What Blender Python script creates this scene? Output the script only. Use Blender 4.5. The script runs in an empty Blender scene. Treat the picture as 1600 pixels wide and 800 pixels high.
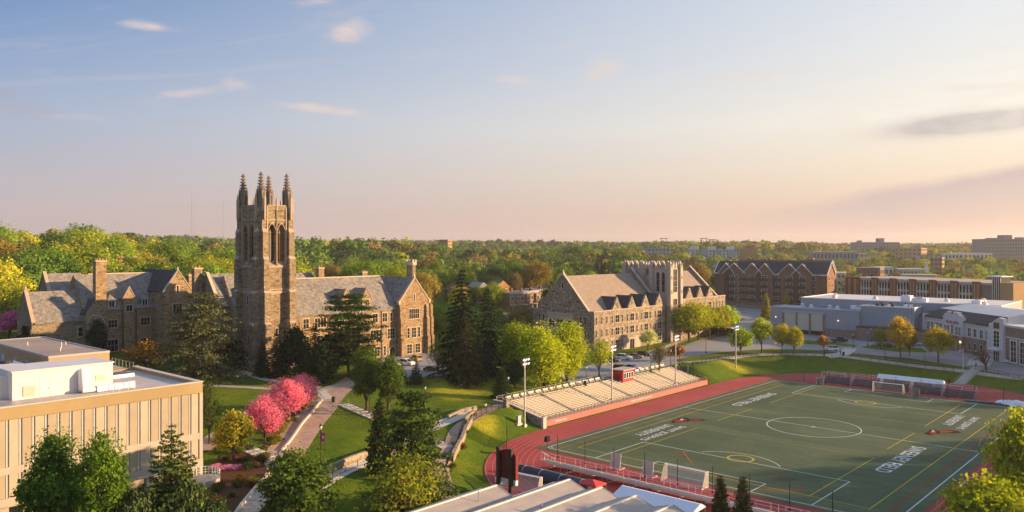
import bpy, bmesh, math, random
import numpy as np
from mathutils import Vector, Matrix

R = math.radians
SC = bpy.context.scene
COL = SC.collection

# ------------------------------------------------------------------ camera
H_CAM = 37.4            # metres above the playing field
FOC = 1250.0            # focal length in pixels of a 1600 wide picture
HOR = 385.0             # horizon row of the 800 row picture
cam_d = bpy.data.cameras.new('camera')
cam_d.sensor_width = 36.0
cam_d.lens = 36.0 * FOC / 1600.0
cam_d.shift_y = (HOR - 400.0) / 1600.0
cam_d.clip_start = 1.0
cam_d.clip_end = 20000.0
cam = bpy.data.objects.new('camera', cam_d)
cam.location = (0, 0, H_CAM)
cam.rotation_euler = (R(90), 0, 0)
COL.objects.link(cam)
SC.camera = cam

# ------------------------------------------------------------------ sun + sky
SUN_AZ = R(2.0)         # from +X towards +Y
SUN_EL = R(12.0)
sun_d = bpy.data.lights.new('sun', 'SUN')
sun_d.energy = 4.3
sun_d.angle = R(0.6)
sun_d.color = (1.0, 0.66, 0.35)
sun = bpy.data.objects.new('sun', sun_d)
sdir = Vector((math.cos(SUN_EL) * math.cos(SUN_AZ), math.cos(SUN_EL) * math.sin(SUN_AZ), math.sin(SUN_EL)))
sun.rotation_euler = sdir.to_track_quat('Z', 'Y').to_euler()
sun.location = (300, 100, 200)
COL.objects.link(sun)

SC.render.engine = 'CYCLES'
SC.view_settings.view_transform = 'Standard'
SC.view_settings.look = 'None'
SC.view_settings.exposure = 1.42
SC.view_settings.gamma = 1.0
SC.view_settings.use_curve_mapping = False
cy = SC.cycles
cy.max_bounces = 5
cy.diffuse_bounces = 3
cy.glossy_bounces = 2
cy.transmission_bounces = 2
cy.transparent_max_bounces = 6
cy.volume_bounces = 0
cy.caustics_reflective = False
cy.caustics_refractive = False
cy.use_denoising = True

class NT:
    """small node-tree writer"""
    def __init__(self, tree):
        self.t = tree
        tree.nodes.clear()
    def n(self, kind, ins=None, **props):
        nd = self.t.nodes.new(kind)
        for k, v in props.items():
            setattr(nd, k, v)
        for k, v in (ins or {}).items():
            sock = nd.inputs[k]
            if isinstance(v, bpy.types.NodeSocket):
                self.t.links.new(v, sock)
            elif hasattr(v, 'outputs'):
                self.t.links.new(v.outputs[0], sock)
            else:
                if sock.type == 'RGBA' and len(v) == 3:
                    v = (*v, 1)
                sock.default_value = v
        return nd
    def m(self, op, a, b=0.0, c=0.0, clamp=False):
        return self.n('ShaderNodeMath', {0: a, 1: b, 2: c}, operation=op, use_clamp=clamp).outputs[0]
    def mix(self, f, a, b, blend='MIX'):
        return self.n('ShaderNodeMix', {0: f, 6: a, 7: b}, data_type='RGBA', blend_type=blend).outputs[2]
    def ramp(self, f, stops, interp='LINEAR'):
        nd = self.n('ShaderNodeValToRGB', {0: f})
        cr = nd.color_ramp
        cr.interpolation = interp
        while len(cr.elements) > 1:
            cr.elements.remove(cr.elements[-1])
        cr.elements[0].position = stops[0][0]
        cr.elements[0].color = (*stops[0][1], 1)
        for p, c in stops[1:]:
            e = cr.elements.new(p)
            e.color = (*c, 1)
        return nd.outputs[0]
    def noise(self, vec, scale, detail=4, rough=0.55, dist=0.0):
        return self.n('ShaderNodeTexNoise', {'Vector': vec, 'Scale': scale, 'Detail': detail, 'Roughness': rough, 'Distortion': dist})

def srgb(r, g, b):
    f = lambda c: c / 12.92 if c <= 0.04045 else ((c + 0.055) / 1.055) ** 2.4
    return (f(r / 255), f(g / 255), f(b / 255))

world = bpy.data.worlds.new('World')
SC.world = world
world.use_nodes = True
W = NT(world.node_tree)
tc = W.n('ShaderNodeTexCoord')
sky = W.n('ShaderNodeTexSky', sky_type='NISHITA', sun_disc=False, sun_elevation=SUN_EL, sun_rotation=R(90) - SUN_AZ,
          altitude=100, air_density=1.0, dust_density=1.5, ozone_density=1.5)
sep = W.n('ShaderNodeSeparateXYZ', {0: tc.outputs['Generated']})
dx, dy, dz = sep.outputs
# sky colour by height and by azimuth (a real sky has both: clear blue away from the sun, cream towards it)
el = W.m('ARCSINE', dz)
el = W.m('DIVIDE', el, R(90))
hl = W.m('SQRT', W.m('ADD', W.m('MULTIPLY', dx, dx), W.m('ADD', W.m('MULTIPLY', dy, dy), 1e-4)))
cosz = W.m('DIVIDE', W.m('ADD', W.m('MULTIPLY', dx, math.cos(SUN_AZ)), W.m('MULTIPLY', dy, math.sin(SUN_AZ))), hl)
azf = W.m('MULTIPLY_ADD', cosz, 0.9, 0.5, clamp=True)     # 0 well to the left of the picture, 1 to its right
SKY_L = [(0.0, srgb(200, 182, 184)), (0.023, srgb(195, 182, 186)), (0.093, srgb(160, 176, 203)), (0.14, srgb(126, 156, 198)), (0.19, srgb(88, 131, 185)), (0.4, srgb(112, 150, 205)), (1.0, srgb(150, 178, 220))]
SKY_R = [(0.0, srgb(230, 190, 168)), (0.023, srgb(233, 198, 174)), (0.055, srgb(246, 226, 200)), (0.093, srgb(252, 244, 228)), (0.14, srgb(236, 236, 234)), (0.19, srgb(224, 230, 237)), (0.4, srgb(180, 202, 230)), (1.0, srgb(150, 180, 222))]  # upper stops of both ramps, out of view, brightened to raise the fill
cl_ = W.ramp(el, SKY_L)
cr_ = W.ramp(el, SKY_R)
grad = W.mix(azf, cl_, cr_)
# unseen sky behind the viewer: flat blue, brightened to fill the shaded sides
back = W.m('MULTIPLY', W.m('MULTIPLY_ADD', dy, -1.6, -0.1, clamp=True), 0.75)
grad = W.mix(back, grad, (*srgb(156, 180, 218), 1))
# wisps of cloud, each at its own bearing and height; plane-projected direction
yy = W.m('MAXIMUM', dy, 0.05)
cu = W.m('DIVIDE', dx, yy)
cv = W.m('DIVIDE', dz, yy)
cvec = W.n('ShaderNodeCombineXYZ', {0: cu, 1: W.m('MULTIPLY', cv, 2.6), 2: 0.0})
nz = W.noise(cvec, 9.0, 7, 0.62, 0.6).outputs[0]
nz2 = W.noise(cvec, 34.0, 5, 0.6, 0.4).outputs[0]
nn = W.m('ADD', W.m('MULTIPLY', nz, 0.62), W.m('MULTIPLY', nz2, 0.38))
def cloud_mask(lst):
    tot = None
    for (px, py, rx, ry, tilt, amp) in lst:
        u0, v0 = (px - 800) / FOC, (HOR - py) / FOC
        a = math.radians(tilt)
        du = W.m('SUBTRACT', cu, u0)
        dv = W.m('SUBTRACT', cv, v0)
        p = W.m('ADD', W.m('MULTIPLY', du, math.cos(a) * FOC / rx), W.m('MULTIPLY', dv, math.sin(a) * FOC / rx))
        q = W.m('ADD', W.m('MULTIPLY', du, -math.sin(a) * FOC / ry), W.m('MULTIPLY', dv, math.cos(a) * FOC / ry))
        d2 = W.m('ADD', W.m('MULTIPLY', p, p), W.m('MULTIPLY', q, q))
        g = W.m('MULTIPLY', W.m('EXPONENT', W.m('MULTIPLY', d2, -1.0)), amp)
        tot = g if tot is None else W.m('ADD', tot, g)
    return tot
white = cloud_mask([(545, 48, 34, 20, 10, 1.0), (222, 40, 50, 8, -8, 0.8), (940, 110, 40, 18, 15, 1.0), (800, 124, 36, 10, -5, 0.75),
                    (500, 170, 75, 9, -6, 0.9), (290, 145, 55, 9, 5, 0.85), (370, 132, 30, 12, -15, 0.6), (490, 3, 40, 8, 0, 0.6),
                    (1180, 120, 110, 16, 8, 0.55), (1290, 190, 90, 16, 0, 0.45), (1550, 136, 120, 8, 3, 0.5), (60, 110, 60, 12, -12, 0.4),
                    (110, 182, 60, 7, -3, 0.6), (1420, 150, 140, 30, 8, 0.3), (640, 235, 200, 12, 3, 0.25)])
dark = cloud_mask([(1530, 191, 120, 14, 6, 2.6), (35, 172, 60, 10, -8, 0.75), (5, 147, 22, 9, 0, 0.7), (280, 190, 50, 6, 0, 0.3)])
front = W.m('MULTIPLY', W.m('GREATER_THAN', dy, 0.06), 1.0)
wm = W.m('MULTIPLY', W.m('MULTIPLY', W.m('SUBTRACT', W.m('MULTIPLY_ADD', nn, 3.2, white), 1.78, clamp=True), W.m('MINIMUM', W.m('MULTIPLY', white, 1.6), 1.0)), front)
dm = W.m('MULTIPLY', W.m('MULTIPLY', W.m('MULTIPLY_ADD', nn, 1.5, -0.1, clamp=True), W.m('MINIMUM', dark, 1.0)), front)
grad = W.mix(W.m('MULTIPLY', dm, 0.92), grad, (*srgb(178, 168, 174), 1))
grad = W.mix(W.m('MULTIPLY', wm, 0.8), grad, (*srgb(236, 214, 202), 1))
# the long grey-mauve bank that climbs to the right
bn = W.m('MULTIPLY_ADD', W.noise(cvec, 5.0, 6, 0.6, 0.3).outputs[0], 0.030, -0.015)
bd = W.m('SUBTRACT', W.m('ADD', W.m('MULTIPLY_ADD', cu, 0.175, -0.004), bn), cv)
bm_ = W.m('MULTIPLY', W.m('MULTIPLY', bd, 75.0, clamp=True), W.m('MULTIPLY_ADD', bd, -9.0, 1.15, clamp=True))
bm_ = W.m('MULTIPLY', W.m('MULTIPLY', bm_, W.m('MULTIPLY_ADD', cu, 5.0, -1.3, clamp=True)), front)
grad = W.mix(W.m('MULTIPLY', bm_, 0.85), grad, (*srgb(196, 178, 182), 1))
# thin high streaks
cs = W.n('ShaderNodeCombineXYZ', {0: W.m('MULTIPLY', cu, 2.2), 1: W.m('MULTIPLY_ADD', cv, 26.0, W.m('MULTIPLY', cu, -2.4)), 2: 3.0})
st = W.m('MULTIPLY_ADD', W.noise(cs, 1.6, 8, 0.64, 0.9).outputs[0], 4.2, -2.25, clamp=True)
st = W.m('MULTIPLY', W.m('MULTIPLY', st, nz), W.m('MULTIPLY', front, W.m('MULTIPLY_ADD', cv, 4.0, 0.05, clamp=True)))
grad = W.mix(W.m('MULTIPLY', st, 0.6), grad, (*srgb(226, 208, 202), 1))
# the physical sky carries the light distribution, the measured colours carry the hue
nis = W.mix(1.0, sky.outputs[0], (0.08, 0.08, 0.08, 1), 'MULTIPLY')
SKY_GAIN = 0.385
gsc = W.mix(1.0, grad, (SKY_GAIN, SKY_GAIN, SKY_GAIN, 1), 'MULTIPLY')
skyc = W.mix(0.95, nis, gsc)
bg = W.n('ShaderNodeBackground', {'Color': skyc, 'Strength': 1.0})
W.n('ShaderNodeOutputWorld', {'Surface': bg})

# ------------------------------------------------------------------ frame of the campus: u along the pitch, v across it
TH = math.atan2(.742, .67)
UX, UY = math.cos(TH), math.sin(TH)
PX, PY = 6.5, 148.4
def ab(a, b):
    return (PX + a * UX + b * UY, PY + a * UY - b * UX)
def to_ab(x, y):
    x -= PX; y -= PY
    return (x * UX + y * UY, x * UY - y * UX)
def on_b(px, b):          # a of the point of the plane b = const that is seen at column px
    t = (px - 800) / FOC
    return (t * (PY - b * UX) - PX - b * UY) / (UX - t * UY)
def on_a(px, a):
    t = (px - 800) / FOC
    return (t * (PY + a * UY) - PX - a * UX) / (UY + t * UX)
def zat(py, a, b):
    return H_CAM - (py - HOR) / FOC * ab(a, b)[1]

# ------------------------------------------------------------------ terrain height
CTRL = []
def ctl(px, py, z):
    Y = (H_CAM - z) * FOC / (py - HOR)
    CTRL.append(((px - 800) / FOC * Y, Y, z))
for c in [(395, 790, 4.3), (440, 720, 4.3), (480, 660, 4.6), (525, 620, 4.9), (555, 600, 5.0), (540, 680, 4.0), (515, 725, 3.3), (575, 660, 4.2),
          (540, 748, 2.5), (600, 715, 2.2), (640, 700, 2.2), (650, 735, 1.7), (600, 770, 1.9), (795, 630, 3.4), (760, 645, 3.2), (700, 690, 2.6), (690, 745, 1.8), (715, 725, 1.6),
          (690, 582, 6.2), (715, 594, 5.7), (745, 608, 4.2), (765, 620, 3.3), (660, 580, 5.3), (850, 608, 3.5), (900, 600, 3.5), (720, 640, 3.9), (680, 650, 3.6), (640, 600, 5.0), (600, 640, 4.4),
          (620, 565, 5.0), (680, 570, 5.0), (330, 590, 6.0), (400, 600, 5.6), (480, 590, 5.3), (430, 570, 5.9), (380, 640, 5.0), (340, 700, 4.8), (330, 760, 4.2),
          (200, 548, 6.5), (60, 560, 6.5), (300, 560, 6.3), (20, 600, 6.0), (450, 790, 3.4), (250, 830, 4.0), (60, 830, 3.8), (700, 800, 1.0),
          (950, 552, 4.0), (1060, 533, 4.0), (1120, 510, 4.2), (1000, 560, 3.6), (1060, 555, 3.5), (1150, 540, 3.5), (1200, 530, 3.7), (1300, 550, 3.6), (1400, 545, 3.6), (1500, 555, 3.8), (1580, 575, 3.8), (1350, 528, 3.9), (1450, 530, 4.0),
          (1200, 505, 5.0), (1170, 480, 7.5), (1250, 478, 7.5), (870, 520, 5.0), (830, 490, 8.6), (760, 520, 6.0), (820, 468, 12.0)]:
    ctl(*c)

CTRL += [(-160, 260, 9), (-200, 330, 17), (-260, 420, 24), (-110, 300, 13), (-60, 300, 9), (-60, 380, 15), (0, 330, 10), (30, 400, 13.5), (90, 480, 12), (140, 400, 8), (200, 400, 8),
         (200, 330, 6), (260, 420, 10), (230, 300, 5), (230, 220, 4), (180, 180, 3), (170, 120, 2), (150, 60, 1), (0, 60, 0), (-60, 60, 3), (-140, 100, 4), (-160, 180, 6),
         (-400, 700, 33), (-150, 700, 26), (100, 700, 20), (400, 700, 15), (650, 700, 12), (-800, 900, 38), (-700, 1500, 40), (0, 1500, 31), (400, 1500, 30), (900, 1500, 26), (1500, 1500, 22),
         (-300, 2600, 40), (600, 2600, 36), (1500, 2600, 30), (-1800, 2600, 48), (300, 1050, 24), (700, 1050, 17), (1000, 1000, 15), (2500, 2600, 30), (-2500, 5500, 60), (0, 5500, 52), (2500, 5500, 44), (5500, 5500, 40), (-5500, 5500, 60)]
CT = np.array(CTRL)
def stadium_sd(x, y):     # signed distance to the outside of the running track
    a = (x - PX) * UX + (y - PY) * UY
    b = (x - PX) * UY - (y - PY) * UX
    return np.hypot(a - np.clip(a, 10, 90), b - 30) - 40.0
def sstep(t):
    t = np.clip(t, 0, 1)
    return t * t * (3 - 2 * t)
def hh(x, y):
    x = np.atleast_1d(np.asarray(x, float)); y = np.atleast_1d(np.asarray(y, float))
    d2 = (x[:, None] - CT[None, :, 0]) ** 2 + (y[:, None] - CT[None, :, 1]) ** 2
    w = 1.0 / (d2 + 25.0) ** 1.7
    z = (w * CT[None, :, 2]).sum(1) / w.sum(1)
    a = (x - PX) * UX + (y - PY) * UY
    b = (x - PX) * UY - (y - PY) * UX
    # the campus side of the stadium is a bank; its width varies round the track
    sd = stadium_sd(x, y)
    wid = 7.0 + 16.0 * sstep((a - 95) / 30.0)
    f = sstep((sd - 0.6) / wid)
    # nothing rises under the stand: it bridges to its own top walk
    st = (a > 12) & (a < 84) & (b < -10) & (b > -24)
    f = np.where(st, np.minimum(f, sstep((-b - 20.0) / 2.0)), f)
    # low ground on the near side, where the service yard is
    g = sstep((b - 4) / 10.0) * sstep((-a + 4) / 6.0)
    f = f * (1 - g)
    # flat foundations
    return z * f
def h1(x, y):
    return float(hh(x, y)[0])
def at(px, py, n=14):     # point of the ground seen at a pixel
    z = 4.0
    for _ in range(n):
        Y = (H_CAM - z) * FOC / (py - HOR)
        x = (px - 800) / FOC * Y
        z = 0.5 * z + 0.5 * h1(x, Y)
    return (x, Y)

# ------------------------------------------------------------------ object helpers
def put(o, label=None, cat=None, group=None, kind=None):
    if label: o['label'] = label
    if cat: o['category'] = cat
    if group: o['group'] = group
    if kind: o['kind'] = kind
    return o
def empty(name, loc, rz=0.0, label=None, cat=None, group=None, scale=None):
    o = bpy.data.objects.new(name, None)
    o.empty_display_size = 0.5
    COL.objects.link(o)
    o.location = loc
    o.rotation_euler = (0, 0, rz)
    if scale: o.scale = (scale,) * 3 if not hasattr(scale, '__len__') else scale
    return put(o, label, cat, group)
def copy_tree(o, parent=None):
    c = o.copy()
    COL.objects.link(c)
    if parent is not None:
        c.parent = parent
    for ch in o.children:
        copy_tree(ch, c)
    return c

class MB:
    def __init__(self):
        self.v = []; self.f = []; self.m = []
    def poly(self, pts, mi=0):
        i = len(self.v)
        self.v += [tuple(p) for p in pts]
        self.f.append(tuple(range(i, i + len(pts)))); self.m.append(mi)
    def hexa(self, p, mi=0):   # 8 points: bottom 4 counter-clockwise seen from above, top 4
        i = len(self.v)
        self.v += [tuple(q) for q in p]
        for f in ((3, 2, 1, 0), (4, 5, 6, 7), (0, 1, 5, 4), (1, 2, 6, 5), (2, 3, 7, 6), (3, 0, 4, 7)):
            self.f.append(tuple(i + k for k in f)); self.m.append(mi)
    def box(self, x0, x1, y0, y1, z0, z1, mi=0):
        self.hexa([(x0, y0, z0), (x1, y0, z0), (x1, y1, z0), (x0, y1, z0), (x0, y0, z1), (x1, y0, z1), (x1, y1, z1), (x0, y1, z1)], mi)
    def tbox(self, x0, x1, y0, y1, z0, z1, ins, mi=0):   # tapered box
        self.hexa([(x0, y0, z0), (x1, y0, z0), (x1, y1, z0), (x0, y1, z0), (x0 + ins, y0 + ins, z1), (x1 - ins, y0 + ins, z1), (x1 - ins, y1 - ins, z1), (x0 + ins, y1 - ins, z1)], mi)
    def prism(self, poly, d, mi=0):   # closed polygon (3d points) swept by vector d
        n = len(poly); i = len(self.v)
        self.v += [tuple(p) for p in poly] + [(p[0] + d[0], p[1] + d[1], p[2] + d[2]) for p in poly]
        self.f.append(tuple(range(i + n - 1, i - 1, -1))); self.m.append(mi)
        self.f.append(tuple(range(i + n, i + 2 * n))); self.m.append(mi)
        for k in range(n):
            k2 = (k + 1) % n
            self.f.append((i + k, i + k2, i + n + k2, i + n + k)); self.m.append(mi)
    def tube(self, pts, rad, n=6, mi=0, cap=True):
        pts = [Vector(p) for p in pts]
        rad = rad if hasattr(rad, '__len__') else [rad] * len(pts)
        i0 = len(self.v)
        up = None
        for k, p in enumerate(pts):
            d = (pts[min(k + 1, len(pts) - 1)] - pts[max(k - 1, 0)])
            d = d.normalized() if d.length > 1e-9 else Vector((0, 0, 1))
            if up is None:
                up = Vector((0, 0, 1)) if abs(d.z) < .9 else Vector((1, 0, 0))
            s = d.cross(up); s = s.normalized() if s.length > 1e-6 else Vector((1, 0, 0))
            t = s.cross(d)
            up = t
            for q in range(n):
                an = 2 * math.pi * (q + .5) / n
                self.v.append(tuple(p + (s * math.cos(an) + t * math.sin(an)) * rad[k]))
        for k in range(len(pts) - 1):
            for q in range(n):
                q2 = (q + 1) % n
                self.f.append((i0 + k * n + q, i0 + k * n + q2, i0 + (k + 1) * n + q2, i0 + (k + 1) * n + q)); self.m.append(mi)
        if cap:
            self.f.append(tuple(i0 + q for q in range(n - 1, -1, -1))); self.m.append(mi)
            e = i0 + (len(pts) - 1) * n
            self.f.append(tuple(e + q for q in range(n))); self.m.append(mi)
    def lathe(self, cx, cy, prof, n=10, mi=0):    # profile (r, z)
        i0 = len(self.v)
        for r, z in prof:
            for q in range(n):
                an = 2 * math.pi * (q + .5) / n
                self.v.append((cx + r * math.cos(an), cy + r * math.sin(an), z))
        for k in range(len(prof) - 1):
            for q in range(n):
                q2 = (q + 1) % n
                self.f.append((i0 + k * n + q, i0 + k * n + q2, i0 + (k + 1) * n + q2, i0 + (k + 1) * n + q)); self.m.append(mi)
        self.f.append(tuple(i0 + q for q in range(n - 1, -1, -1))); self.m.append(mi)
        e = i0 + (len(prof) - 1) * n
        self.f.append(tuple(e + q for q in range(n))); self.m.append(mi)
    def mesh(self, name, mats, smooth=False):
        me = bpy.data.meshes.new(name)
        me.from_pydata(self.v, [], self.f)
        for mt in (mats if isinstance(mats, (list, tuple)) else [mats]):
            me.materials.append(mt)
        me.polygons.foreach_set('material_index', self.m)
        if smooth:
            me.polygons.foreach_set('use_smooth', [True] * len(self.f))
        bm = bmesh.new(); bm.from_mesh(me)
        bmesh.ops.recalc_face_normals(bm, faces=bm.faces)
        bm.to_mesh(me); bm.free()
        me.update()
        return me
    def build(self, name, mats, parent=None, smooth=False, loc=None):
        o = bpy.data.objects.new(name, self.mesh(name, mats, smooth))
        COL.objects.link(o)
        if parent is not None: o.parent = parent
        if loc: o.location = loc
        return o
def inst(name, me, parent=None, loc=(0, 0, 0), rz=0.0, scale=None):
    o = bpy.data.objects.new(name, me)
    COL.objects.link(o)
    if parent is not None: o.parent = parent
    o.location = loc
    o.rotation_euler = (0, 0, rz)
    if scale: o.scale = scale if hasattr(scale, '__len__') else (scale,) * 3
    return o
HAZE = 0.00012
# ------------------------------------------------------------------ materials
M = {}
def mat(name):
    m = bpy.data.materials.new(name)
    m.use_nodes = True
    M[name] = m
    return NT(m.node_tree)
def finish(t, color, rough=0.7, spec=0.3, metal=0.0, bump=None, bstr=0.3, bdist=0.05, **kw):
    ins = {'Base Color': color, 'Roughness': rough, 'Specular IOR Level': spec, 'Metallic': metal}
    ins.update(kw)
    if bump is not None:
        ins['Normal'] = t.n('ShaderNodeBump', {'Height': bump, 'Strength': bstr, 'Distance': bdist})
    b = t.n('ShaderNodeBsdfPrincipled', ins)
    t.n('ShaderNodeOutputMaterial', {'Surface': b})
def plain(name, c, rough=0.6, spec=0.3, metal=0.0, vary=0.12, scale=1.5):
    t = mat(name)
    o = t.n('ShaderNodeTexCoord').outputs['Object']
    nz = t.noise(o, scale, 5, 0.6).outputs[0]
    f = t.m('MULTIPLY_ADD', nz, 2 * vary, 1 - vary)
    col = t.n('ShaderNodeVectorMath', {0: c, 1: t.n('ShaderNodeCombineXYZ', {0: f, 1: f, 2: f})}, operation='MULTIPLY').outputs[0]
    finish(t, col, rough, spec, metal)
def rubble(name, stops, mortar, sx=1.5, sz=2.9, patch=0.35):
    t = mat(name)
    o = t.n('ShaderNodeTexCoord').outputs['Object']
    sp = t.n('ShaderNodeSeparateXYZ', {0: o})
    v = t.n('ShaderNodeCombineXYZ', {0: t.m('MULTIPLY', sp.outputs[0], sx), 1: t.m('MULTIPLY', sp.outputs[1], sx), 2: t.m('MULTIPLY', sp.outputs[2], sz)})
    vo = t.n('ShaderNodeTexVoronoi', {'Vector': v, 'Scale': 1.0, 'Randomness': 0.9})
    ve = t.n('ShaderNodeTexVoronoi', {'Vector': v, 'Scale': 1.0, 'Randomness': 0.9}, feature='DISTANCE_TO_EDGE')
    rnd = t.n('ShaderNodeSeparateColor', {0: vo.outputs['Color']}).outputs[0]
    big = t.noise(o, 0.16, 4, 0.6).outputs[0]
    f = t.m('ADD', t.m('MULTIPLY', rnd, 1 - patch), t.m('MULTIPLY', t.m('MULTIPLY_ADD', big, 2.2, -0.6, clamp=True), patch))
    c = t.ramp(f, stops)
    fine = t.noise(o, 9.0, 3, 0.6).outputs[0]
    c = t.mix(t.m('MULTIPLY', fine, 0.5), c, (0.10, 0.08, 0.06, 1))
    wv = t.n('ShaderNodeCombineXYZ', {0: t.m('MULTIPLY', sp.outputs[0], 0.7), 1: t.m('MULTIPLY', sp.outputs[1], 0.7), 2: t.m('MULTIPLY', sp.outputs[2], 0.10)})
    stain = t.m('MULTIPLY_ADD', t.noise(wv, 1.0, 5, 0.65).outputs[0], 2.6, -1.05, clamp=True)
    c = t.mix(t.m('MULTIPLY', stain, 0.38), c, (mortar[0] * .35, mortar[1] * .35, mortar[2] * .38, 1))
    e = t.m('LESS_THAN', ve.outputs['Distance'], 0.055)
    c = t.mix(t.m('MULTIPLY', e, 0.75), c, (*mortar, 1))
    bh = t.m('ADD', t.m('MINIMUM', ve.outputs['Distance'], 0.2), t.m('MULTIPLY', rnd, 0.25))
    finish(t, c, 0.9, 0.15, bump=bh, bstr=0.75, bdist=0.25)
rubble('tower_stone', [(0.0, (0.06, 0.045, 0.03)), (0.25, (0.22, 0.155, 0.085)), (0.5, (0.40, 0.29, 0.16)), (0.75, (0.24, 0.20, 0.15)), (1.0, (0.58, 0.45, 0.28))], (0.24, 0.19, 0.13), 1.1, 2.2, 0.22)
rubble('hall_stone', [(0.0, (0.08, 0.05, 0.025)), (0.25, (0.28, 0.175, 0.08)), (0.5, (0.46, 0.31, 0.145)), (0.75, (0.28, 0.21, 0.13)), (1.0, (0.62, 0.47, 0.28))], (0.28, 0.20, 0.125), 1.1, 2.2, 0.22)
rubble('pale_stone', [(0.0, (0.07, 0.06, 0.05)), (0.25, (0.25, 0.19, 0.13)), (0.5, (0.44, 0.33, 0.205)), (0.72, (0.22, 0.19, 0.15)), (1.0, (0.74, 0.63, 0.46))], (0.32, 0.25, 0.18), 1.45, 2.2, 0.1)
rubble('wall_stone', [(0.0, (0.2, 0.16, 0.12)), (0.4, (0.36, 0.29, 0.2)), (1.0, (0.55, 0.45, 0.33))], (0.3, 0.26, 0.2), 2.2, 3.4, 0.15)
rubble('gym_stone', [(0.0, (0.17, 0.13, 0.11)), (0.5, (0.28, 0.22, 0.18)), (1.0, (0.38, 0.31, 0.26))], (0.26, 0.22, 0.19), 1.6, 3.2, 0.1)
rubble('slate', [(0.0, (0.10, 0.095, 0.09)), (0.3, (0.22, 0.21, 0.195)), (0.6, (0.36, 0.32, 0.27)), (0.85, (0.25, 0.25, 0.255)), (1.0, (0.52, 0.44, 0.34))], (0.17, 0.155, 0.14), 1.3, 2.0, 0.3)
rubble('post_slate', [(0.0, (0.30, 0.24, 0.19)), (0.5, (0.38, 0.30, 0.23)), (1.0, (0.47, 0.37, 0.29))], (0.27, 0.22, 0.18), 2.6, 4.2, 0.25)
rubble('dark_slate', [(0.0, (0.04, 0.042, 0.05)), (0.5, (0.065, 0.066, 0.075)), (1.0, (0.10, 0.10, 0.11))], (0.04, 0.04, 0.045), 2.6, 4.2, 0.25)
rubble('blue_shingle', [(0.0, (0.030, 0.040, 0.052)), (0.5, (0.045, 0.058, 0.072)), (1.0, (0.06, 0.075, 0.09))], (0.03, 0.038, 0.048), 2.6, 4.2, 0.3)

def brick(name, c1, c2, mortar, scale=1.0):
    t = mat(name)
    o = t.n('ShaderNodeTexCoord').outputs['Object']
    sp = t.n('ShaderNodeSeparateXYZ', {0: o})
    v = t.n('ShaderNodeCombineXYZ', {0: t.m('ADD', sp.outputs[0], sp.outputs[1]), 1: sp.outputs[2], 2: 0.0})
    b = t.n('ShaderNodeTexBrick', {'Vector': v, 'Color1': c1, 'Color2': c2, 'Mortar': mortar, 'Scale': scale * .6, 'Mortar Size': 0.012, 'Brick Width': 0.6, 'Row Height': 0.2})
    nz = t.noise(o, 0.5, 5, 0.6).outputs[0]
    c = t.mix(t.m('MULTIPLY', nz, 0.45), b.outputs['Color'], (c1[0] * .6, c1[1] * .6, c1[2] * .6, 1))
    finish(t, c, 0.88, 0.15, bump=b.outputs['Fac'], bstr=-0.3, bdist=0.03)
brick('dark_brick', (0.25, 0.135, 0.085), (0.18, 0.10, 0.07), (0.2, 0.15, 0.11))
brick('red_brick', (0.26, 0.095, 0.06), (0.20, 0.07, 0.05), (0.24, 0.18, 0.14))
brick('tan_brick', (0.46, 0.29, 0.14), (0.38, 0.23, 0.11), (0.4, 0.3, 0.2))
brick('row_brick', (0.46, 0.25, 0.10), (0.40, 0.20, 0.085), (0.3, 0.22, 0.15))
plain('limestone', (0.46, 0.38, 0.28), 0.8, 0.2, vary=0.2, scale=1.2)
plain('stained_stone', (0.21, 0.165, 0.125), 0.9, 0.15, vary=0.4, scale=0.7)
plain('tower_limestone', (0.37, 0.29, 0.215), 0.85, 0.2, vary=0.3, scale=0.8)
plain('post_limestone', (0.42, 0.35, 0.285), 0.8, 0.2, vary=0.2, scale=0.6)
plain('lane_paint', (0.48, 0.24, 0.21), 0.9, 0.1)
plain('white_trim', (0.72, 0.70, 0.66), 0.5, 0.3, vary=0.06)
plain('white_paint', (0.78, 0.77, 0.75), 0.45, 0.4, vary=0.05)
plain('cream_metal', (0.74, 0.68, 0.60), 0.45, 0.4, vary=0.05)
plain('dark_metal', (0.02, 0.02, 0.022), 0.45, 0.4, vary=0.1)
plain('grey_metal', (0.36, 0.36, 0.37), 0.4, 0.5, 0.4, vary=0.1)
plain('galvanised', (0.5, 0.5, 0.5), 0.42, 0.5, 0.6, vary=0.1)
plain('aluminium', (0.62, 0.6, 0.57), 0.38, 0.5, 0.5, vary=0.08)
plain('bench_cream', (0.64, 0.56, 0.44), 0.6, 0.3, vary=0.10, scale=0.6)
plain('pink_wall', (0.52, 0.15, 0.135), 0.7, 0.2, vary=0.14, scale=0.4)
plain('maroon', (0.20, 0.02, 0.06), 0.6, 0.3, vary=0.1)
plain('bus_dark', (0.07, 0.03, 0.03), 0.4, 0.4)
plain('press_red', (0.46, 0.022, 0.02), 0.5, 0.35, vary=0.08)
plain('red_cloth', (0.55, 0.03, 0.04), 0.8, 0.2, vary=0.08)
plain('banner_pink', (0.55, 0.03, 0.22), 0.8, 0.2, vary=0.05)
plain('navy_cloth', (0.025, 0.035, 0.065), 0.6, 0.3, vary=0.2)
plain('tent_white', (0.72, 0.74, 0.78), 0.55, 0.25, vary=0.06)
plain('rubber', (0.015, 0.015, 0.016), 0.85, 0.2)
plain('bark', (0.085, 0.06, 0.042), 0.95, 0.1, vary=0.35, scale=3)
plain('concrete', (0.40, 0.35, 0.29), 0.85, 0.2, vary=0.14, scale=0.5)
plain('pale_concrete', (0.50, 0.45, 0.385), 0.85, 0.2, vary=0.12, scale=0.7)
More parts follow.
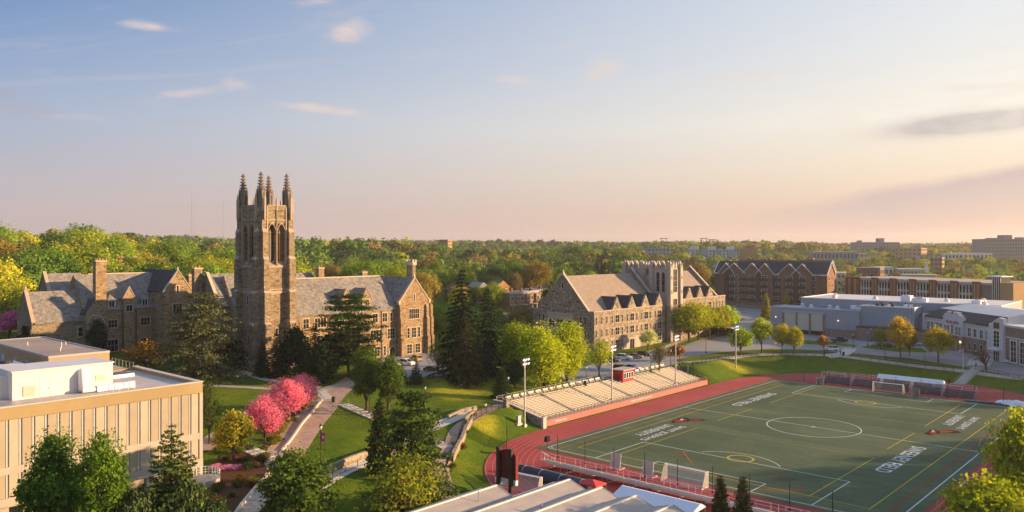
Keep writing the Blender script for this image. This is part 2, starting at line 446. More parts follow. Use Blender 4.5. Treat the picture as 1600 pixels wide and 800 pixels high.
plain('blue_panel', (0.25, 0.31, 0.39), 0.5, 0.35, vary=0.05, scale=0.3)
plain('grey_panel', (0.36, 0.41, 0.48), 0.5, 0.35, vary=0.05, scale=0.3)
plain('light_stucco', (0.58, 0.57, 0.57), 0.8, 0.2, vary=0.08, scale=0.6)
plain('cream_shade', (0.47, 0.45, 0.38), 0.7, 0.2, vary=0.06)
plain('far_grey', (0.27, 0.265, 0.27), 0.8, 0.2, vary=0.08, scale=0.1)
plain('far_cream', (0.55, 0.45, 0.33), 0.8, 0.2, vary=0.08, scale=0.2)
plain('far_white', (0.62, 0.6, 0.58), 0.8, 0.2, vary=0.08, scale=0.2)
plain('skin', (0.42, 0.24, 0.16), 0.6, 0.3, vary=0.05)
plain('denim', (0.03, 0.04, 0.07), 0.85, 0.2)
plain('green_copper', (0.12, 0.24, 0.20), 0.7, 0.2)
plain('door_wood', (0.07, 0.04, 0.025), 0.6, 0.3)
plain('turf_white', (0.56, 0.58, 0.55), 0.9, 0.1, vary=0.12, scale=2)
plain('turf_yellow', (0.54, 0.41, 0.03), 0.9, 0.1, vary=0.15, scale=2)
plain('turf_orange', (0.55, 0.16, 0.03), 0.9, 0.1, vary=0.15, scale=2)
plain('turf_red', (0.42, 0.03, 0.025), 0.9, 0.1, vary=0.15, scale=2)
plain('turf_black', (0.02, 0.012, 0.014), 0.9, 0.1)
plain('road_white', (0.62, 0.61, 0.58), 0.8, 0.2, vary=0.15, scale=3)
plain('mulch', (0.085, 0.040, 0.022), 0.95, 0.1, vary=0.5, scale=4)
plain('petal_purple', (0.50, 0.22, 0.55), 0.8, 0.2, vary=0.2, scale=3)
plain('net_white', (0.55, 0.52, 0.47), 0.9, 0.1, vary=0.1)
plain('flag_red', (0.5, 0.04, 0.05), 0.8, 0.2)
plain('flag_blue', (0.03, 0.05, 0.2), 0.8, 0.2)

def glass(name, c, rough, warm=False):
    t = mat(name)
    o = t.n('ShaderNodeTexCoord').outputs['Object']
    nz = t.noise(o, 0.8, 2).outputs[0]
    finish(t, t.mix(nz, (*c, 1), (c[0] * 1.6, c[1] * 1.6, c[2] * 1.6, 1)), rough, 0.28)
glass('glass', (0.007, 0.008, 0.010), 0.22)
glass('far_glass', (0.035, 0.04, 0.05), 0.25)
def lamp(name, c, s):
    t = mat(name)
    e = t.n('ShaderNodeEmission', {'Color': c, 'Strength': s})
    t.n('ShaderNodeOutputMaterial', {'Surface': e})
lamp('lamp_glow', (1.0, 0.86, 0.7), 1.6)
lamp('flood_glow', (1.0, 0.72, 0.62), 3.0)
lamp('lens_glow', (1.0, 0.82, 0.76), 0.7)
lamp('warm_glow', (1.0, 0.55, 0.25), 1.6)

def ribbed(name, c, pitch, axis, rough=0.45, metal=0.0, dirt=0.2, streak=0.0):
    t = mat(name)
    o = t.n('ShaderNodeTexCoord').outputs['Object']
    sp = t.n('ShaderNodeSeparateXYZ', {0: o})
    co = t.m('ADD', sp.outputs[0], sp.outputs[1]) if axis == 'xy' else sp.outputs['xyz'.index(axis)]
    fr = t.m('FRACT', t.m('DIVIDE', co, pitch))
    line = t.m('LESS_THAN', fr, 0.14)
    nz = t.noise(o, 0.45, 6, 0.65).outputs[0]
    sv = t.n('ShaderNodeCombineXYZ', {0: t.m('MULTIPLY', sp.outputs[0], 0.25), 1: t.m('MULTIPLY', sp.outputs[1], 2.0), 2: sp.outputs[2]})
    st = t.noise(sv, 0.9, 5, 0.65).outputs[0]
    f = t.m('ADD', t.m('MULTIPLY', nz, dirt * 2), t.m('MULTIPLY', st, streak * 2))
    c2 = t.mix(f, (*c, 1), (c[0] * .38, c[1] * .34, c[2] * .30, 1))
    c2 = t.mix(t.m('MULTIPLY', line, 0.35), c2, (c[0] * .5, c[1] * .5, c[2] * .5, 1))
    finish(t, c2, rough, 0.4, metal, bump=line, bstr=0.4, bdist=0.05)
ribbed('white_siding', (0.72, 0.67, 0.61), 0.6, 'xy', dirt=0.06)
ribbed('seam_roof', (0.56, 0.49, 0.43), 0.55, 'x', 0.5, 0.2, 0.25, 0.25)
ribbed('blue_siding', (0.27, 0.325, 0.39), 1.2, 'xy', 0.5, dirt=0.06)
ribbed('panel_concrete', (0.41, 0.345, 0.245), 0.16, 'xy', 0.85, dirt=0.24)
ribbed('panel_light', (0.48, 0.415, 0.315), 0.16, 'xy', 0.85, dirt=0.22)
ribbed('roller_door', (0.52, 0.50, 0.42), 0.8, 'xy', 0.6, dirt=0.06)

def membrane(name, c, d):
    t = mat(name)
    o = t.n('ShaderNodeTexCoord').outputs['Object']
    a = t.noise(o, 0.12, 6, 0.65, 0.5).outputs[0]
    b = t.noise(o, 1.6, 4, 0.6).outputs[0]
    f = t.m('MULTIPLY_ADD', a, 1.8, t.m('MULTIPLY_ADD', b, 0.4, -0.65), clamp=True)
    finish(t, t.mix(f, (*c, 1), (*d, 1)), 0.7, 0.25)
membrane('white_roof', (0.66, 0.64, 0.63), (0.50, 0.48, 0.46))
membrane('pale_roof', (0.52, 0.48, 0.45), (0.36, 0.32, 0.29))
membrane('pink_roof', (0.46, 0.36, 0.28), (0.25, 0.17, 0.12))
membrane('grey_roof', (0.22, 0.21, 0.20), (0.15, 0.14, 0.13))

membrane('tan_fascia', (0.34, 0.255, 0.13), (0.26, 0.19, 0.095))
rubble('red_roof', [(0.0, (0.16, 0.085, 0.06)), (0.5, (0.22, 0.12, 0.085)), (1.0, (0.28, 0.16, 0.11))], (0.14, 0.08, 0.06), 1.2, 3.2, .2)
plain('bronze_rail', (0.13, 0.085, 0.05), 0.5, 0.4, 0.3)
plain('lens_grey', (0.75, 0.77, 0.8), 0.2, 0.6)
plain('net_cloth', (0.55, 0.47, 0.40), 0.9, 0.1)
plain('navy_bench', (0.085, 0.09, 0.12), 0.45, 0.4, 0.3)
plain('score_red', (0.16, 0.012, 0.016), 0.5, 0.3)
plain('canopy_red', (0.62, 0.06, 0.06), 0.75, 0.2)
plain('lamp_glass', (0.72, 0.66, 0.58), 0.25, 0.5)
def ground_mat():
    t = mat('grass')
    o = t.n('ShaderNodeNewGeometry').outputs['Position']
    a = t.noise(o, 0.035, 5, 0.6).outputs[0]
    b = t.noise(o, 0.30, 6, 0.7, 0.4).outputs[0]
    c = t.noise(o, 3.2, 4, 0.7).outputs[0]
    f = t.m('ADD', t.m('MULTIPLY', a, 0.45), t.m('ADD', t.m('MULTIPLY', b, 0.35), t.m('MULTIPLY', c, 0.35)))
    col = t.ramp(f, [(0.30, (0.024, 0.052, 0.003)), (0.46, (0.056, 0.108, 0.004)), (0.60, (0.105, 0.160, 0.007)), (0.76, (0.22, 0.21, 0.016))])
    # sunlit yellow painted into the hill grass; yellower patches on the banks
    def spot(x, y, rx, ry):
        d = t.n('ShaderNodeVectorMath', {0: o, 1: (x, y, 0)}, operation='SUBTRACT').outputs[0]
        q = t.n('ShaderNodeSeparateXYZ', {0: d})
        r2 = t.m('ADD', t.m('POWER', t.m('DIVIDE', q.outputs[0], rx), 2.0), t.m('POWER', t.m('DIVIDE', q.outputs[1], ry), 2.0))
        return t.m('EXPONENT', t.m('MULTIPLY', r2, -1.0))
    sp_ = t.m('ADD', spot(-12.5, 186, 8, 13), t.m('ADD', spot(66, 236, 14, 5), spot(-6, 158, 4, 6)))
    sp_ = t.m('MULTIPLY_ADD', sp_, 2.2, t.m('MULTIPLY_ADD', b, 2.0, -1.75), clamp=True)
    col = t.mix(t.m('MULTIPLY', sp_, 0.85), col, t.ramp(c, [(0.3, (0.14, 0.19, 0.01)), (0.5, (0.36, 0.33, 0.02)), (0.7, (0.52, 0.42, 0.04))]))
    # worn and straw coloured patches of the banks
    w = t.noise(o, 0.11, 6, 0.68, 0.8).outputs[0]
    col = t.mix(t.m('MULTIPLY', t.m('MULTIPLY_ADD', w, 5.0, -2.95, clamp=True), 0.55), col, (0.20, 0.15, 0.055, 1))
    bh = t.m('ADD', t.m('MULTIPLY', b, 1.2), c)
    finish(t, col, 0.95, 0.1, bump=bh, bstr=0.9, bdist=0.5)
    t = mat('asphalt')
    a = t.noise(o2(t), 0.06, 6, 0.65).outputs[0]
    b = t.noise(o2(t), 1.4, 5, 0.7).outputs[0]
    f = t.m('ADD', t.m('MULTIPLY', a, 0.6), t.m('MULTIPLY', b, 0.4))
    finish(t, t.ramp(f, [(0.3, (0.20, 0.195, 0.19)), (0.5, (0.265, 0.255, 0.245)), (0.7, (0.32, 0.305, 0.29))]), 0.9, 0.2, bump=b, bstr=0.2)
    for nm, stops in (('walk_concrete', [(0.3, (0.33, 0.28, 0.225)), (0.5, (0.42, 0.355, 0.285)), (0.75, (0.50, 0.43, 0.35))]),
                      ('paver', [(0.3, (0.31, 0.205, 0.145)), (0.5, (0.39, 0.265, 0.19)), (0.75, (0.46, 0.33, 0.245))])):
        t = mat(nm)
        o = o2(t)
        a = t.noise(o, 0.2, 6, 0.65).outputs[0]
        vo = t.n('ShaderNodeTexVoronoi', {'Vector': o, 'Scale': 1.3})
        r = t.n('ShaderNodeSeparateColor', {0: vo.outputs['Color']}).outputs[0]
        f = t.m('ADD', t.m('MULTIPLY', a, 0.72), t.m('MULTIPLY', r, 0.28))
        finish(t, t.ramp(f, stops), 0.9, 0.15)
    t = mat('track_red')
    o = o2(t)
    a = t.noise(o, 0.09, 6, 0.65).outputs[0]
    b = t.noise(o, 2.5, 4, 0.7).outputs[0]
    f = t.m('ADD', t.m('MULTIPLY', a, 0.65), t.m('MULTIPLY', b, 0.35))
    finish(t, t.ramp(f, [(0.3, (0.27, 0.040, 0.036)), (0.52, (0.38, 0.058, 0.052)), (0.72, (0.46, 0.10, 0.085))]), 0.9, 0.15)
    t = mat('turf')
    o = o2(t)
    a = t.noise(o, 0.05, 6, 0.65, 0.5).outputs[0]
    b = t.noise(o, 1.1, 5, 0.7).outputs[0]
    # rolls of turf laid across the pitch, each with its own nap, and brushed streaks
    al = t.n('ShaderNodeVectorMath', {0: o, 1: (.67, .742, 0)}, operation='DOT_PRODUCT').outputs['Value']
    ac = t.n('ShaderNodeVectorMath', {0: o, 1: (.742, -.67, 0)}, operation='DOT_PRODUCT').outputs['Value']
    roll = t.n('ShaderNodeTexWhiteNoise', {'W': t.m('FLOOR', t.m('DIVIDE', al, 4.57))}, noise_dimensions='1D').outputs[0]
    sk = t.noise(t.n('ShaderNodeCombineXYZ', {0: t.m('MULTIPLY', al, 0.9), 1: t.m('MULTIPLY', ac, 0.09), 2: 0.0}), 0.5, 6, 0.7, 0.6).outputs[0]
    f = t.m('ADD', t.m('ADD', t.m('MULTIPLY', a, 0.45), t.m('MULTIPLY', b, 0.22)), t.m('ADD', t.m('MULTIPLY', sk, 0.27), t.m('MULTIPLY', roll, 0.09)))
    finish(t, t.ramp(f, [(0.3, (0.050, 0.074, 0.040)), (0.5, (0.088, 0.118, 0.062)), (0.70, (0.150, 0.175, 0.092))]), 0.95, 0.1, bump=b, bstr=0.5, bdist=0.1)
def o2(t):
    return t.n('ShaderNodeNewGeometry').outputs['Position']
ground_mat()

def foliage(name, trans=0.45, hue=True):
    t = mat(name)
    oi = t.n('ShaderNodeObjectInfo')
    at_ = t.n('ShaderNodeAttribute', attribute_name='var')
    v = at_.outputs['Fac']
    c = oi.outputs['Color']
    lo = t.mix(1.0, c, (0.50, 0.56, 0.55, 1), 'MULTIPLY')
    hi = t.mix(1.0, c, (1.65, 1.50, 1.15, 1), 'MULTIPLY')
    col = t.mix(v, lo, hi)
    d = t.n('ShaderNodeBsdfDiffuse', {'Color': col})
    tr = t.n('ShaderNodeBsdfTranslucent', {'Color': t.mix(1.0, col, (1.30, 1.35, 0.55, 1), 'MULTIPLY')})
    mx = t.n('ShaderNodeMixShader', {0: trans, 1: d, 2: tr})
    t.n('ShaderNodeOutputMaterial', {'Surface': mx})
foliage('leaf')
foliage('needle', 0.12)
foliage('blossom', 0.4)
# wood with a colour stored per tree (a far-off wood is one object)
t = mat('wood_leaf')
a_ = t.n('ShaderNodeAttribute', attribute_name='tint')
v_ = t.n('ShaderNodeAttribute', attribute_name='var').outputs['Fac']
lo = t.mix(1.0, a_.outputs['Color'], (0.55, 0.6, 0.6, 1), 'MULTIPLY')
hi = t.mix(1.0, a_.outputs['Color'], (1.5, 1.4, 1.1, 1), 'MULTIPLY')
col = t.mix(v_, lo, hi)
mx = t.n('ShaderNodeMixShader', {0: 0.38, 1: t.n('ShaderNodeBsdfDiffuse', {'Color': col}), 2: t.n('ShaderNodeBsdfTranslucent', {'Color': col})})
t.n('ShaderNodeOutputMaterial', {'Surface': mx})
# car paint takes the object's own colour
t = mat('car_paint')
oc = t.n('ShaderNodeObjectInfo').outputs['Color']
finish(t, oc, 0.3, 0.5, **{'Coat Weight': 0.6, 'Coat Roughness': 0.08})
# netting: open weave
t = mat('netting')
o = t.n('ShaderNodeTexCoord').outputs['Object']
sp = t.n('ShaderNodeSeparateXYZ', {0: o})
g1 = t.m('LESS_THAN', t.m('FRACT', t.m('MULTIPLY', t.m('ADD', sp.outputs[0], sp.outputs[1]), 7.0)), 0.3)
g2 = t.m('LESS_THAN', t.m('FRACT', t.m('MULTIPLY', sp.outputs[2], 7.0)), 0.3)
g = t.m('MAXIMUM', g1, g2)
mx = t.n('ShaderNodeMixShader', {0: t.m('MULTIPLY', g, 0.9), 1: t.n('ShaderNodeBsdfTransparent'), 2: t.n('ShaderNodeBsdfDiffuse', {'Color': (0.55, 0.52, 0.46)})})
t.n('ShaderNodeOutputMaterial', {'Surface': mx})
t = mat('dark_mesh')
o = t.n('ShaderNodeTexCoord').outputs['Object']
sp = t.n('ShaderNodeSeparateXYZ', {0: o})
g = t.m('MAXIMUM', t.m('LESS_THAN', t.m('FRACT', t.m('MULTIPLY', t.m('ADD', sp.outputs[0], sp.outputs[1]), 9.0)), 0.3), t.m('LESS_THAN', t.m('FRACT', t.m('MULTIPLY', sp.outputs[2], 9.0)), 0.3))
mx = t.n('ShaderNodeMixShader', {0: g, 1: t.n('ShaderNodeBsdfTransparent'), 2: t.n('ShaderNodeBsdfDiffuse', {'Color': (0.02, 0.02, 0.02)})})
t.n('ShaderNodeOutputMaterial', {'Surface': mx})
# ------------------------------------------------------------------ terrain sheet
def axis(lo, hi, step, far_lo, far_hi, g=1.16):
    mid = list(np.arange(lo, hi + .01, step))
    s, x, up = step, hi, []
    while x < far_hi:
        s *= g; x += s; up.append(x)
    s, x, dn = step, lo, []
    while x > far_lo:
        s *= g; x -= s; dn.append(x)
    return np.array(dn[::-1] + mid + up)
def build_ground():
    xs = np.clip(axis(-150, 240, 2.5, -5000, 5000), -5200, 5200)
    ys = np.clip(axis(60, 340, 2.5, -400, 6500), -500, 6800)
    X, Y = np.meshgrid(xs, ys)
    Z = np.concatenate([hh(xx, yy_) for xx, yy_ in zip(np.array_split(X.ravel(), 40), np.array_split(Y.ravel(), 40))])
    n, m_ = len(xs), len(ys)
    me = bpy.data.meshes.new('ground')
    idx = np.arange(n * m_).reshape(m_, n)
    q = np.stack([idx[:-1, :-1], idx[:-1, 1:], idx[1:, 1:], idx[1:, :-1]], -1).reshape(-1, 4)
    me.vertices.add(n * m_)
    me.vertices.foreach_set('co', np.stack([X.ravel(), Y.ravel(), Z], -1).ravel())
    me.loops.add(q.size)
    me.loops.foreach_set('vertex_index', q.ravel())
    me.polygons.add(len(q))
    me.polygons.foreach_set('loop_start', np.arange(0, q.size, 4))
    me.polygons.foreach_set('use_smooth', np.ones(len(q), bool))
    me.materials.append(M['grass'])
    me.update(calc_edges=True)
    o = bpy.data.objects.new('ground', me)
    COL.objects.link(o)
    put(o, 'grass ground of the campus lawns, banks and far hills', None, None, 'structure')
build_ground()

def drape(name, pts, m, off=0.07, step=2.0, label=None, kind='structure', flat=None):
    """a sheet laid on the ground over the polygon pts (world x, y)"""
    bm = bmesh.new()
    vs = [bm.verts.new((x, y, 0)) for x, y in pts]
    bm.faces.new(vs)
    bmesh.ops.triangulate(bm, faces=bm.faces)
    for _ in range(9):
        es = [e for e in bm.edges if e.calc_length() > step * 1.6]
        if not es: break
        bmesh.ops.subdivide_edges(bm, edges=es, cuts=1)
        bmesh.ops.triangulate(bm, faces=[f for f in bm.faces if len(f.verts) > 3])
    bmesh.ops.recalc_face_normals(bm, faces=bm.faces)
    co = np.array([v.co[:] for v in bm.verts])
    zs = hh(co[:, 0], co[:, 1]) + off if flat is None else np.full(len(co), flat)
    for v, z in zip(bm.verts, zs): v.co.z = z
    bm.normal_update()
    if sum(f.normal.z for f in bm.faces) < 0:
        bmesh.ops.reverse_faces(bm, faces=bm.faces)
    me = bpy.data.meshes.new(name); bm.to_mesh(me); bm.free()
    me.materials.append(m)
    o = bpy.data.objects.new(name, me); COL.objects.link(o)
    return put(o, label, None, None, kind)
def smooth_line(pts, step=1.2):
    """Catmull-Rom through the points, resampled"""
    P = [np.array(p, float) for p in pts]
    P = [2 * P[0] - P[1]] + P + [2 * P[-1] - P[-2]]
    out = []
    for i in range(1, len(P) - 2):
        L = np.linalg.norm(P[i + 1] - P[i]); n = max(2, int(L / step))
        for k in range(n):
            t = k / n
            out.append(.5 * (2 * P[i] + (P[i + 1] - P[i - 1]) * t + (2 * P[i - 1] - 5 * P[i] + 4 * P[i + 1] - P[i + 2]) * t * t + (3 * P[i] - P[i - 1] - 3 * P[i + 1] + P[i + 2]) * t ** 3))
    out.append(P[-2])
    return np.array(out)
def strip(name, pts, width, m, off=0.07, label=None, kind='structure', height=None, smooth=True, flat=None):
    """a path (or, with a height, a low wall or kerb) following the ground; pts = world x, y"""
    L = smooth_line(pts) if smooth else np.array(pts, float)
    d = np.gradient(L, axis=0); d /= np.linalg.norm(d, axis=1)[:, None]
    nrm = np.stack([-d[:, 1], d[:, 0]], -1)
    wd = np.interp(np.linspace(0, 1, len(L)), np.linspace(0, 1, len(width)), width) if hasattr(width, '__len__') else np.full(len(L), width)
    mb = MB()
    cols = []
    ks = (-.5, -.17, .17, .5) if height is None else (-.5, .5)
    for k in ks:
        q = L + nrm * (wd * k)[:, None]
        z = hh(q[:, 0], q[:, 1]) if flat is None else np.full(len(q), flat)
        cols.append(np.column_stack([q, z + off]))
    if height is None:
        for i in range(len(L) - 1):
            for c in range(len(cols) - 1):
                mb.poly([cols[c][i], cols[c + 1][i], cols[c + 1][i + 1], cols[c][i + 1]])
    else:
        zt = np.maximum(cols[0][:, 2], cols[1][:, 2]) + height
        for i in range(len(L) - 1):
            a0, a1, b0, b1 = cols[0][i].copy(), cols[1][i].copy(), cols[0][i + 1].copy(), cols[1][i + 1].copy()
            for p in (a0, a1, b0, b1): p[2] -= 0.4
            mb.hexa([a0, a1, b1, b0, (*a0[:2], zt[i]), (*a1[:2], zt[i]), (*b1[:2], zt[i + 1]), (*b0[:2], zt[i + 1])])
    o = mb.build(name, m)
    return put(o, label, None, None, kind)
P_ = lambda *pts: [at(x, y) for x, y in pts]

# ------------------------------------------------------------------ stadium: track, pitch, markings
def arc_ab(r, n=40):
    out = []
    for k in range(n + 1):
        t = -math.pi / 2 + math.pi * k / n
        out.append((90 + r * math.cos(t), 30 + r * math.sin(t)))
    for k in range(n + 1):
        t = math.pi / 2 + math.pi * k / n
        out.append((10 + r * math.cos(t), 30 + r * math.sin(t)))
    return out
def flat_ab(pts, z):
    return [(*ab(a, b), z) for a, b in pts]
mb = MB(); mb.poly(flat_ab(arc_ab(40.2), 0.06)[::-1]); trk = mb.build('running_track', M['track_red'])
put(trk, 'red running track round the turf pitch', None, None, 'structure')
mb = MB()
for k in range(0, 8):
    r = 31.9 + 1.15 * k
    ri, ro = arc_ab(r - .05), arc_ab(r + .05)
    n = len(ri)
    for i in range(n):
        j = (i + 1) % n
        mb.poly(flat_ab([ri[i], ro[i], ro[j], ri[j]], 0.066))
lanes = mb.build('lane_line', M['lane_paint'], trk)
mb = MB(); mb.poly(flat_ab([(-1.6, -1.6), (101.6, -1.6), (101.6, 62.2), (-1.6, 62.2)], 0.10)[::-1]); turf = mb.build('pitch', M['turf'])
put(turf, 'green artificial turf sports pitch with painted lines', None, None, 'structure')
def line(mb, p, q, w=0.13, z=0.112):
    (a0, b0), (a1, b1) = p, q
    L = math.hypot(a1 - a0, b1 - b0); na, nb = -(b1 - b0) / L * w / 2, (a1 - a0) / L * w / 2
    mb.poly(flat_ab([(a0 + na, b0 + nb), (a0 - na, b0 - nb), (a1 - na, b1 - nb), (a1 + na, b1 + nb)], z))
def arcl(mb, c, r, t0, t1, w=0.13, z=0.112, n=48):
    for k in range(n):
        u0, u1 = t0 + (t1 - t0) * k / n, t0 + (t1 - t0) * (k + 1) / n
        line(mb, (c[0] + r * math.cos(u0), c[1] + r * math.sin(u0)), (c[0] + r * math.cos(u1), c[1] + r * math.sin(u1)), w, z)
ww = MB()
for p, q in [((0, 0), (100, 0)), ((0, 60.5), (100, 60.5)), ((0, 0), (0, 60.5)), ((100, 0), (100, 60.5)), ((50, 0), (50, 60.5)),
             ((0, 11), (15.5, 11)), ((0, 49.4), (15.5, 49.4)), ((15.5, 11), (15.5, 49.4)), ((100, 11), (84.5, 11)), ((100, 49.4), (84.5, 49.4)), ((84.5, 11), (84.5, 49.4)),
             ((0, 20.5), (5.5, 20.5)), ((0, 40), (5.5, 40)), ((5.5, 20.5), (5.5, 40)), ((100, 20.5), (94.5, 20.5)), ((100, 40), (94.5, 40)), ((94.5, 20.5), (94.5, 40))]:
    line(ww, p, q, 0.20)
arcl(ww, (50, 30), 9.15, 0, 2 * math.pi, 0.22)
arcl(ww, (11, 30.2), 9.15, -.93, .93, 0.18); arcl(ww, (89, 30.2), 9.15, math.pi - .93, math.pi + .93, 0.18)
arcl(ww, (50, 30), 0.35, 0, 2 * math.pi, 0.35, n=10)
for ca, cb, t in ((0, 0, 0), (100, 0, .5), (100, 60.5, 1), (0, 60.5, 1.5)):
    arcl(ww, (ca, cb), 1.0, t * math.pi, (t + .5) * math.pi, 0.14, n=8)
ww.build('white_line', M['turf_white'], turf)
yw = MB()
for p, q in [((4, 4.2), (96, 4.2)), ((3.5, 56.2), (96.5, 56.2)), ((4, 4.2), (4, 56.2)), ((4.6, 12.7), (33, 12.7)), ((3.7, 47.5), (33, 47.5)), ((42, 12.5), (58.5, 12.5)), ((41.2, 47.2), (58, 47.2)), ((66, 47), (96, 46.7)), ((68, 12.5), (100, 12.3)), ((33, 12.7), (33, 47.5)), ((67, 12.5), (67, 47.2))]:
    z = 0.118
    line(yw, p, q, 0.15 if (p[0] != q[0] or p[0] < 20) else 0.06, z)
for c in ((16.8, 30.2), (83.8, 29.3)):
    arcl(yw, c, 2.2, 0, 2 * math.pi, 0.34, 0.118, 30)
yw.build('yellow_line', M['turf_yellow'], turf)
ow = MB()
for p, q in [((.2, 2.2), (99, 2.2)), ((-.6, 0.9), (-.6, 58)), ((3.4, 22.5), (3.4, 42)), ((10.5, 18.2), (14.8, 21))]:
    line(ow, p, q, 0.12, 0.124)
arcl(ow, (3.4, 30.2), 12.5, -.95, -.75, .14, 0.124, 12); line(ow, (14.2, 20.3), (7.6, 26), .13, .124)
ow.build('orange_line', M['turf_orange'], turf)
rw = MB()
line(rw, (4, 58.6), (96, 58.6), .16, 0.128)
arcl(rw, (6.5, 41.5), 3.6, -.6, 1.9, .16, 0.128, 20); line(rw, (9.8, 38.9), (14, 39.2), .12, .128); line(rw, (3.4, 42), (6, 45), .14, .128)
rw.build('red_line', M['turf_red'], turf)

FONT_SEEN = {}
def lettering(name, text, a0, a1, b_base, height, m, parent):
    """painted words read from the far side line: they run towards -u, their tops point towards +v"""
    cu_ = bpy.data.curves.new(name, 'FONT'); cu_.body = text; cu_.size = 1.0; cu_.offset = 0.016
    o = bpy.data.objects.new(name, cu_); COL.objects.link(o)
    bpy.context.view_layer.update()
    me = bpy.data.meshes.new_from_object(o.evaluated_get(bpy.context.evaluated_depsgraph_get()))
    bpy.data.objects.remove(o)
    co = np.empty(len(me.vertices) * 3); me.vertices.foreach_get('co', co); co = co.reshape(-1, 3)
    co[:, 0] -= co[:, 0].min(); co[:, 0] /= co[:, 0].max(); co[:, 1] -= co[:, 1].min(); co[:, 1] /= co[:, 1].max()
    A = a0 + (a1 - a0) * co[:, 0]; B = b_base + height * co[:, 1]
    out = np.column_stack([PX + A * UX + B * UY, PY + A * UY - B * UX, np.full(len(A), 0.134)])
    me.vertices.foreach_set('co', out.ravel()); me.materials.append(m); me.update()
    q = bpy.data.objects.new(name, me); COL.objects.link(q); q.parent = parent
    return q
for (s, a0, a1, b, hgt) in [('SWEENEY FIELD', 46.5, 24.6, 50.0, 2.6), ('SWEENEY FIELD', 80.5, 59.5, 6.6, 2.4), ('SAINT JOSEPH\u2019S', 32.3, 16.6, 8.9, 1.9), ('UNIVERSITY', 31.6, 19.2, 6.2, 1.9),
                            ('SAINT JOSEPH\u2019S', 82.8, 68.0, 51.8, 1.9), ('UNIVERSITY', 82.5, 70.0, 49.0, 1.9)]:
    lettering('painted_lettering', s, a0, a1, b, hgt, M['turf_white'], turf)
def emblem(ox, oy, pts_k, pts_r, pts_w):
    g0 = lambda x, y: to_ab(*((lambda Y: ((x - 800) / FOC * Y, Y))(H_CAM * FOC / (y - HOR))))
    mk = MB()
    mk.poly(flat_ab([g0(ox + x * .25, oy + y * .25) for x, y in pts_k], 0.130))
    for p in pts_r: mk.poly(flat_ab([g0(ox + x * .25, oy + y * .25) for x, y in p], 0.134), 1)
    for p in pts_w: mk.poly(flat_ab([g0(ox + x * .25, oy + y * .25) for x, y in p], 0.138), 2)
    mk.build('hawk_emblem', [M['turf_black'], M['turf_red'], M['turf_white']], turf)
emblem(840, 600, [(832, 240), (848, 230), (872, 226), (884, 218), (908, 214), (935, 216), (948, 222), (990, 221), (1030, 223), (1060, 230), (1030, 233), (990, 234), (945, 236), (915, 240), (880, 246), (845, 246)],
       [[(850, 238), (875, 230), (905, 222), (925, 224), (936, 230), (905, 238), (870, 243)], [(950, 226), (1005, 224), (1030, 228), (1000, 231), (955, 232)]], [[(888, 226), (906, 219), (912, 224), (900, 232)]])
emblem(1200, 580, [(974, 391), (1000, 384), (1010, 370), (1035, 365), (1062, 377), (1100, 376), (1150, 373), (1190, 379), (1216, 388), (1180, 390), (1130, 390), (1070, 393), (1040, 396), (1020, 404), (995, 400)],
       [[(1012, 384), (1030, 372), (1052, 380), (1050, 392), (1018, 396)], [(1075, 380), (1140, 377), (1165, 382), (1120, 387), (1075, 389)]], [[(1022, 378), (1034, 370), (1040, 378), (1030, 384)]])

# ------------------------------------------------------------------ roads, car parks, paths (draped on the ground)
drape('parking_lot', P_((893, 600), (905, 575), (965, 561), (1010, 552), (1070, 540), (1128, 516), (1150, 505), (1172, 494), (1215, 490), (1225, 510), (1205, 545), (1160, 548), (1110, 553), (1045, 572), (960, 594)), M['asphalt'], 0.07, 3, 'asphalt car park beside the long stone hall')
drape('parking_lot', P_((1195, 545), (1225, 520), (1300, 524), (1380, 532), (1440, 520), (1500, 535), (1545, 560), (1600, 572), (1640, 590), (1600, 590), (1510, 574), (1420, 560), (1330, 552), (1260, 547)), M['asphalt'], 0.066, 3, 'asphalt car park in front of the gymnasium and arena')
drape('parking_lot', P_((578, 580), (600, 557), (640, 555), (668, 551), (690, 548), (712, 560), (718, 582), (690, 588), (662, 589), (625, 590)), M['asphalt'], 0.07, 2.5, 'small asphalt car park below the stone hall')
drape('parking_lot', P_((770, 492), (835, 480), (850, 486), (845, 500), (790, 505)), M['asphalt'], 0.09, 3, 'distant car park by the row houses')
drape('side_road', P_((1120, 497), (1150, 470), (1215, 474), (1225, 488), (1172, 498)), M['asphalt'], 0.1, 3, 'road beside the dark brick block')
WC, PV = M['walk_concrete'], M['paver']
strip('brick_walk', P_((340, 850), (385, 790), (410, 762), (425, 740)), [4.6, 4.6], WC, 0.075, 'pale concrete walk rising past the flower bed')
strip('brick_walk', P_((423, 744), (455, 695), (490, 650), (523, 614), (548, 596), (560, 588)), [5.2, 6.2, 6.6, 6.6, 6.0, 5.0], PV, 0.085, 'pink brick walk rising between lawn and cherries')
strip('footpath', P_((300, 602), (352, 604), (420, 608), (450, 610)), 2.2, WC, 0.085, 'concrete footpath crossing the dark lawn')
strip('footpath', P_((295, 548), (322, 566), (365, 578), (410, 592), (470, 604), (500, 606)), 2.6, WC, 0.085, 'concrete footpath curving past the tower')
strip('footpath', P_((500, 612), (525, 603), (560, 596), (585, 592)), 2.6, WC, 0.095, 'concrete footpath below the pine')
strip('footpath', P_((316, 705), (345, 680), (372, 668), (400, 640)), 4.5, PV, 0.08, 'brick path beside the concrete library')
strip('ramp_walk', P_((470, 772), (520, 745), (575, 722), (625, 700), (668, 672), (705, 656), (738, 642)), 3.2, M['pale_concrete'], 0.10, 'pale ramp walk curving under the lawn')
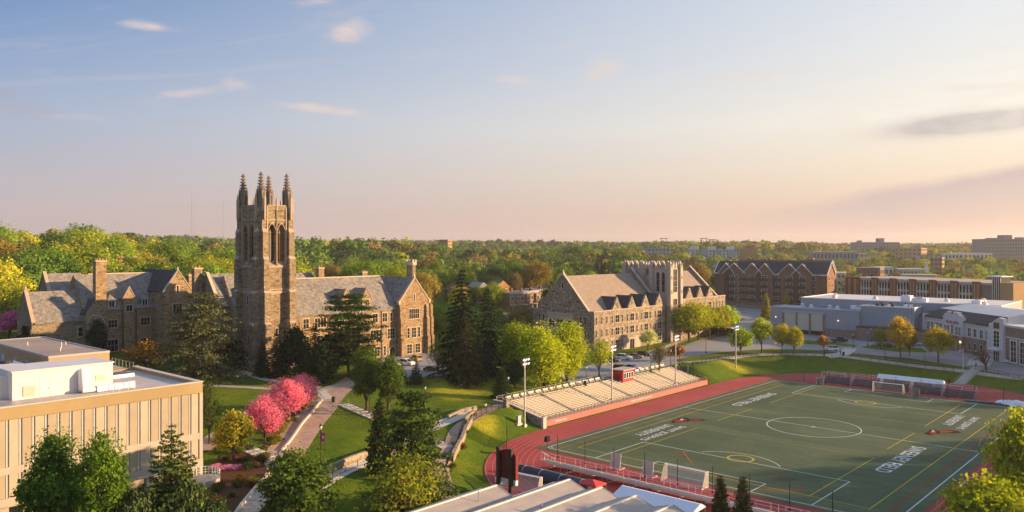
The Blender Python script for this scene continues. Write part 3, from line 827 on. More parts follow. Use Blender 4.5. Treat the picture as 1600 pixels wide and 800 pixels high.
strip('footpath', P_((795, 632), (765, 640), (735, 656), (712, 676), (705, 700), (690, 725), (692, 750), (700, 775), (712, 800)), 2.6, PV, 0.09, 'curving path along the fence above the track')
strip('footpath', P_((860, 575), (885, 590), (908, 603)), 2.6, WC, 0.09, 'footpath from the willows to the car park')
strip('footpath', P_((908, 603), (850, 622), (795, 632)), 2.6, WC, 0.09, 'footpath behind the top of the stand')
strip('footpath', P_((1070, 578), (1120, 562), (1170, 556), (1230, 554), (1300, 556), (1360, 563), (1430, 572), (1500, 580), (1600, 592)), 2.4, WC, 0.11, 'footpath along the top of the grass bank')
strip('footpath', P_((1498, 600), (1512, 588), (1530, 574)), 3.0, M['pale_concrete'], 0.10, 'concrete steps path up the bank to the arena')
strip('footpath', P_((1528, 572), (1545, 556)), 6.0, M['pale_concrete'], 0.12, 'pale apron in front of the arena doors')
strip('footpath', P_((1292, 557), (1318, 553), (1330, 545)), 4.0, M['pale_concrete'], 0.12, 'pale crossing walk beside the white car')
strip('footpath', P_((1075, 530), (1030, 546), (985, 556), (945, 566)), 2.4, WC, 0.10, 'pavement in front of the long stone hall')
# grass islands of the car parks
for pts, lb in ((((1055, 562), (1090, 556), (1100, 559), (1062, 566)), 'grass island by the lamp in the stone hall car park'), (((1092, 556), (1120, 553), (1128, 556), (1100, 560)), 'grass island near the bus'),
                (((1215, 530), (1290, 534), (1340, 540), (1336, 542), (1260, 538), (1212, 534)), 'grass strip between the lanes by the gymnasium'), (((1345, 543), (1370, 537), (1440, 545), (1450, 551), (1400, 550)), 'grass island under the orange trees'),
                (((1080, 512), (1140, 507), (1142, 511), (1090, 517)), 'grass island by the young trees')):
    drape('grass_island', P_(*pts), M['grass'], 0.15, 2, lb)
# planting beds
drape('mulch_bed', P_((328, 745), (345, 712), (380, 702), (412, 722), (418, 735), (398, 765), (360, 815), (330, 800)), M['mulch'], 0.09, 2, 'brown mulch bed between library and walk')
drape('mulch_bed', P_((432, 690), (452, 655), (492, 622), (502, 628), (478, 655), (448, 700)), M['mulch'], 0.07, 2, 'mulch bed under the pink cherries')
drape('mulch_bed', P_((518, 588), (545, 584), (555, 590), (535, 596)), M['mulch'], 0.08, 2, 'mulch ring under the pine')

# parking bay lines
mb = MB()
for (x0, y0, x1, y1, n) in [(950, 578, 1010, 566, 8), (920, 594, 968, 583, 5), (1075, 548, 1110, 541, 6), (1345, 556, 1440, 568, 10), (1240, 543, 1290, 548, 6)]:
    for k in range(n):
        t_ = k / (n - 1)
        p = np.array(at(x0 + (x1 - x0) * t_, y0 + (y1 - y0) * t_))
        for s in range(6):
            q0 = p + np.array([UY, -UX]) * (s * .8); q1 = q0 + np.array([UY, -UX]) * .8
            w = np.array([UX, UY]) * .06
            z0, z1 = h1(*q0) + .1, h1(*q1) + .1
            mb.poly([(*(q0 - w), z0), (*(q1 - w), z1), (*(q1 + w), z1), (*(q0 + w), z0)])
put(mb.build('parking_bay_lines', M['road_white']), 'white painted parking bay lines', None, None, 'structure')
# ------------------------------------------------------------------ building helpers
# local axes of a building: x along the front (u), -y towards the viewer's right (v), so the -y face is the sunlit one
WIN = {}
def window_mesh(w, h, nx, ny, frame='limestone', arch=False, fr=.22, glass='glass', d=.10, mull=.09):
    key = (w, h, nx, ny, frame, arch, fr, glass)
    if key in WIN: return WIN[key]
    mb = MB()
    def bar(x0, x1, z0, z1, dd): mb.box(x0, x1, -dd, .05, z0, z1, 0)
    bar(-w / 2 - fr, -w / 2, -fr, h + (0 if arch else fr), d); bar(w / 2, w / 2 + fr, -fr, h + (0 if arch else fr), d)
    bar(-w / 2, w / 2, -fr, 0, d + .05)
    top = [(-w / 2, h), (w / 2, h)]
    if arch:
        n = 7; pts = []
        for k in range(n + 1):
            t = k / n
            pts.append((-w / 2 + w * t, h + w * .62 * (1 - abs(2 * t - 1) ** 1.7)))
        for k in range(n):
            (x0, z0), (x1, z1) = pts[k], pts[k + 1]
            mb.prism([(x0, .05, z0), (x1, .05, z1), (x1 * (1 + 2 * fr / w), .05, z1 + fr), (x0 * (1 + 2 * fr / w), .05, z0 + fr)], (0, -.05 - d, 0), 0)
        mb.poly([(-w / 2, -.012, 0), (w / 2, -.012, 0)] + [(x, -.012, z) for x, z in pts[::-1]], 1)
    else:
        bar(-w / 2, w / 2, h, h + fr, d)
        mb.poly([(-w / 2, -.012, 0), (w / 2, -.012, 0), (w / 2, -.012, h), (-w / 2, -.012, h)], 1)
    for k in range(1, nx): bar(-w / 2 + w * k / nx - mull / 2, -w / 2 + w * k / nx + mull / 2, 0, h, d * .75)
    for k in range(1, ny): mb.box(-w / 2, w / 2, -d * .4, .02, h * k / ny - .04, h * k / ny + .04, 0)
    WIN[key] = mb.mesh('window', [M[frame], M[glass]])
    return WIN[key]
def win(par, x, y, z, w, h, nx=1, ny=2, face='y', name='window', **k):
    return inst(name, window_mesh(w, h, nx, ny, **k), par, (x, y, z), {'y': 0, 'x': -math.pi / 2, '-y': math.pi, '-x': math.pi / 2}[face])
def walls(mb, x0, x1, y0, y1, z0, z1, mi=0):
    mb.box(x0, x1, y0, y1, z0, z1, mi)
def gable_roof(mb, x0, x1, y0, y1, ze, zr, axis='x', ov=.35, th=.28, mi=0):
    """two slabs meeting at the ridge, which runs along the axis"""
    if axis == 'x':
        ym = (y0 + y1) / 2; s = (zr - ze) / (ym - y0); dz = ov * s
        for (ya, yb) in ((y0 - ov, ym), (y1 + ov, ym)):
            mb.prism([(x0, ya, ze - dz), (x0, yb, zr), (x0, yb, zr + th), (x0, ya, ze - dz + th)], (x1 - x0, 0, 0), mi)
    else:
        xm = (x0 + x1) / 2; s = (zr - ze) / (xm - x0); dz = ov * s
        for (xa, xb) in ((x0 - ov, xm), (x1 + ov, xm)):
            mb.prism([(xa, y0, ze - dz), (xb, y0, zr), (xb, y0, zr + th), (xa, y0, ze - dz + th)], (0, y1 - y0, 0), mi)
def gable_end(mb, c0, c1, pos, ze, zr, th=.6, axis='x', mi=0, extra=0.0, z0=None):
    """gable wall (pentagon or triangle) standing across the ridge axis"""
    m_ = (c0 + c1) / 2
    zz = ze if z0 is None else z0
    pts = [(c0, zz), (c1, zz), (c1, ze + extra), (m_, zr + extra), (c0, ze + extra)] if z0 is not None else [(c0, ze), (c1, ze), (m_, zr)]
    if axis == 'x': mb.prism([(pos, c, z) for c, z in pts], (th, 0, 0), mi)
    else: mb.prism([(c, pos, z) for c, z in pts], (0, th, 0), mi)
def coping(mb, c0, c1, pos, ze, zr, w=.7, th=.35, axis='x', mi=0):
    m_ = (c0 + c1) / 2
    for a in (c0, c1):
        d = .25 if a < m_ else -.25
        p = [(a - d, ze - abs(d) * (zr - ze) / abs(m_ - c0)), (m_, zr), (m_, zr + th), (a - d, ze + th - abs(d) * (zr - ze) / abs(m_ - c0))]
        if axis == 'x': mb.prism([(pos, c, z) for c, z in p], (w, 0, 0), mi)
        else: mb.prism([(c, pos, z) for c, z in p], (0, w, 0), mi)
def flush_coping_cap(mb, x, y, z, r=.3, h=1.1, mi=0):
    mb.tbox(x - r, x + r, y - r, y + r, z, z + h, r * .8, mi)
def chimney(par, x, y, z0, z1, wx, wy, m='hall_stone', pots=2):
    mb = MB()
    mb.box(x - wx / 2, x + wx / 2, y - wy / 2, y + wy / 2, z0, z1 - .5)
    mb.box(x - wx / 2 - .15, x + wx / 2 + .15, y - wy / 2 - .15, y + wy / 2 + .15, z1 - .5, z1 - .15, 1)
    c = mb.build('chimney', [M[m], M['limestone']], par)
    mb = MB()
    for k in range(pots):
        f = (k + .5) / pots - .5
        mb.tube([(x + f * wx * .8 * (wx >= wy), y + f * wy * .8 * (wy > wx), z1 - .16), (x + f * wx * .8 * (wx >= wy), y + f * wy * .8 * (wy > wx), z1 + .45)], [.24, .2], 8)
    mb.build('chimney_pot', M['tan_brick'], c)
    return c
def building(name, a, b, z, label, cat='building', rz=TH):
    return empty(name, (*ab(a, b), z), rz, label, cat)

# ------------------------------------------------------------------ bell tower
def bell_tower():
    z0 = 5.2; S = 10.4
    t = building('bell_tower', -7.1, -88.4, z0, 'tall gothic stone bell tower with four crocketed pinnacles', 'tower')
    t.scale = (1, 1.17, 1)
    top = 47.3 - z0; sill = 32.7 - z0; arch = 43.2 - z0
    m = [M['tower_stone'], M['tower_limestone']]
    mb = MB()
    mb.box(.5, S - .5, .5, S - .5, -3, sill)
    mb.box(.2, S - .2, .2, S - .2, -3, 3.0)
    # belfry stage: piers and mullions leave real openings (two per face)
    pw = 1.95; cx = S / 2
    for x in (.5, S - .5 - pw):
        for y in (.5, S - .5 - pw):
            mb.box(x, x + pw, y, y + pw, sill, arch)
    mb.box(.5, S - .5, .5, S - .5, arch, top - .4)
    mb.box(1.6, S - 1.6, 1.6, S - 1.6, top - .5, top - .2, 1)
    for c in ((cx, .85), (cx, S - .85), (.85, cx), (S - .85, cx)):
        w = .32
        mb.box(c[0] - w, c[0] + w, c[1] - w, c[1] + w, sill, arch)
    # deep splayed jambs and sloping sills
    for fx in ('-y', 'y', '-x', 'x'):
        a0, a1 = pw + .5, S - .5 - pw
        def P3(u, d, z):
            return {'-y': (u, .5 + d, z), 'y': (u, S - .5 - d, z), '-x': (.5 + d, u, z), 'x': (S - .5 - d, u, z)}[fx]
        mb.prism([P3(a0, -.05, sill - .6), P3(a0, 1.2, sill - .6), P3(a0, 1.2, sill + .9), P3(a0, -.05, sill - .2)], tuple(np.array(P3(a1, 0, 0)) - np.array(P3(a0, 0, 0))), 1)
        wid = (a1 - a0) / 2
        for h in (0, 1):
            c = a0 + wid * (h + .5)
            # pointed head
            n = 8
            pts = []
            hw = wid / 2 - .16
            for k in range(n + 1):
                s = k / n * 2 - 1
                pts.append((c + s * hw, arch - 2.0 + 2.0 * (1 - abs(s) ** 1.8)))
            for k in range(n):
                (u0, q0), (u1, q1) = pts[k], pts[k + 1]
                mb.prism([P3(u0, .15, q0), P3(u1, .15, q1), P3(u1, .15, arch + .1), P3(u0, .15, arch + .1)], tuple(np.array(P3(0, .9, 0)) - np.array(P3(0, .15, 0))), 0)
                mb.prism([P3(u0, -.14, q0 + .0), P3(u1, -.14, q1 + .0), P3(u1, -.14, q1 + .34), P3(u0, -.14, q0 + .34)], tuple(np.array(P3(0, .3, 0)) - np.array(P3(0, 0, 0))), 1)
            # tracery and mullion inside each light
            mb.prism([P3(c - .06, .7, sill), P3(c + .06, .7, sill), P3(c + .06, .7, arch - .2), P3(c - .06, .7, arch - .2)], tuple(np.array(P3(0, .25, 0)) - np.array(P3(0, 0, 0))), 1)
            mb.prism([P3(c - hw, .7, arch - 2.2), P3(c + hw, .7, arch - 2.2), P3(c + hw, .7, arch - 2.08), P3(c - hw, .7, arch - 2.08)], tuple(np.array(P3(0, .22, 0)) - np.array(P3(0, 0, 0))), 1)
            # thin shafts either side
            for e in (-1, 1):
                u = c + e * (hw + .14)
                mb.prism([P3(u - .16, -.22, sill - .3), P3(u + .16, -.22, sill - .3), P3(u + .16, -.22, top + .4), P3(u - .16, -.22, top + .4)], tuple(np.array(P3(0, .6, 0)) - np.array(P3(0, 0, 0))), 1)
    # string courses
    for z, h, o in ((sill - .75, .4, .18), (25.2 - z0, .7, .12), (25.2 - z0 + 1.0, .25, .10), (arch + .9, .3, .15), (3.0, .4, .3)):
        mb.box(.5 - o, S - .5 + o, .5 - o, S - .5 + o, z, z + h, 1)
    body = mb.build('shaft', m, t)
    # plain dark box in the belfry, the interior's shade put into its colour
    mb = MB(); mb.box(2.5, S - 2.5, 2.5, S - 2.5, sill, arch + .3); mb.build('belfry_shade', M['dark_metal'], t)
    # corner buttresses, stepped
    for ix in (0, 1):
        for iy in (0, 1):
            mb = MB()
            X = .5 if ix == 0 else S - .5; Y = .5 if iy == 0 else S - .5
            sx = -1 if ix == 0 else 1; sy = -1 if iy == 0 else 1
            for (zb, zt, pr, w) in ((-3, 3.2, 2.15, 2.0), (3.2, 13, 1.9, 1.75), (13, 21.0, 1.55, 1.65), (21.0, 29.5, 1.25, 1.5), (29.5, 36.5, .85, 1.35), (36.5, top - .2, .42, 1.2)):
                for (dx_, dy_) in ((1, 0), (0, 1)):
                    if dx_: x0, x1, y0, y1 = X, X + sx * pr, Y - sy * .25, Y - sy * (.25 + w)
                    else: x0, x1, y0, y1 = X - sx * .25, X - sx * (.25 + w), Y, Y + sy * pr
                    xa, xb = sorted((x0, x1)); ya, yb = sorted((y0, y1))
                    mb.box(xa, xb, ya, yb, zb, zt - .6, 0)
                    # sloped weathering, leaning back to the wall
                    if dx_: mb.prism([(X, ya, zt - .6), (X + sx * pr, ya, zt - .6), (X + sx * pr * .62, ya, zt + .25), (X, ya, zt + .25)], (0, yb - ya, 0), 1)
                    else: mb.prism([(xa, Y, zt - .6), (xa, Y + sy * pr, zt - .6), (xa, Y + sy * pr * .62, zt + .25), (xa, Y, zt + .25)], (xb - xa, 0, 0), 1)
            mb.build('buttress', m, t)
            # octagonal corner turret with niche and crocketed spire
            mb = MB(); px, py = X - sx * .95, Y - sy * .95
            mb.lathe(px, py, [(1.08, sill + 6), (1.08, top + .2), (.95, top + .5), (.95, top + 4.1), (.84, top + 4.3)], 8, 0)
            for q in range(8):
                an = 2 * math.pi * q / 8
                ca, sa = math.cos(an), math.sin(an)
                # gablet over each face
                A = np.array([px, py]) + 1.0 * np.array([ca, sa]); T_ = np.array([-sa, ca]) * .40
                mb.prism([(*(A - T_), top + 3.7), (*(A + T_), top + 3.7), (*A, top + 4.9)], (-ca * .35, -sa * .35, 0), 1)
                an2 = an + math.pi / 8
                B_ = np.array([px, py]) + .98 * np.array([math.cos(an2), math.sin(an2)])
                mb.box(B_[0] - .13, B_[0] + .13, B_[1] - .13, B_[1] + .13, top - .6, top + 4.2, 1)
                mb.tbox(B_[0] - .15, B_[0] + .15, B_[1] - .15, B_[1] + .15, top + 4.2, top + 5.1, .13, 1)
            mb.lathe(px, py, [(.80, top + 4.2), (.66, top + 4.7), (.10, top + 8.6), (.05, top + 9.4)], 8, 1)
            for k in range(5):
                z = top + 5.2 + k * .78; r = .66 - (z - top - 4.6) / 4 * .50 + .16
                for q in range(8):
                    an = 2 * math.pi * q / 8
                    x, y = px + r * math.cos(an), py + r * math.sin(an)
                    mb.tbox(x - .19, x + .19, y - .19, y + .19, z, z + .36, .09, 1)
            mb.tbox(px - .26, px + .26, py - .26, py + .26, top + 8.75, top + 9.05, .05, 1)
            mb.build('pinnacle', [M['stained_stone'], M['stained_stone']], t)
            # dark plates on the sides paint the shade inside the recesses
            mb = MB()
            for an in (0, math.pi / 2, math.pi, 1.5 * math.pi):
                ca, sa = math.cos(an), math.sin(an)
                A = np.array([px, py]) + .90 * np.array([ca, sa]); T_ = np.array([-sa, ca]) * .20
                mb.prism([(*(A - T_), top + .9), (*(A + T_), top + .9), (*(A + T_), top + 3.2), (*A, top + 3.7), (*(A - T_), top + 3.2)], (ca * .02, sa * .02, 0))
            mb.build('niche_shade', M['dark_metal'], t)
    # parapet panels between the pinnacles with slot loops
    for fx in range(4):
        mb = MB()
        for k in range(2):
            u0, u1 = 2.6 + k * 2.75, 2.6 + k * 2.75 + 2.45
            lo, hi = top - .6, top + .55
            q = {0: (u0, u1, .35, .85), 1: (u0, u1, S - .85, S - .35), 2: (.35, .85, u0, u1), 3: (S - .85, S - .35, u0, u1)}[fx]
            mb.box(*q, lo, hi, 0); mb.box(q[0] - .06, q[1] + .06, q[2] - .06, q[3] + .06, hi, hi + .22, 1)
        c = S / 2
        xx, yy2 = {0: (c, .4), 1: (c, S - .4), 2: (.4, c), 3: (S - .4, c)}[fx]
        mb.box(xx - .2, xx + .2, yy2 - .2, yy2 + .2, top - .6, top + 1.5, 1); mb.tbox(xx - .24, xx + .24, yy2 - .24, yy2 + .24, top + 1.5, top + 3.1, .22, 1)
        mb.build('parapet', m, t)
    # small finials on the outer buttress ends
    for (x, y) in ((-.1, 1.4), (1.4, -.1), (S + .1, 1.4), (S - 1.4, -.1), (-.1, S - 1.4)):
        mb = MB(); mb.box(x - .25, x + .25, y - .25, y + .25, top - 3.0, top + 2.0, 1); mb.tbox(x - .3, x + .3, y - .3, y + .3, top + 2.0, top + 2.25, .1, 1); mb.tbox(x - .2, x + .2, y - .2, y + .2, top + 2.25, top + 4.0, .18, 1)
        mb.build('finial', m, t)
    for (z, yv) in ((17.2, 5.6), (10.5, 6.8), (7.0, 5.3), (13.0, 4.4)):
        win(t, .5, yv, z, .55, 2.2, 1, 2, 'x', frame='tower_limestone', fr=.2)
    for (xv, z) in ((5.2, 5.0), (5.2, 9.0)):
        win(t, xv, .5, z, .6, 2.0, 1, 2, 'y', frame='tower_limestone', fr=.2)
    mb = MB(); mb.tube([(4.2, 6, top - .3), (4.2, 6, top + 7)], [.05, .03], 5); mb.tube([(3.4, 6, top + 5.4), (5.0, 6, top + 5.4)], .03, 4); mb.tube([(4.2, 5.4, top + 5.9), (4.2, 6.6, top + 5.9)], .03, 4)
    mb.build('aerial', M['grey_metal'], t)
bell_tower()

# ------------------------------------------------------------------ stone hall right of the tower
def right_hall():
    z0 = 4.8; a0, b0 = 3.4, -89.0
    t = building('stone_hall', a0, b0, z0, 'long stone hall with slate roof and tall end gable right of the bell tower')
    E_ = 19.2 - z0; RZ = 28.2 - z0; L = 34.6
    m = M['hall_stone']
    mb = MB(); mb.box(-1, L, 0, 16, -3, E_); gable_end(mb, 0, 16, L - .6, E_, RZ, .6); mb.build('wall', m, t)
    mb = MB(); gable_roof(mb, -1, L + .2, 0, 16, E_, RZ); mb.build('roof', M['slate'], t)
    mb = MB(); mb.box(-1, L, -.18, 0, E_ - .35, E_ - .1); mb.build('eaves_gutter', M['dark_metal'], t)
    mb = MB(); mb.box(-.8, 7, 7.86, 8.14, RZ + .2, RZ + .5); mb.box(7, L, 7.86, 8.14, RZ + .2, RZ + .5); mb.build('ridge_tiles', M['limestone'], t)
    # wall dormers
    for xd in (16.6, 23.6):
        mb = MB(); w = 1.65
        mb.box(xd - w, xd + w, -.15, 6, E_ - 2.0, E_ + 3.4)
        gable_end(mb, xd - w, xd + w, -.15, E_ + 3.4, E_ + 6.3, .5, 'y')
        d = mb.build('dormer', m, t)
        mb = MB(); gable_roof(mb, xd - w, xd + w, .35, 6.6, E_ + 3.4, E_ + 6.1, 'y', .25, .2); mb.build('dormer_roof', M['slate'], d)
        mb = MB(); coping(mb, xd - w, xd + w, -.3, E_ + 3.4, E_ + 6.3, .6, .3, 'y'); mb.build('coping', M['limestone'], d)
        win(d, xd, -.15, E_ + 1.2, 1.3, 1.9, 2, 2)
    # cross wing with the big gable
    x0, x1, yf = L, L + 11.8, -1.3
    GE, GZ = 20.9 - z0, 27.9 - z0
    mb = MB(); mb.box(x0, x1, yf, 20, -3, GE); gable_end(mb, x0, x1, yf, GE, GZ, .6, 'y'); gable_end(mb, x0, x1, 19.4, GE, GZ, .6, 'y'); mb.build('gable_wing', m, t)
    mb = MB(); gable_roof(mb, x0, x1, yf + .6, 19.4, GE, GZ, 'y', .2); mb.build('roof', M['slate'], t)
    mb = MB(); coping(mb, x0, x1, yf - .15, GE, GZ, .8, .42, 'y'); flush_coping_cap(mb, (x0 + x1) / 2, yf + .25, GZ + .2, .3, 1.3)
    for xx in (x0, x1): mb.box(xx - .35, xx + .35, yf - .2, yf + .8, GE - .6, GE + .5)
    mb.build('coping', M['limestone'], t)
    for xb, w in ((x0 - .1, .95), (x1 - 1.6, 1.0), (x1 + .1, .8)):
        mb = MB()
        for (za, zb, pr) in ((-3, 6, 1.3), (6, 11.5, .95), (11.5, 15, .6)):
            mb.box(xb - .1, xb + w, yf - pr, yf, za, zb - .5); mb.prism([(xb - .1, yf, zb - .5), (xb - .1, yf - pr, zb - .5), (xb - .1, yf - pr * .5, zb + .1), (xb - .1, yf, zb + .1)], (w + .1, 0, 0))
        mb.build('buttress', m, t)
    # octagonal stair turret
    mb = MB(); tx, ty = x1 - .6, 6.5
    mb.lathe(tx, ty, [(1.75, -2), (1.75, 20.6), (1.95, 20.9), (1.6, 21.2), (1.45, 21.5), (1.45, 26.6), (1.6, 26.9), (1.6, 27.6)], 8)
    tu = mb.build('turret', M['tower_stone'], t)
    mb = MB(); mb.lathe(tx, ty, [(1.9, 20.5), (1.95, 20.8), (1.6, 21.3)], 8); mb.build('turret_trim', M['limestone'], tu); mb = MB(); mb.lathe(tx, ty, [(1.65, 26.7), (1.8, 26.9), (1.8, 27.3), (1.62, 27.8)], 8)
    for q in range(8):
        an = 2 * math.pi * (q + .5) / 8
        mb.box(tx + 1.5 * math.cos(an) - .2, tx + 1.5 * math.cos(an) + .2, ty + 1.5 * math.sin(an) - .2, ty + 1.5 * math.sin(an) + .2, 27.6, 28.5)
    mb.build('turret_trim', M['limestone'], tu)
    # windows (columns measured on the facade plane)
    X = lambda px, b=b0: on_b(px, b) - a0
    for px, w, nx in ((478, 1.7, 2), (496, 1.7, 2), (505, 1.7, 2), (526, 1.7, 2), (534, 1.7, 2), (586, 1.8, 2), (601, 1.7, 2), (611, .8, 1)):
        win(t, X(px), 0, 10.7, w, 2.5, nx, 2)
    for px, w, nx in ((478, 1.7, 2), (500, 1.7, 2), (515, 1.7, 2), (531, 1.7, 2), (583, 1.9, 2), (592, 1.9, 2), (611, 2.6, 3)):
        win(t, X(px), 0, 5.6, w, 2.9, nx, 3)
    for px, w, nx in ((478, 1.7, 2), (500, 1.7, 2), (522, 1.7, 2), (540, 1.7, 2), (589, 1.9, 2), (601, .8, 1)):
        win(t, X(px), 0, .9, w, 2.7, nx, 3)
    Xg = lambda px: on_b(px, b0 + 1.3) - a0
    win(t, Xg(647), yf, 11.0, 4.0, 2.9, 5, 2); win(t, Xg(647.2), yf, 16.3, .45, 2.1, 1, 1)
    for px, w, nx in ((638, .9, 1), (646.5, 1.7, 2), (654.5, .9, 1)): win(t, Xg(px), yf, 5.4, w, 2.9, nx, 3)
    for px in (639.6, 652.6): win(t, Xg(px), yf, .7, 1.9, 2.7, 2, 3)
    # door in its pointed arch and rain pipes
    win(t, X(613), 0, 0.1, 1.9, 2.0, 2, 1, name='door', arch=True, glass='door_wood', fr=.35)
    for px in (596, 560):
        mb = MB(); mb.box(X(px) - .1, X(px) + .1, -.2, 0, 0, E_ - .3); mb.build('rain_pipe', M['dark_metal'], t)
    # the parallel range behind, seen over the ridge
    mb = MB(); mb.box(-4, 26, 24, 36, -3, 14.0); gable_end(mb, 24, 36, 25.4, 14, 24.2, .6); gable_end(mb, 24, 36, -4, 14, 24.2, .6); mb.build('rear_range', m, t)
    mb = MB(); gable_roof(mb, -3.9, 25.9, 24, 36, 14, 24.2); mb.build('roof', M['slate'], t)
    chimney(t, 26.5, 27, 8, 26.2, 2.0, 1.4); chimney(t, 44.0, 28, 6, 24.5, 1.9, 1.3); chimney(t, 12, 30, 20, 27.8, 2.0, 1.4)
right_hall()

# ------------------------------------------------------------------ left stone hall
def left_hall():
    z0 = 6.3; a0, b0 = -40.3, -148.0
    t = building('stone_hall', a0, b0, z0, 'rambling stone hall with big chimney, dormers and gables left of the bell tower')
    m = M['tower_stone']; m2 = M['hall_stone']; sl = M['slate']
    # low block with its gable end
    mb = MB(); mb.box(0, 14, 0, 12, -3, 10.3); gable_end(mb, -.06, 12.06, -.3, 10.3, 18.6, .7, z0=-3, extra=.35); lw = mb.build('low_block', m, t)
    mb = MB(); gable_roof(mb, .4, 16, 0, 12, 10.3, 18.2); mb.build('roof', sl, t)
    mb = MB(); coping(mb, 0, 12, -.45, 10.65, 18.95, .95, .35); flush_coping_cap(mb, 0, 6, 19.2, .3, 1.2); mb.build('coping', M['tower_limestone'], t)
    mb = MB(); mb.box(-.9, .1, -.7, .5, -3, 5); mb.box(-.7, .1, -.5, .5, 5, 8.5); mb.build('buttress', m, t); mb = MB(); mb.box(-.9, .1, 11.4, 12.6, -3, 6.5); mb.build('buttress', m, t)
    for y, z in ((6, 6.8), (6, 1.6)): win(t, -.3, y, z, 1.8, 2.6, 2, 2, 'x', frame='tower_limestone')
    win(t, on_b(125.5, b0) - a0, 0, 5.6, 1.1, 2.6, 1, 2, frame='limestone', fr=.28)
    mb = MB(); mb.box(0, 13, -.2, 0, 9.85, 10.1); mb.build('eaves_gutter', M['dark_metal'], t)
    # stepped gable wing behind, between low block and chimney
    mb = MB(); mb.box(9, 18, 12, 26, -3, 14); gable_end(mb, 12, 26, 8.6, 14, 23.2, .7); mb.build('rear_wing', m, t)
    mb = MB(); gable_roof(mb, 9.2, 19, 12, 26, 14, 22.8); mb.build('roof', sl, t)
    mb = MB(); coping(mb, 12, 26, 8.4, 14.3, 23.4, .95, .35); mb.build('coping', M['tower_limestone'], t)
    # main block
    xa, xb = 13.2, 34.0; E_, RZ = 12.9, 22.6
    mb = MB(); mb.box(xa, xb, .0, 17, -3, E_); gable_end(mb, 0, 17, xa - .2, E_, RZ, .7); mb.build('wall', m2, t)
    mb = MB(); gable_roof(mb, xa, xb + 6, 0, 17, E_, RZ); mb.build('roof', sl, t)
    mb = MB(); mb.box(xa + 4, xb + 1, 8.36, 8.64, RZ + .2, RZ + .5); mb.build('ridge_tiles', M['limestone'], t)
    mb = MB(); mb.box(xa + 6, xb, -.2, 0, E_ - .45, E_ - .15); mb.build('eaves_gutter', M['dark_metal'], t)
    chimney(t, on_b(153.5, b0) - a0 + .6, .6, -3, 27.2, 2.9, 2.3, 'hall_stone', 3)
    # porch gable with a blind pointed arch
    px0, px1 = on_b(135, b0 + 3) - a0, on_b(165, b0 + 3) - a0
    mb = MB(); mb.box(px0, px1, -3.0, 3, -3, 12.2); gable_end(mb, px0, px1, -3.0, 12.2, 16.0, .5, 'y'); pg = mb.build('porch', m, t)
    mb = MB(); gable_roof(mb, px0, px1, -2.5, 5, 12.2, 15.9, 'y', .3, .25); mb.build('porch_roof', M['dark_slate'], pg)
    mb = MB()
    xm = (px0 + px1) / 2
    for k in range(12):
        t0, t1 = math.pi * k / 12, math.pi * (k + 1) / 12
        f = lambda q, r: (xm - r * math.cos(q), -3.12, 9.2 + r * 1.1 * math.sin(q))
        mb.prism([f(t0, 2.0), f(t1, 2.0), f(t1, 2.4), f(t0, 2.4)], (0, .14, 0))
    for s in (-2.4, 2.0): mb.box(xm + s, xm + s + .4, -3.12, -2.98, 4.5, 9.2)
    mb.build('blind_arch', M['tower_limestone'], pg)
    X = lambda px, b=b0: on_b(px, b) - a0
    # small hipped dormers
    for px in (175.3, 227):
        x = X(px); mb = MB()
        mb.box(x - 1.15, x + 1.15, .3, 5, E_ + .1, E_ + 2.5)
        d = mb.build('dormer', M['limestone'] if px < 200 else M['green_copper'], t)
        mb = MB(); i = [(x - 1.5, .0, E_ + 2.4), (x + 1.5, .0, E_ + 2.4), (x + 1.5, 5, E_ + 2.4), (x - 1.5, 5, E_ + 2.4)]
        mb.poly([i[0], i[1], (x, 1.8, E_ + 4.2)]); mb.poly([i[1], i[2], (x, 5.5, E_ + 4.2), (x, 1.8, E_ + 4.2)]); mb.poly([i[3], i[0], (x, 1.8, E_ + 4.2), (x, 5.5, E_ + 4.2)]); mb.poly(i)
        mb.build('dormer_roof', sl, d)
        win(d, x, .3, E_ + .5, 1.5, 1.7, 2, 1, frame='white_trim', fr=.12)
    # tall wall dormer
    x = X(200); w = 1.55
    mb = MB(); mb.box(x - w, x + w, -.9, 5, -3, E_ + 3.2); gable_end(mb, x - w, x + w, -.9, E_ + 3.2, E_ + 6.2, .5, 'y')
    d = mb.build('dormer', m2, t)
    mb = MB(); gable_roof(mb, x - w, x + w, -.4, 6.6, E_ + 3.2, E_ + 6.0, 'y', .25, .2); mb.build('dormer_roof', sl, d)
    mb = MB(); coping(mb, x - w, x + w, -1.05, E_ + 3.2, E_ + 6.2, .6, .3, 'y'); mb.build('coping', M['limestone'], d)
    win(d, x, -.9, E_ - .9, 1.7, 1.8, 2, 1)
    for px, z, w, h, nx in ((176, 7.5, 2.5, 2.1, 3), (227, 7.6, 2.6, 2.1, 3), (176, .6, 2.9, 3.3, 3), (227, .9, 2.6, 2.7, 3)):
        win(t, X(px), 0, z, w, h, nx, 2)
    for px in (191.5, 212.5):
        mb = MB(); mb.box(X(px) - .1, X(px) + .1, -.22, 0, -1, E_ - .3); mb.build('rain_pipe', M['dark_metal'], t)
    # projecting gable wing, lit
    c0, c1 = -7.6 - a0, 1.0 - a0; yf = -7.0
    GE, GZ = 25.6 - z0, 29.9 - z0 + .3
    mb = MB(); mb.box(c0, c1, yf, 12, -3, GE - 1.6); gable_end(mb, c0, c1, yf, GE - 1.6, GZ, .6, 'y'); mb.build('gable_wing', m2, t)
    mb = MB(); gable_roof(mb, c0, c1, yf + .6, 15, GE - 1.6, GZ - .2, 'y', .25); mb.build('roof', M['dark_slate'], t)
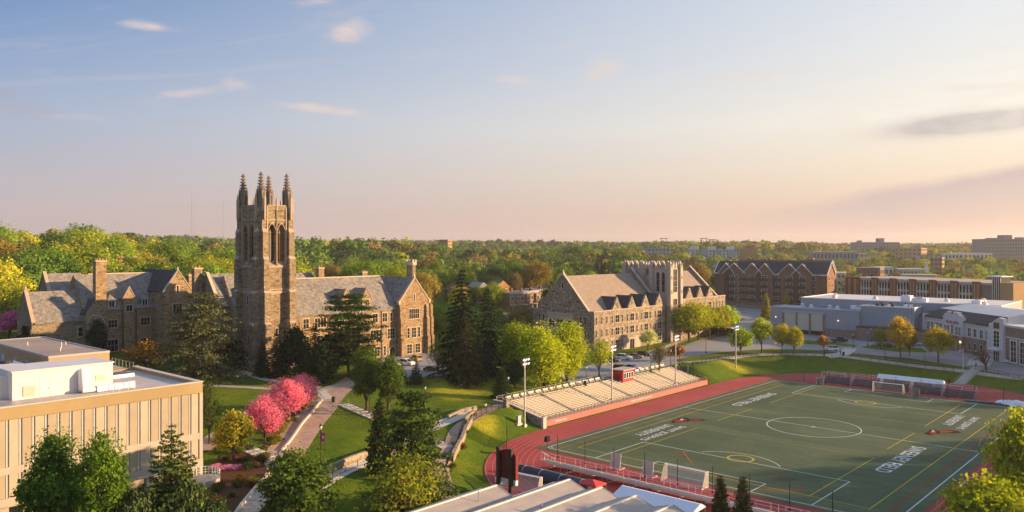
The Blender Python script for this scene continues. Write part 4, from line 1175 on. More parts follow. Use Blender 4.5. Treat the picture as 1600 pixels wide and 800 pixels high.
    mb = MB(); coping(mb, c0, c1, yf - .15, GE - 1.6, GZ, .8, .35, 'y'); flush_coping_cap(mb, (c0 + c1) / 2, yf + .3, GZ + .2, .25, .9); mb.build('coping', M['limestone'], t)
    mb = MB()
    for (za, zb, pr) in ((-3, 7, 1.5), (7, 13, 1.1), (13, 17.5, .6)): mb.box(c0 - pr, c0 + .1, yf + .2, yf + 1.6, za, zb)
    mb.build('buttress', m, t)
    gx = lambda px: on_b(px, b0 + 7) - a0
    win(t, gx(277.5), yf, 10.9, 2.7, 3.0, 3, 2); win(t, gx(277.5), yf, 17.2, .6, 2.1, 1, 1); win(t, gx(276), yf, 4.5, 2.6, 2.5, 3, 2)
    # flat-topped bay and chimney beside it
    d0, d1 = c1, c1 + 7.6
    mb = MB(); mb.box(d0, d1, yf + 1.6, 10, -3, 17.7); mb.build('flat_bay', m2, t)
    mb = MB(); mb.box(d0 - .1, d1 + .15, yf + 1.45, 10.1, 17.7, 18.05); mb.box(d0 + .4, d1 - .4, yf + 2.2, 9.6, 18.05, 19.6); mb.build('bay_parapet', M['limestone'], t)
    chimney(t, d0 + .9, yf + 2.6, 12, 22.6, 2.0, 1.6)
    win(t, d0 + 4.6, yf + 1.6, 10.8, .8, 1.6, 1, 1)
    # wing that joins the tower
    e0, e1 = 36.5, 58
    y0 = -33.0
    mb = MB(); mb.box(e0, e1, y0, y0 + 14, -3, 14.5); gable_end(mb, y0, y0 + 14, e0 - .2, 14.5, 23.4, .7); mb.build('link_wing', m, t)
    mb = MB(); gable_roof(mb, e0, e1, y0, y0 + 14, 14.5, 23.0); mb.build('roof', sl, t)
    mb = MB(); coping(mb, y0, y0 + 14, e0 - .4, 14.7, 23.5, .9, .35); mb.build('coping', M['limestone'], t)
    chimney(t, e0 - 2, y0 + 9, 6, 25.2, 2.4, 1.6, 'tower_stone')
    mb = MB(); xd = e0 + 6.0
    mb.box(xd - 1.3, xd + 1.3, y0 - .2, y0 + 5, 8, 17.2); gable_end(mb, xd - 1.3, xd + 1.3, y0 - .2, 17.2, 19.6, .5, 'y')
    d = mb.build('dormer', m2, t)
    mb = MB(); gable_roof(mb, xd - 1.3, xd + 1.3, y0 + .3, y0 + 6, 17.2, 19.4, 'y', .2, .2); mb.build('dormer_roof', sl, d)
    win(d, xd, y0 - .2, 14.6, .9, 1.7, 1, 2)
left_hall()

# ------------------------------------------------------------------ long stone hall with twin battlemented towers
def post_hall():
    z0 = 3.6; a0, b0 = 87.1, -53.0
    t = building('stone_hall', a0, b0, z0, 'long pale stone hall with four dormer gables and battlemented twin towers')
    m = M['pale_stone']; sl = M['post_slate']; pl = M['post_limestone']
    PZ = 16.9 - z0; RZ = 27.6 - z0; D = 25.0; L = 40.0
    mb = MB(); mb.box(0, L + 2, 0, D, -4, PZ)
    gable_end(mb, 2.2, D - 2.2, 0, PZ, RZ + 1.0, .7); mb.build('wall', m, t)
    mb = MB(); gable_roof(mb, .7, L - .5, 2.2, D - 2.2, PZ - .2, RZ, ov=.1); mb.build('roof', sl, t)
    mb = MB(); coping(mb, 2.2, D - 2.2, -.15, PZ, RZ + 1.0, .95, .38); flush_coping_cap(mb, .3, D / 2, RZ + 1.2, .35, 1.2)
    mb.box(-.12, L, -.12, .5, PZ, PZ + .25); mb.box(-.12, .5, .5, 2.6, PZ, PZ + .25); mb.box(-.12, .5, D - 2.6, D, PZ, PZ + .25)
    coping(mb, .8, D - .8, L - 1.2, PZ - .1, RZ + 2.0, 1.1, .45); mb.build('coping', pl, t)
    mb = MB(); gable_end(mb, 1.0, D - 1.0, L - 1.0, PZ, RZ + 1.8, .7); mb.build('cross_wall', m, t)
    mb = MB(); mb.box(.6, L - .5, .5, 2.4, PZ - .05, PZ + .05); mb.build('roof_gutter', M['grey_roof'], t)
    for px in (964, 987.4, 1008.8, 1030):
        x = on_b(px, b0) - a0; w = 2.15
        mb = MB(); mb.prism([(x - w - .3, -.06, PZ - .1), (x + w + .3, -.06, PZ - .1), (x + w + .3, -.06, PZ + .35), (x, -.06, PZ + 4.3), (x - w - .3, -.06, PZ + .35)], (0, .6, 0)); d = mb.build('dormer', m, t)
        mb = MB(); gable_roof(mb, x - w, x + w, .45, 9.5, PZ + .3, PZ + 4.1, 'y', .15, .22); mb.build('dormer_roof', M['dark_slate'], d)
        mb = MB(); mb.box(x - .35, x + .35, -.12, .0, PZ + 1.3, PZ + 2.2); mb.build('vent', M['dark_metal'], d)
    X = lambda px: on_b(px, b0) - a0
    rows = (9.4, 5.4, 1.5)
    singles = (931.5, 940, 948, 956.2, 972.5, 980.3, 995, 1002.5, 1016.4, 1024, 1037, 1043.7, 1050.4, 1057)
    pairs = (964.5, 987.5, 1009.5, 1030.5)
    for r, z in enumerate(rows):
        for px in singles: win(t, X(px), 0, z, .75, 2.2, 1, 2, frame='post_limestone', fr=.16)
        for px in pairs:
            if r == 2 and px == 987.5: continue
            win(t, X(px), 0, z, 2.3, 2.3, 2, 2, frame='post_limestone', fr=.22)
    win(t, X(987.5), 0, .1, 2.6, 3.2, 2, 1, frame='post_limestone', fr=.4, name='door')
    mb = MB(); x = X(987.5); mb.box(x - 5, x - 1.8, -.12, .0, -.5, 4.2); mb.build('entrance_panel', pl, t); mb = MB(); mb.box(x + 1.8, x + 5, -.12, .0, -.5, 4.2); mb.build('entrance_panel', pl, t)
    # end wall windows and the pale bay
    mb = MB(); mb.box(-.5, 0, 8.0, 18.4, -4, 12.0); mb.box(-.65, 0, 7.8, 18.6, 12.0, 12.5); mb.build('window_bay', pl, t)
    for y in (9.9, 13.2, 16.5):
        for z in (8.0, 4.0): win(t, -.5, y, z, 2.3, 2.3, 2, 2, 'x', frame='post_limestone', fr=.12)
    for y in (3.4, 5.2, 20.4, 22.2):
        for z in rows: win(t, 0, y, z, .75, 2.2, 1, 2, 'x', frame='post_limestone', fr=.16)
    win(t, 0, D / 2, 20.5, .8, 1.6, 1, 2, 'x', frame='post_limestone', fr=.16)
    # transept: two square towers with pointed battlements
    tx0, tx1 = 42.6, 49.4
    T = 30.5 - z0
    for yi, (ya, yb) in enumerate(((-1.4, 6.0), (9.8, 17.4))):
        mb = MB(); mb.box(tx0, tx1, ya, yb, PZ - .2 if yi == 0 else -4, T - 1.2); mb.box(tx0 - .1, tx1 + .1, ya - .1, yb, -4, PZ - .2, 1)
        # corner piers and pointed merlons
        n = 4
        for k in range(n):
            f = (k + .5) / n
            for (cx_, cy_, ww_, dd_) in ((tx0 + f * (tx1 - tx0), ya + .3, .48, .36), (tx0 + f * (tx1 - tx0), yb - .3, .48, .36), (tx0 + .3, ya + f * (yb - ya), .36, .66), (tx1 - .3, ya + f * (yb - ya), .36, .66)):
                mb.box(cx_ - ww_, cx_ + ww_, cy_ - dd_, cy_ + dd_, T - 1.2, T + .5)
                if ww_ > dd_: mb.prism([(cx_ - ww_, cy_ - dd_, T + .5), (cx_ + ww_, cy_ - dd_, T + .5), (cx_, cy_ - dd_, T + 1.7)], (0, 2 * dd_, 0))
                else: mb.prism([(cx_ - ww_, cy_ - dd_, T + .5), (cx_ - ww_, cy_ + dd_, T + .5), (cx_ - ww_, cy_, T + 1.7)], (2 * ww_, 0, 0))
        for (cx_, cy_) in ((tx0, ya), (tx1, ya), (tx0, yb), (tx1, yb)):
            mb.box(cx_ - .75, cx_ + .75, cy_ - .75, cy_ + .75, PZ - .3, T + .3); mb.box(cx_ - .8, cx_ + .8, cy_ - .8, cy_ + .8, -4, PZ - .3, 1); mb.tbox(cx_ - .75, cx_ + .75, cy_ - .75, cy_ + .75, T + .3, T + 1.9, .7)
        tw = mb.build('battlemented_tower', [pl, m], t)
        ym = (ya + yb) / 2
        for dy_ in (-1.1, 1.1): win(tw, tx0, ym + dy_, PZ + 4.6, 1.2, 6.2, 1, 3, 'x', frame='post_limestone', fr=.15, arch=True)
        for q in range(n):
            for yy3 in (ya + (q + .5) / n * (yb - ya),): win(tw, tx0 - .06, yy3, T - .6, .32, .9, 1, 1, 'x', frame='post_limestone', fr=.05)
        win(tw, (tx0 + tx1) / 2, ya, PZ + 4.4, 2.6, 8.0, 3, 4, frame='post_limestone', fr=.3)
        win(tw, (tx0 + tx1) / 2, ya, PZ - 4.6, 2.6, 6.6, 3, 3, frame='post_limestone', fr=.3)
        for xx in (tx0, tx1):
            for zz in (PZ + 9, PZ + 4, PZ - 1, T - .3): win(tw, xx, ya - .75, zz, .3, 1.1, 1, 1, frame='post_limestone', fr=.06)
    mb = MB(); mb.box(tx0 + .4, tx1 - .4, 6.05, 9.75, -4, T - 3.5); mb.build('transept_wall', pl, t)
    # far half
    f0, f1 = tx1, 86.2; PZ2 = 18.2 - z0
    mb = MB(); mb.box(f0, f1, 0, D, -4, PZ2); gable_end(mb, 1, D - 1, f1 - 5.5, PZ2, RZ + 1.6, .7); mb.build('wall', m, t)
    mb = MB(); gable_roof(mb, f0, f1 - 5.2, 2.2, D - 2.2, PZ2 - .3, RZ, ov=.1); mb.build('roof', sl, t)
    mb = MB(); coping(mb, .8, D - .8, f1 - 5.7, PZ2, RZ + 1.8, 1.0, .42); mb.box(f0, f1 + .1, -.12, .5, PZ2, PZ2 + .25); mb.build('coping', pl, t)
    for px in (1077.5, 1094, 1109.5):
        x = on_b(px, b0) - a0; w = 2.3
        mb = MB(); mb.prism([(x - w - .3, -.06, PZ2 - .1), (x + w + .3, -.06, PZ2 - .1), (x + w + .3, -.06, PZ2 + .3), (x, -.06, PZ2 + 4.2), (x - w - .3, -.06, PZ2 + .3)], (0, .6, 0)); d = mb.build('dormer', m, t)
        mb = MB(); gable_roof(mb, x - w, x + w, .45, 9.5, PZ2 + .2, PZ2 + 4.0, 'y', .15, .22); mb.build('dormer_roof', M['dark_slate'], d)
    for px, w in ((1072, .75), (1083, .75), (1093, 2.2), (1102, .75), (1109, 2.2), (1115, .75), (1120, .75), (1124.5, .75), (1129, .75)):
        for z in (10.6, 6.4, 2.2): win(t, on_b(px, b0) - a0, 0, z, w, 2.2, 2 if w > 1 else 1, 2, frame='post_limestone', fr=.16)
post_hall()

# ------------------------------------------------------------------ concrete library, lower left
def library():
    z0 = 4.6; a0, b0 = -59.2, -14.6
    t = building('library', a0, b0, z0, 'low concrete library with ribbed panels and flat roof in the lower left')
    W_, D = 58.0, 54.0; TZ = 18.0 - z0
    c = M['panel_concrete']; k = M['concrete']
    mb = MB(); mb.box(-W_, -.5, .9, D, TZ - 12.0, TZ - .6); mb.box(-W_, -.6, 3.4, D - 1, -6, TZ - 12.0); mb.build('wall', M['concrete'], t)
    # roof slab and parapet
    mb = MB(); mb.box(-W_, 0, .35, .95, TZ - 1.5, TZ, 0); mb.box(-.6, 0, .95, 22.5, TZ - 1.5, TZ, 0); mb.box(-W_, -.6, 22.0, 22.5, TZ - .6, TZ - .1)
    mb.build('parapet', M['tan_fascia'], t)
    mb = MB(); mb.box(-W_, .08, .25, .95, TZ, TZ + .14); mb.box(-.7, .08, .95, 22.6, TZ, TZ + .14); mb.build('coping', M['pale_concrete'], t)
    mb = MB(); mb.box(-W_, -.6, .95, D, TZ - .7, TZ - .45); mb.build('roof', M['pale_roof'], t)
    # piers, panels and spandrels of the front
    lv = ((TZ - 2.7, TZ - 10.3), (TZ - 11.6, TZ - 17.0))
    pw = 1.42
    pan = MB(); fin = MB(); slot = MB(); gl = MB()
    n = int(W_ / pw)
    for zt, zb in ((TZ - 1.55, TZ - 7.2), (TZ - 8.1, TZ - 10.9)):
        for i in range(n):
            x1 = -.55 - i * pw; x0 = x1 - pw + .36
            mb = MB(); mb.box(x0, x1, .42, .9, zb, zt); mb.build('facade_panel', c if (i * 7 + (i // 3)) % 3 else M['panel_light'], t)
            slot.box(x0 - .36, x0, .56, .9, zb, zt)
            fin.box(x0 - .36, x0 - .26, .36, .56, zb, zt)
    slot.build('slit_window', M['grey_panel'], t); fin.build('sun_fin', M['pale_concrete'], t)
    mb = MB(); mb.box(-W_, 0, .3, .9, TZ - 8.1, TZ - 7.2); mb.box(-W_, 0, .2, .9, TZ - 12.0, TZ - 10.9); mb.box(-.5, -.003, .9, 22, -6, TZ - 1.5); mb.box(-.5, -.004, .28, .9, -6, TZ - 1.5); mb.build('spandrel', M['concrete'], t)
    # ground floor, set back under the overhang
    for i in range(0, 9):
        mb = MB(); mb.box(-1.5 - i * 6.4, -.7 - i * 6.4, .5, 1.3, -6, TZ - 12.0); mb.build('column', M['pale_concrete'], t)
    # white penthouse
    x0, x1, y0, y1 = -22.0, -9.6, 7.4, 14.2; zb, zt = TZ - .45, TZ + 3.1
    mb = MB(); mb.box(x0, x1, y0, y1, zb, zt); ph = mb.build('penthouse', M['white_siding'], t)
    mb = MB(); mb.box(x0 - .15, x1 + .15, y0 - .15, y1 + .15, zt, zt + .18); mb.build('penthouse_roof', M['white_roof'], ph)
    mb = MB(); mb.box(x0 - 9, x0, y0 + 2, y1 + 1, zb, zt - .6); mb.build('plant_screen', M['white_siding'], ph)
    mb = MB(); mb.box(x0 + 1.2, x0 + 2.6, y0 - .06, y0, zb + .3, zb + 1.7)
    for i in range(6): mb.box(x0 + 1.2, x0 + 2.6, y0 - .12, y0 - .06, zb + .4 + i * .22, zb + .5 + i * .22)
    mb.build('louvre', M['cream_shade'], ph)
    mb = MB(); mb.box(x0 + 3.2, x0 + 4.3, y0 - .05, y0, zb + .05, zb + 2.5); mb.box(x0 + 4.4, x0 + 5.5, y0 - .05, y0, zb + .05, zb + 2.5); mb.box(x0 + 4.2, x0 + 4.25, y0 - .14, y0 - .05, zb + 1, zb + 1.3); mb.build('door', M['cream_metal'], ph)
    # ducts
    mb = MB(); mb.tube([(x0 + 8.3, y0 - .7, zb + .3), (x0 + 8.3, y0 - .7, zb + 2.2), (x0 + 8.4, y0 - .2, zb + 2.7), (x0 + 8.4, y0 + .3, zb + 2.8)], [.62, .62, .6, .55], 12); mb.build('duct', M['white_paint'], ph, True)
    mb = MB(); mb.tube([(x0 + 7.9, y0 - 1.5, zb + .45), (x0 + 9.6, y0 - 1.6, zb + .45)], .35, 10); mb.box(x0 + 9.6, x0 + 14.6, y0 - 2.1, y0 - 1.2, zb + .1, zb + .9)
    mb.build('duct', M['white_paint'], ph)
    mb = MB(); mb.box(x1 - 2.3, x1 - 1.0, y0 - .06, y0, zb + 1.3, zb + 2.1); mb.build('window', M['cream_shade'], ph)
    mb = MB()
    for q in (0, 2.0): mb.tube([(x0 + 11.5 + q, y0 - 2.6, zb), (x0 + 11.5 + q, y0 - 2.6, zb + 1.1), (x0 + 12.3 + q, y0 - 2.6, zb + 1.1), (x0 + 12.3 + q, y0 - 2.6, zb)], .04, 5)
    mb.build('pipe_rail', M['white_paint'], t)
    mb = MB(); mb.box(-22, -9, 2.3, 2.7, zb + .05, zb + .3); mb.box(-28, -22, 2.0, 6.0, zb, zb + .25); mb.build('roof_pipe', M['grey_metal'], t)
    # brick penthouse behind
    bx0, bx1, by0, by1 = -13.0, -4.3, 22.2, 52.0; bz = 21.0 - z0
    mb = MB(); mb.box(bx0, bx1, by0, by1, -6, bz - .3); bp = mb.build('brick_penthouse', M['tan_brick'], t)
    mb = MB(); mb.box(bx0 + .3, bx1 - .3, by0 + .3, by1 - .3, bz - .3, bz - .1); mb.build('penthouse_roof', M['pink_roof'], bp)
    mb = MB(); mb.box(bx0 - .05, bx1 + .05, by0 - .05, by0 + .3, bz - .3, bz); mb.box(bx0 - .05, bx0 + .3, by0 + .3, by1, bz - .3, bz); mb.box(bx1 - .3, bx1 + .05, by0 + .3, by1, bz - .3, bz); mb.box(bx0 + .3, bx1 - .3, by1 - .3, by1 + .05, bz - .3, bz); mb.build('coping', M['grey_metal'], bp)
    for y, m_ in ((31, 'blue_panel'), (36.5, 'blue_panel'), (43, 'grey_panel')):
        mb = MB(); mb.box(bx0 - .05, bx0, y, y + 1.5, TZ - .3, TZ + 1.5); mb.build('door', M[m_], bp)
    mb = MB()
    for x, y, h in ((-8, 32, .9), (-9.5, 28, .5), (-6, 36, .4), (-10.5, 40, .5)): mb.tube([(x, y, bz - .1), (x, y, bz + h)], .12, 7)
    mb.build('vent_pipe', M['galvanised'], bp)
    # air handler left of it, and a skylight frame on the main roof
    mb = MB(); mb.box(-24, -15.5, 24, 30, zb, zb + 2.4); mb.build('air_handler', M['cream_metal'], t)
    mb = MB()
    for i in range(3): mb.tube([(-22.5 + i * 2.6, 27, zb + 2.4), (-22.5 + i * 2.6, 27, zb + 2.8)], .95, 14)
    mb.build('fan', M['dark_metal'], t)
    mb = MB(); mb.box(-6.4, -3.2, 15.6, 18.6, zb + .0, zb + .5); mb.box(-6.2, -3.4, 15.8, 18.4, zb + .5, zb + .55, 1); mb.build('skylight', [M['white_paint'], M['glass']], t)
    mb = MB()
    for i in range(7): mb.tube([(-.3, 23 + i * 1.4, TZ - .5), (-.3, 23 + i * 1.4, TZ + .6)], .04, 5)
    mb.tube([(-.3, 23, TZ + .6), (-.3, 31.4, TZ + .6)], .04, 5); mb.build('roof_rail', M['grey_metal'], t)
library()
# ------------------------------------------------------------------ far side: gymnasium, arena, garage, brick block, row houses
def gymnasium():
    z0 = 3.6; a0, b0 = 184.0, -39.4
    t = building('gymnasium', a0, b0, z0, 'blue-grey panelled gymnasium with white flat roofs and three tall roller doors')
    st, bl, wr = M['gym_stone'], M['blue_siding'], M['white_roof']
    TZ = 13.9 - z0
    # here the long front faces -x; y runs away to the left, so the front spans y = -33 .. 0
    mb = MB(); mb.box(0, 15, -33.5, 0, 3.4, TZ); lo = mb.build('front_hall', bl, t)
    mb = MB(); mb.box(-.08, 15, -33.6, -20.5, -3, 3.4); mb.box(-.08, 15, -3.6, .08, -3, 3.4); mb.box(-.02, 15, -20.5, -3.6, -3, .8); mb.build('stone_base', st, t)
    mb = MB(); mb.box(.4, 15, -33.1, -.4, TZ - .3, TZ - .1); mb.build('roof', wr, t)
    mb = MB(); mb.box(-.12, .35, -33.62, .12, TZ, TZ + .25); mb.box(.35, 15, -.35, .12, TZ, TZ + .25); mb.box(.35, 15, -33.62, -33.2, TZ, TZ + .25); mb.build('coping', M['grey_panel'], t)
    for i in range(3):
        ya = -5.6 - i * 5.15; yb = ya - 4.5
        mb = MB(); mb.box(-.10, -.02, yb, ya, 2.2, 8.6); mb.build('roller_door', M['roller_door'], t)
        mb = MB(); mb.box(-.10, -.04, yb, ya, .7, 2.2); mb.build('window', M['glass'], t)
    mb = MB(); mb.box(-.35, 0, -20.9, -5.0, 8.6, 9.2); mb.build('lintel', M['grey_panel'], t)
    mb = MB()
    for i in range(4): mb.box(-.45, 0, -5.6 - i * 5.15 + .05, -5.6 - i * 5.15 + .6, .4, 8.6)
    mb.build('column', M['gym_stone'], t)
    # second, taller mass
    mb = MB(); mb.box(1.5, 15, -51.5, -33.5, -3, 15.8 - z0); mb.build('middle_hall', M['blue_siding'], t)
    mb = MB(); mb.box(1.9, 15, -51.1, -33.8, 15.8 - z0, 15.8 - z0 + .05); mb.build('roof', wr, t)
    mb = MB(); mb.box(1.4, 1.9, -51.6, -33.4, 15.8 - z0, 16.1 - z0); mb.box(1.9, 15, -51.6, -51.1, 15.8 - z0, 16.1 - z0); mb.box(1.9, 15, -33.8, -33.4, 15.8 - z0, 16.1 - z0); mb.build('coping', M['cream_metal'], t)
    mb = MB(); mb.box(1.42, 1.5, -44.6, -37.5, 5.5, 11); mb.build('panel_recess', M['blue_panel'], t)
    # stone annex along its foot
    mb = MB(); mb.box(-3.5, 1.5, -61, -33.6, -3, 4.9); mb.build('annex', st, t)
    mb = MB(); mb.box(-3.7, 1.5, -61.2, -33.4, 4.9, 5.2); mb.build('annex_coping', M['dark_metal'], t)
    # lower brick-gabled link
    mb = MB(); mb.box(6, 15, -60, -51.5, -3, 9.5); mb.build('link_block', M['blue_panel'], t)
    mb = MB(); gable_roof(mb, 5, 12, -58, -52, 9.5, 11.0, 'x', .2, .2); mb.build('link_roof', M['dark_slate'], t)
    # rear hall, big white roof
    RZ_ = 17.2 - z0
    mb = MB(); mb.box(11, 46, -76, -7.5, -3, RZ_); mb.build('rear_hall', bl, t)
    mb = MB(); mb.box(11.4, 45.6, -75.6, -7.9, RZ_, RZ_ + .06); mb.build('roof', wr, t)
    mb = MB(); mb.box(10.85, 11.35, -76.1, -7.4, RZ_, RZ_ + .3); mb.box(11.35, 46, -76.1, -75.65, RZ_, RZ_ + .3); mb.box(11.35, 46, -7.85, -7.4, RZ_, RZ_ + .3); mb.build('coping', M['cream_metal'], t)
    # roof plant
    rng = random.Random(7)
    def vent(x, y, z, r, h):
        mb = MB(); mb.box(x - r, x + r, y - r, y + r, z, z + h * .5); mb.tube([(x, y, z + h * .5), (x, y, z + h)], [r * .6, r * .95], 10); mb.tube([(x, y, z + h), (x, y, z + h * 1.3)], [r * .95, r * .3], 10)
        mb.build('roof_vent', M['cream_metal'], t)
    for x, y in ((5, -14), (8, -20), (4.5, -24), (9, -9)): vent(x, y, TZ - .1, .8, 1.1)
    for x, y in ((18, -18), (22, -32), (30, -14), (32, -40), (25, -56), (16, -70), (34, -66), (17, -48)): vent(x, y, RZ_ + .06, .8, 1.0)
    for (x, y, z, w, d, h) in ((10, -29, TZ - .1, 2.2, 1.4, 1.6), (7, -31, TZ - .1, 1.4, 2.2, 1.3), (16, -45, RZ_, 2.0, 1.6, 2.2), (14, -50, RZ_, 1.2, 2.4, 1.6), (15.5, -68, RZ_, 2.5, 1.4, 1.6), (22, -67, RZ_, 1.4, 1.4, 1.2)):
        mb = MB(); mb.box(x - w, x + w, y - d, y + d, z + .3, z + h); mb.box(x - w * .9, x + w * .9, y - d * .9, y + d * .9, z, z + .3, 1); mb.tube([(x, y, z + h), (x, y, z + h + .3)], d * .6, 12, 1); mb.build('rooftop_unit', [M['white_paint'], M['grey_metal']], t)
    for k in range(10):
        x, y = 5 + rng.random() * 6, -37 - rng.random() * 12
        mb = MB(); mb.box(x - .5, x + .5, y - .5, y + .5, 15.8 - z0, 16.7 - z0, k % 2); mb.tube([(x, y, 16.7 - z0), (x, y, 17.1 - z0)], .3, 8, 1); mb.build('rooftop_unit', [M['white_paint'], M['dark_metal']], t)
    mb = MB()
    for y in (-2.2, -26): mb.box(-.25, 0, y - .12, y + .12, 6.4, 6.65)
    mb.build('wall_lamp', M['warm_glow'], t)
gymnasium()

def text_mesh(parent, text, x0, x1, z0, h, y, m):
    cu_ = bpy.data.curves.new('sign_lettering', 'FONT'); cu_.body = text; cu_.extrude = .02; cu_.offset = .02
    o = bpy.data.objects.new('sign_lettering', cu_); COL.objects.link(o)
    bpy.context.view_layer.update()
    me = bpy.data.meshes.new_from_object(o.evaluated_get(bpy.context.evaluated_depsgraph_get()))
    bpy.data.objects.remove(o)
    co = np.empty(len(me.vertices) * 3); me.vertices.foreach_get('co', co); co = co.reshape(-1, 3)
    X_ = (co[:, 0] - co[:, 0].min()) / np.ptp(co[:, 0]); Z_ = (co[:, 1] - co[:, 1].min()) / np.ptp(co[:, 1]); D_ = co[:, 2]
    out = np.column_stack([x0 + (x1 - x0) * X_, y - D_ - .02, z0 + h * Z_])
    me.vertices.foreach_set('co', out.ravel()); me.materials.append(m); me.update()
    q = bpy.data.objects.new('sign_lettering', me); COL.objects.link(q); q.parent = parent
    return q
def arena():
    A, B = Vector((142.6, 275.6)), Vector((143.8, 240.0))
    d = (B - A); L = d.length; rz = math.atan2(d.y, d.x)
    z0 = 3.8
    t = empty('arena', (A.x, A.y, z0), rz, 'white arena front with dark hipped roof edge and a stepped name gable', 'building')
    # local: x from A to B along the front, -y towards the car park
    E_ = 10.0; D = 26
    mb = MB(); mb.box(0, L, 0, D, 5.0, E_); mb.build('wall', M['light_stucco'], t)
    mb = MB(); mb.box(-.08, L + .08, -.08, D, -3, 5.0); mb.build('stone_base', M['gym_stone'], t)
    mb = MB(); mb.prism([(0, -.5, E_ - .1), (0, 5.0, E_ + 2.3), (0, 5.0, E_ + 1.9), (0, -.5, E_ - .5)], (L, 0, 0)); mb.build('roof', M['blue_shingle'], t)
    mb = MB(); mb.prism([(-.1, 5.0, E_ + 2.35), (-.1, 15, E_ + 3.9), (-.1, D, E_ + 2.9), (-.1, D, E_ - 2), (-.1, 5.0, E_ - 2)], (L + .2, 0, 0)); mb.build('white_roof', M['white_roof'], t)
    mb = MB(); mb.box(-.7, -.02, -.8, D, -3, E_ + .6); mb.box(L + .02, L + .9, -.8, 6, -3, E_ + .6); mb.build('end_pier', M['light_stucco'], t)
    # stepped gable carrying the name
    g0, g1 = L * .335, L * .635
    mb = MB(); mb.box(g0, g1, -1.0, .2, 5.0, E_ + 1.0); mb.box(g0 + .9, g1 - .9, -1.0, .2, E_ + 1.0, E_ + 1.7); mb.box(g0 + 2.3, g1 - 2.3, -1.0, .2, E_ + 1.7, E_ + 2.5)
    gb = mb.build('name_gable', M['light_stucco'], t)
    mb = MB(); gm = (g0 + g1) / 2; mb.box(gm - .4, gm + .4, -1.1, .3, E_ + 1.8, E_ + 3.0); mb.build('gable_block', M['gym_stone'], gb)
    mb = MB(); mb.box(g0, g1, -.95, .1, -3, 5.0); mb.build('gable_base', M['gym_stone'], gb)
    text_mesh(gb, 'HAGAN ARENA', g0 + 1.8, g1 - 1.8, E_ - 1.35, .95, -1.0, M['maroon'])
    for f in (.05, .115, .19, .255, .70, .78, .87, .95): win(t, L * f, -.08 if f > 0 else 0, 5.4, 1.5, 2.6, 2, 2, frame='white_trim', fr=.18)
    for f in (.70, .78, .87, .95, .06, .13): win(t, L * f, -.08, 1.2, 1.2, 2.2, 1, 2, frame='limestone', fr=.2)
    for x in (g0 + 1.4, g0 + 3.0, g1 - 1.4, g1 - 3.0): win(gb, x, -1.0, 5.2, 1.2, 2.7, 2, 2, frame='white_trim', fr=.15)
    win(gb, gm, -1.0, 5.2, 1.3, 3.2, 2, 3, frame='white_trim', fr=.15)
    for x in (g0 + 2.2, g1 - 2.2): win(gb, x, -.95, 0, 1.6, 2.8, 2, 2, frame='limestone', fr=.35, name='door', glass='door_wood')
    mb = MB()
    for x in (g0 + .8, gm, g1 - .8): mb.lathe(x, -1.25, [(.12, 2.9), (.24, 3.1), (.24, 3.5), (.1, 3.6)], 8)
    mb.build('wall_lamp', M['warm_glow'], gb)
    mb = MB(); mb.box(gm + 1.2, gm + 2.8, -1.12, -1.0, 3.4, 4.4); mb.build('banner', M['banner_pink'], gb)
    # annex to the right: gabled stucco porch, stone bay with big windows
    x0 = L + .9
    mb = MB(); mb.box(x0, x0 + 7.5, -2.0, 20, -3, 9.0); mb.prism([(x0, -2.0, 9.0), (x0 + 7.5, -2.0, 9.0), (x0 + 7.5, -2.0, 12.6), (x0 + 5.5, -2.0, 12.8), (x0 + 3.0, -2.0, 11.6), (x0 + 1.2, -2.0, 9.8)], (0, 1.2, 0)); an = mb.build('porch_gable', M['light_stucco'], t)
    win(an, x0 + 4.6, -2.0, 4.2, 2.6, 4.6, 2, 4, frame='white_trim', fr=.3); win(an, x0 + 4.6, -2.0, 9.6, 2.4, 1.6, 2, 1, frame='limestone', fr=.3)
    win(an, x0 + 4.6, -2.0, 0, 2.6, 2.8, 3, 2, frame='white_trim', fr=.2, name='door')
    mb = MB(); mb.lathe(x0 + 4.6, -2.4, [(.2, 3.3), (2.2, 3.4), (2.2, 3.65), (.2, 3.7)], 16); mb.build('canopy', M['white_paint'], an)
    mb = MB(); mb.box(x0 + 7.5, x0 + 22, -1.2, 20, -3, 10.4); sb = mb.build('stone_bay', M['gym_stone'], t)
    mb = MB(); mb.box(x0 + 7.4, x0 + 22, -1.5, 20, 10.4, 11.0); mb.box(x0 + 7.4, x0 + 22, -1.3, -1.0, 7.2, 7.6); mb.build('cornice', M['light_stucco'], sb)
    for x in (x0 + 11.0, x0 + 15.0, x0 + 19): win(sb, x, -1.2, .6, 2.4, 6.0, 2, 4, frame='white_trim', fr=.35)
    # white gable of the court behind
    mb = MB(); mb.prism([(x0 - 20, 24, 11.5), (x0 + 6, 24, 11.5), (x0 - 7, 24, 15.2)], (0, 20, 0)); mb.build('court_gable', M['light_stucco'], t)
    mb = MB(); gable_roof(mb, x0 - 20, x0 + 6, 23.6, 44, 11.5, 15.2, 'y', .4, .25); mb.build('court_roof', M['grey_panel'], t)
arena()

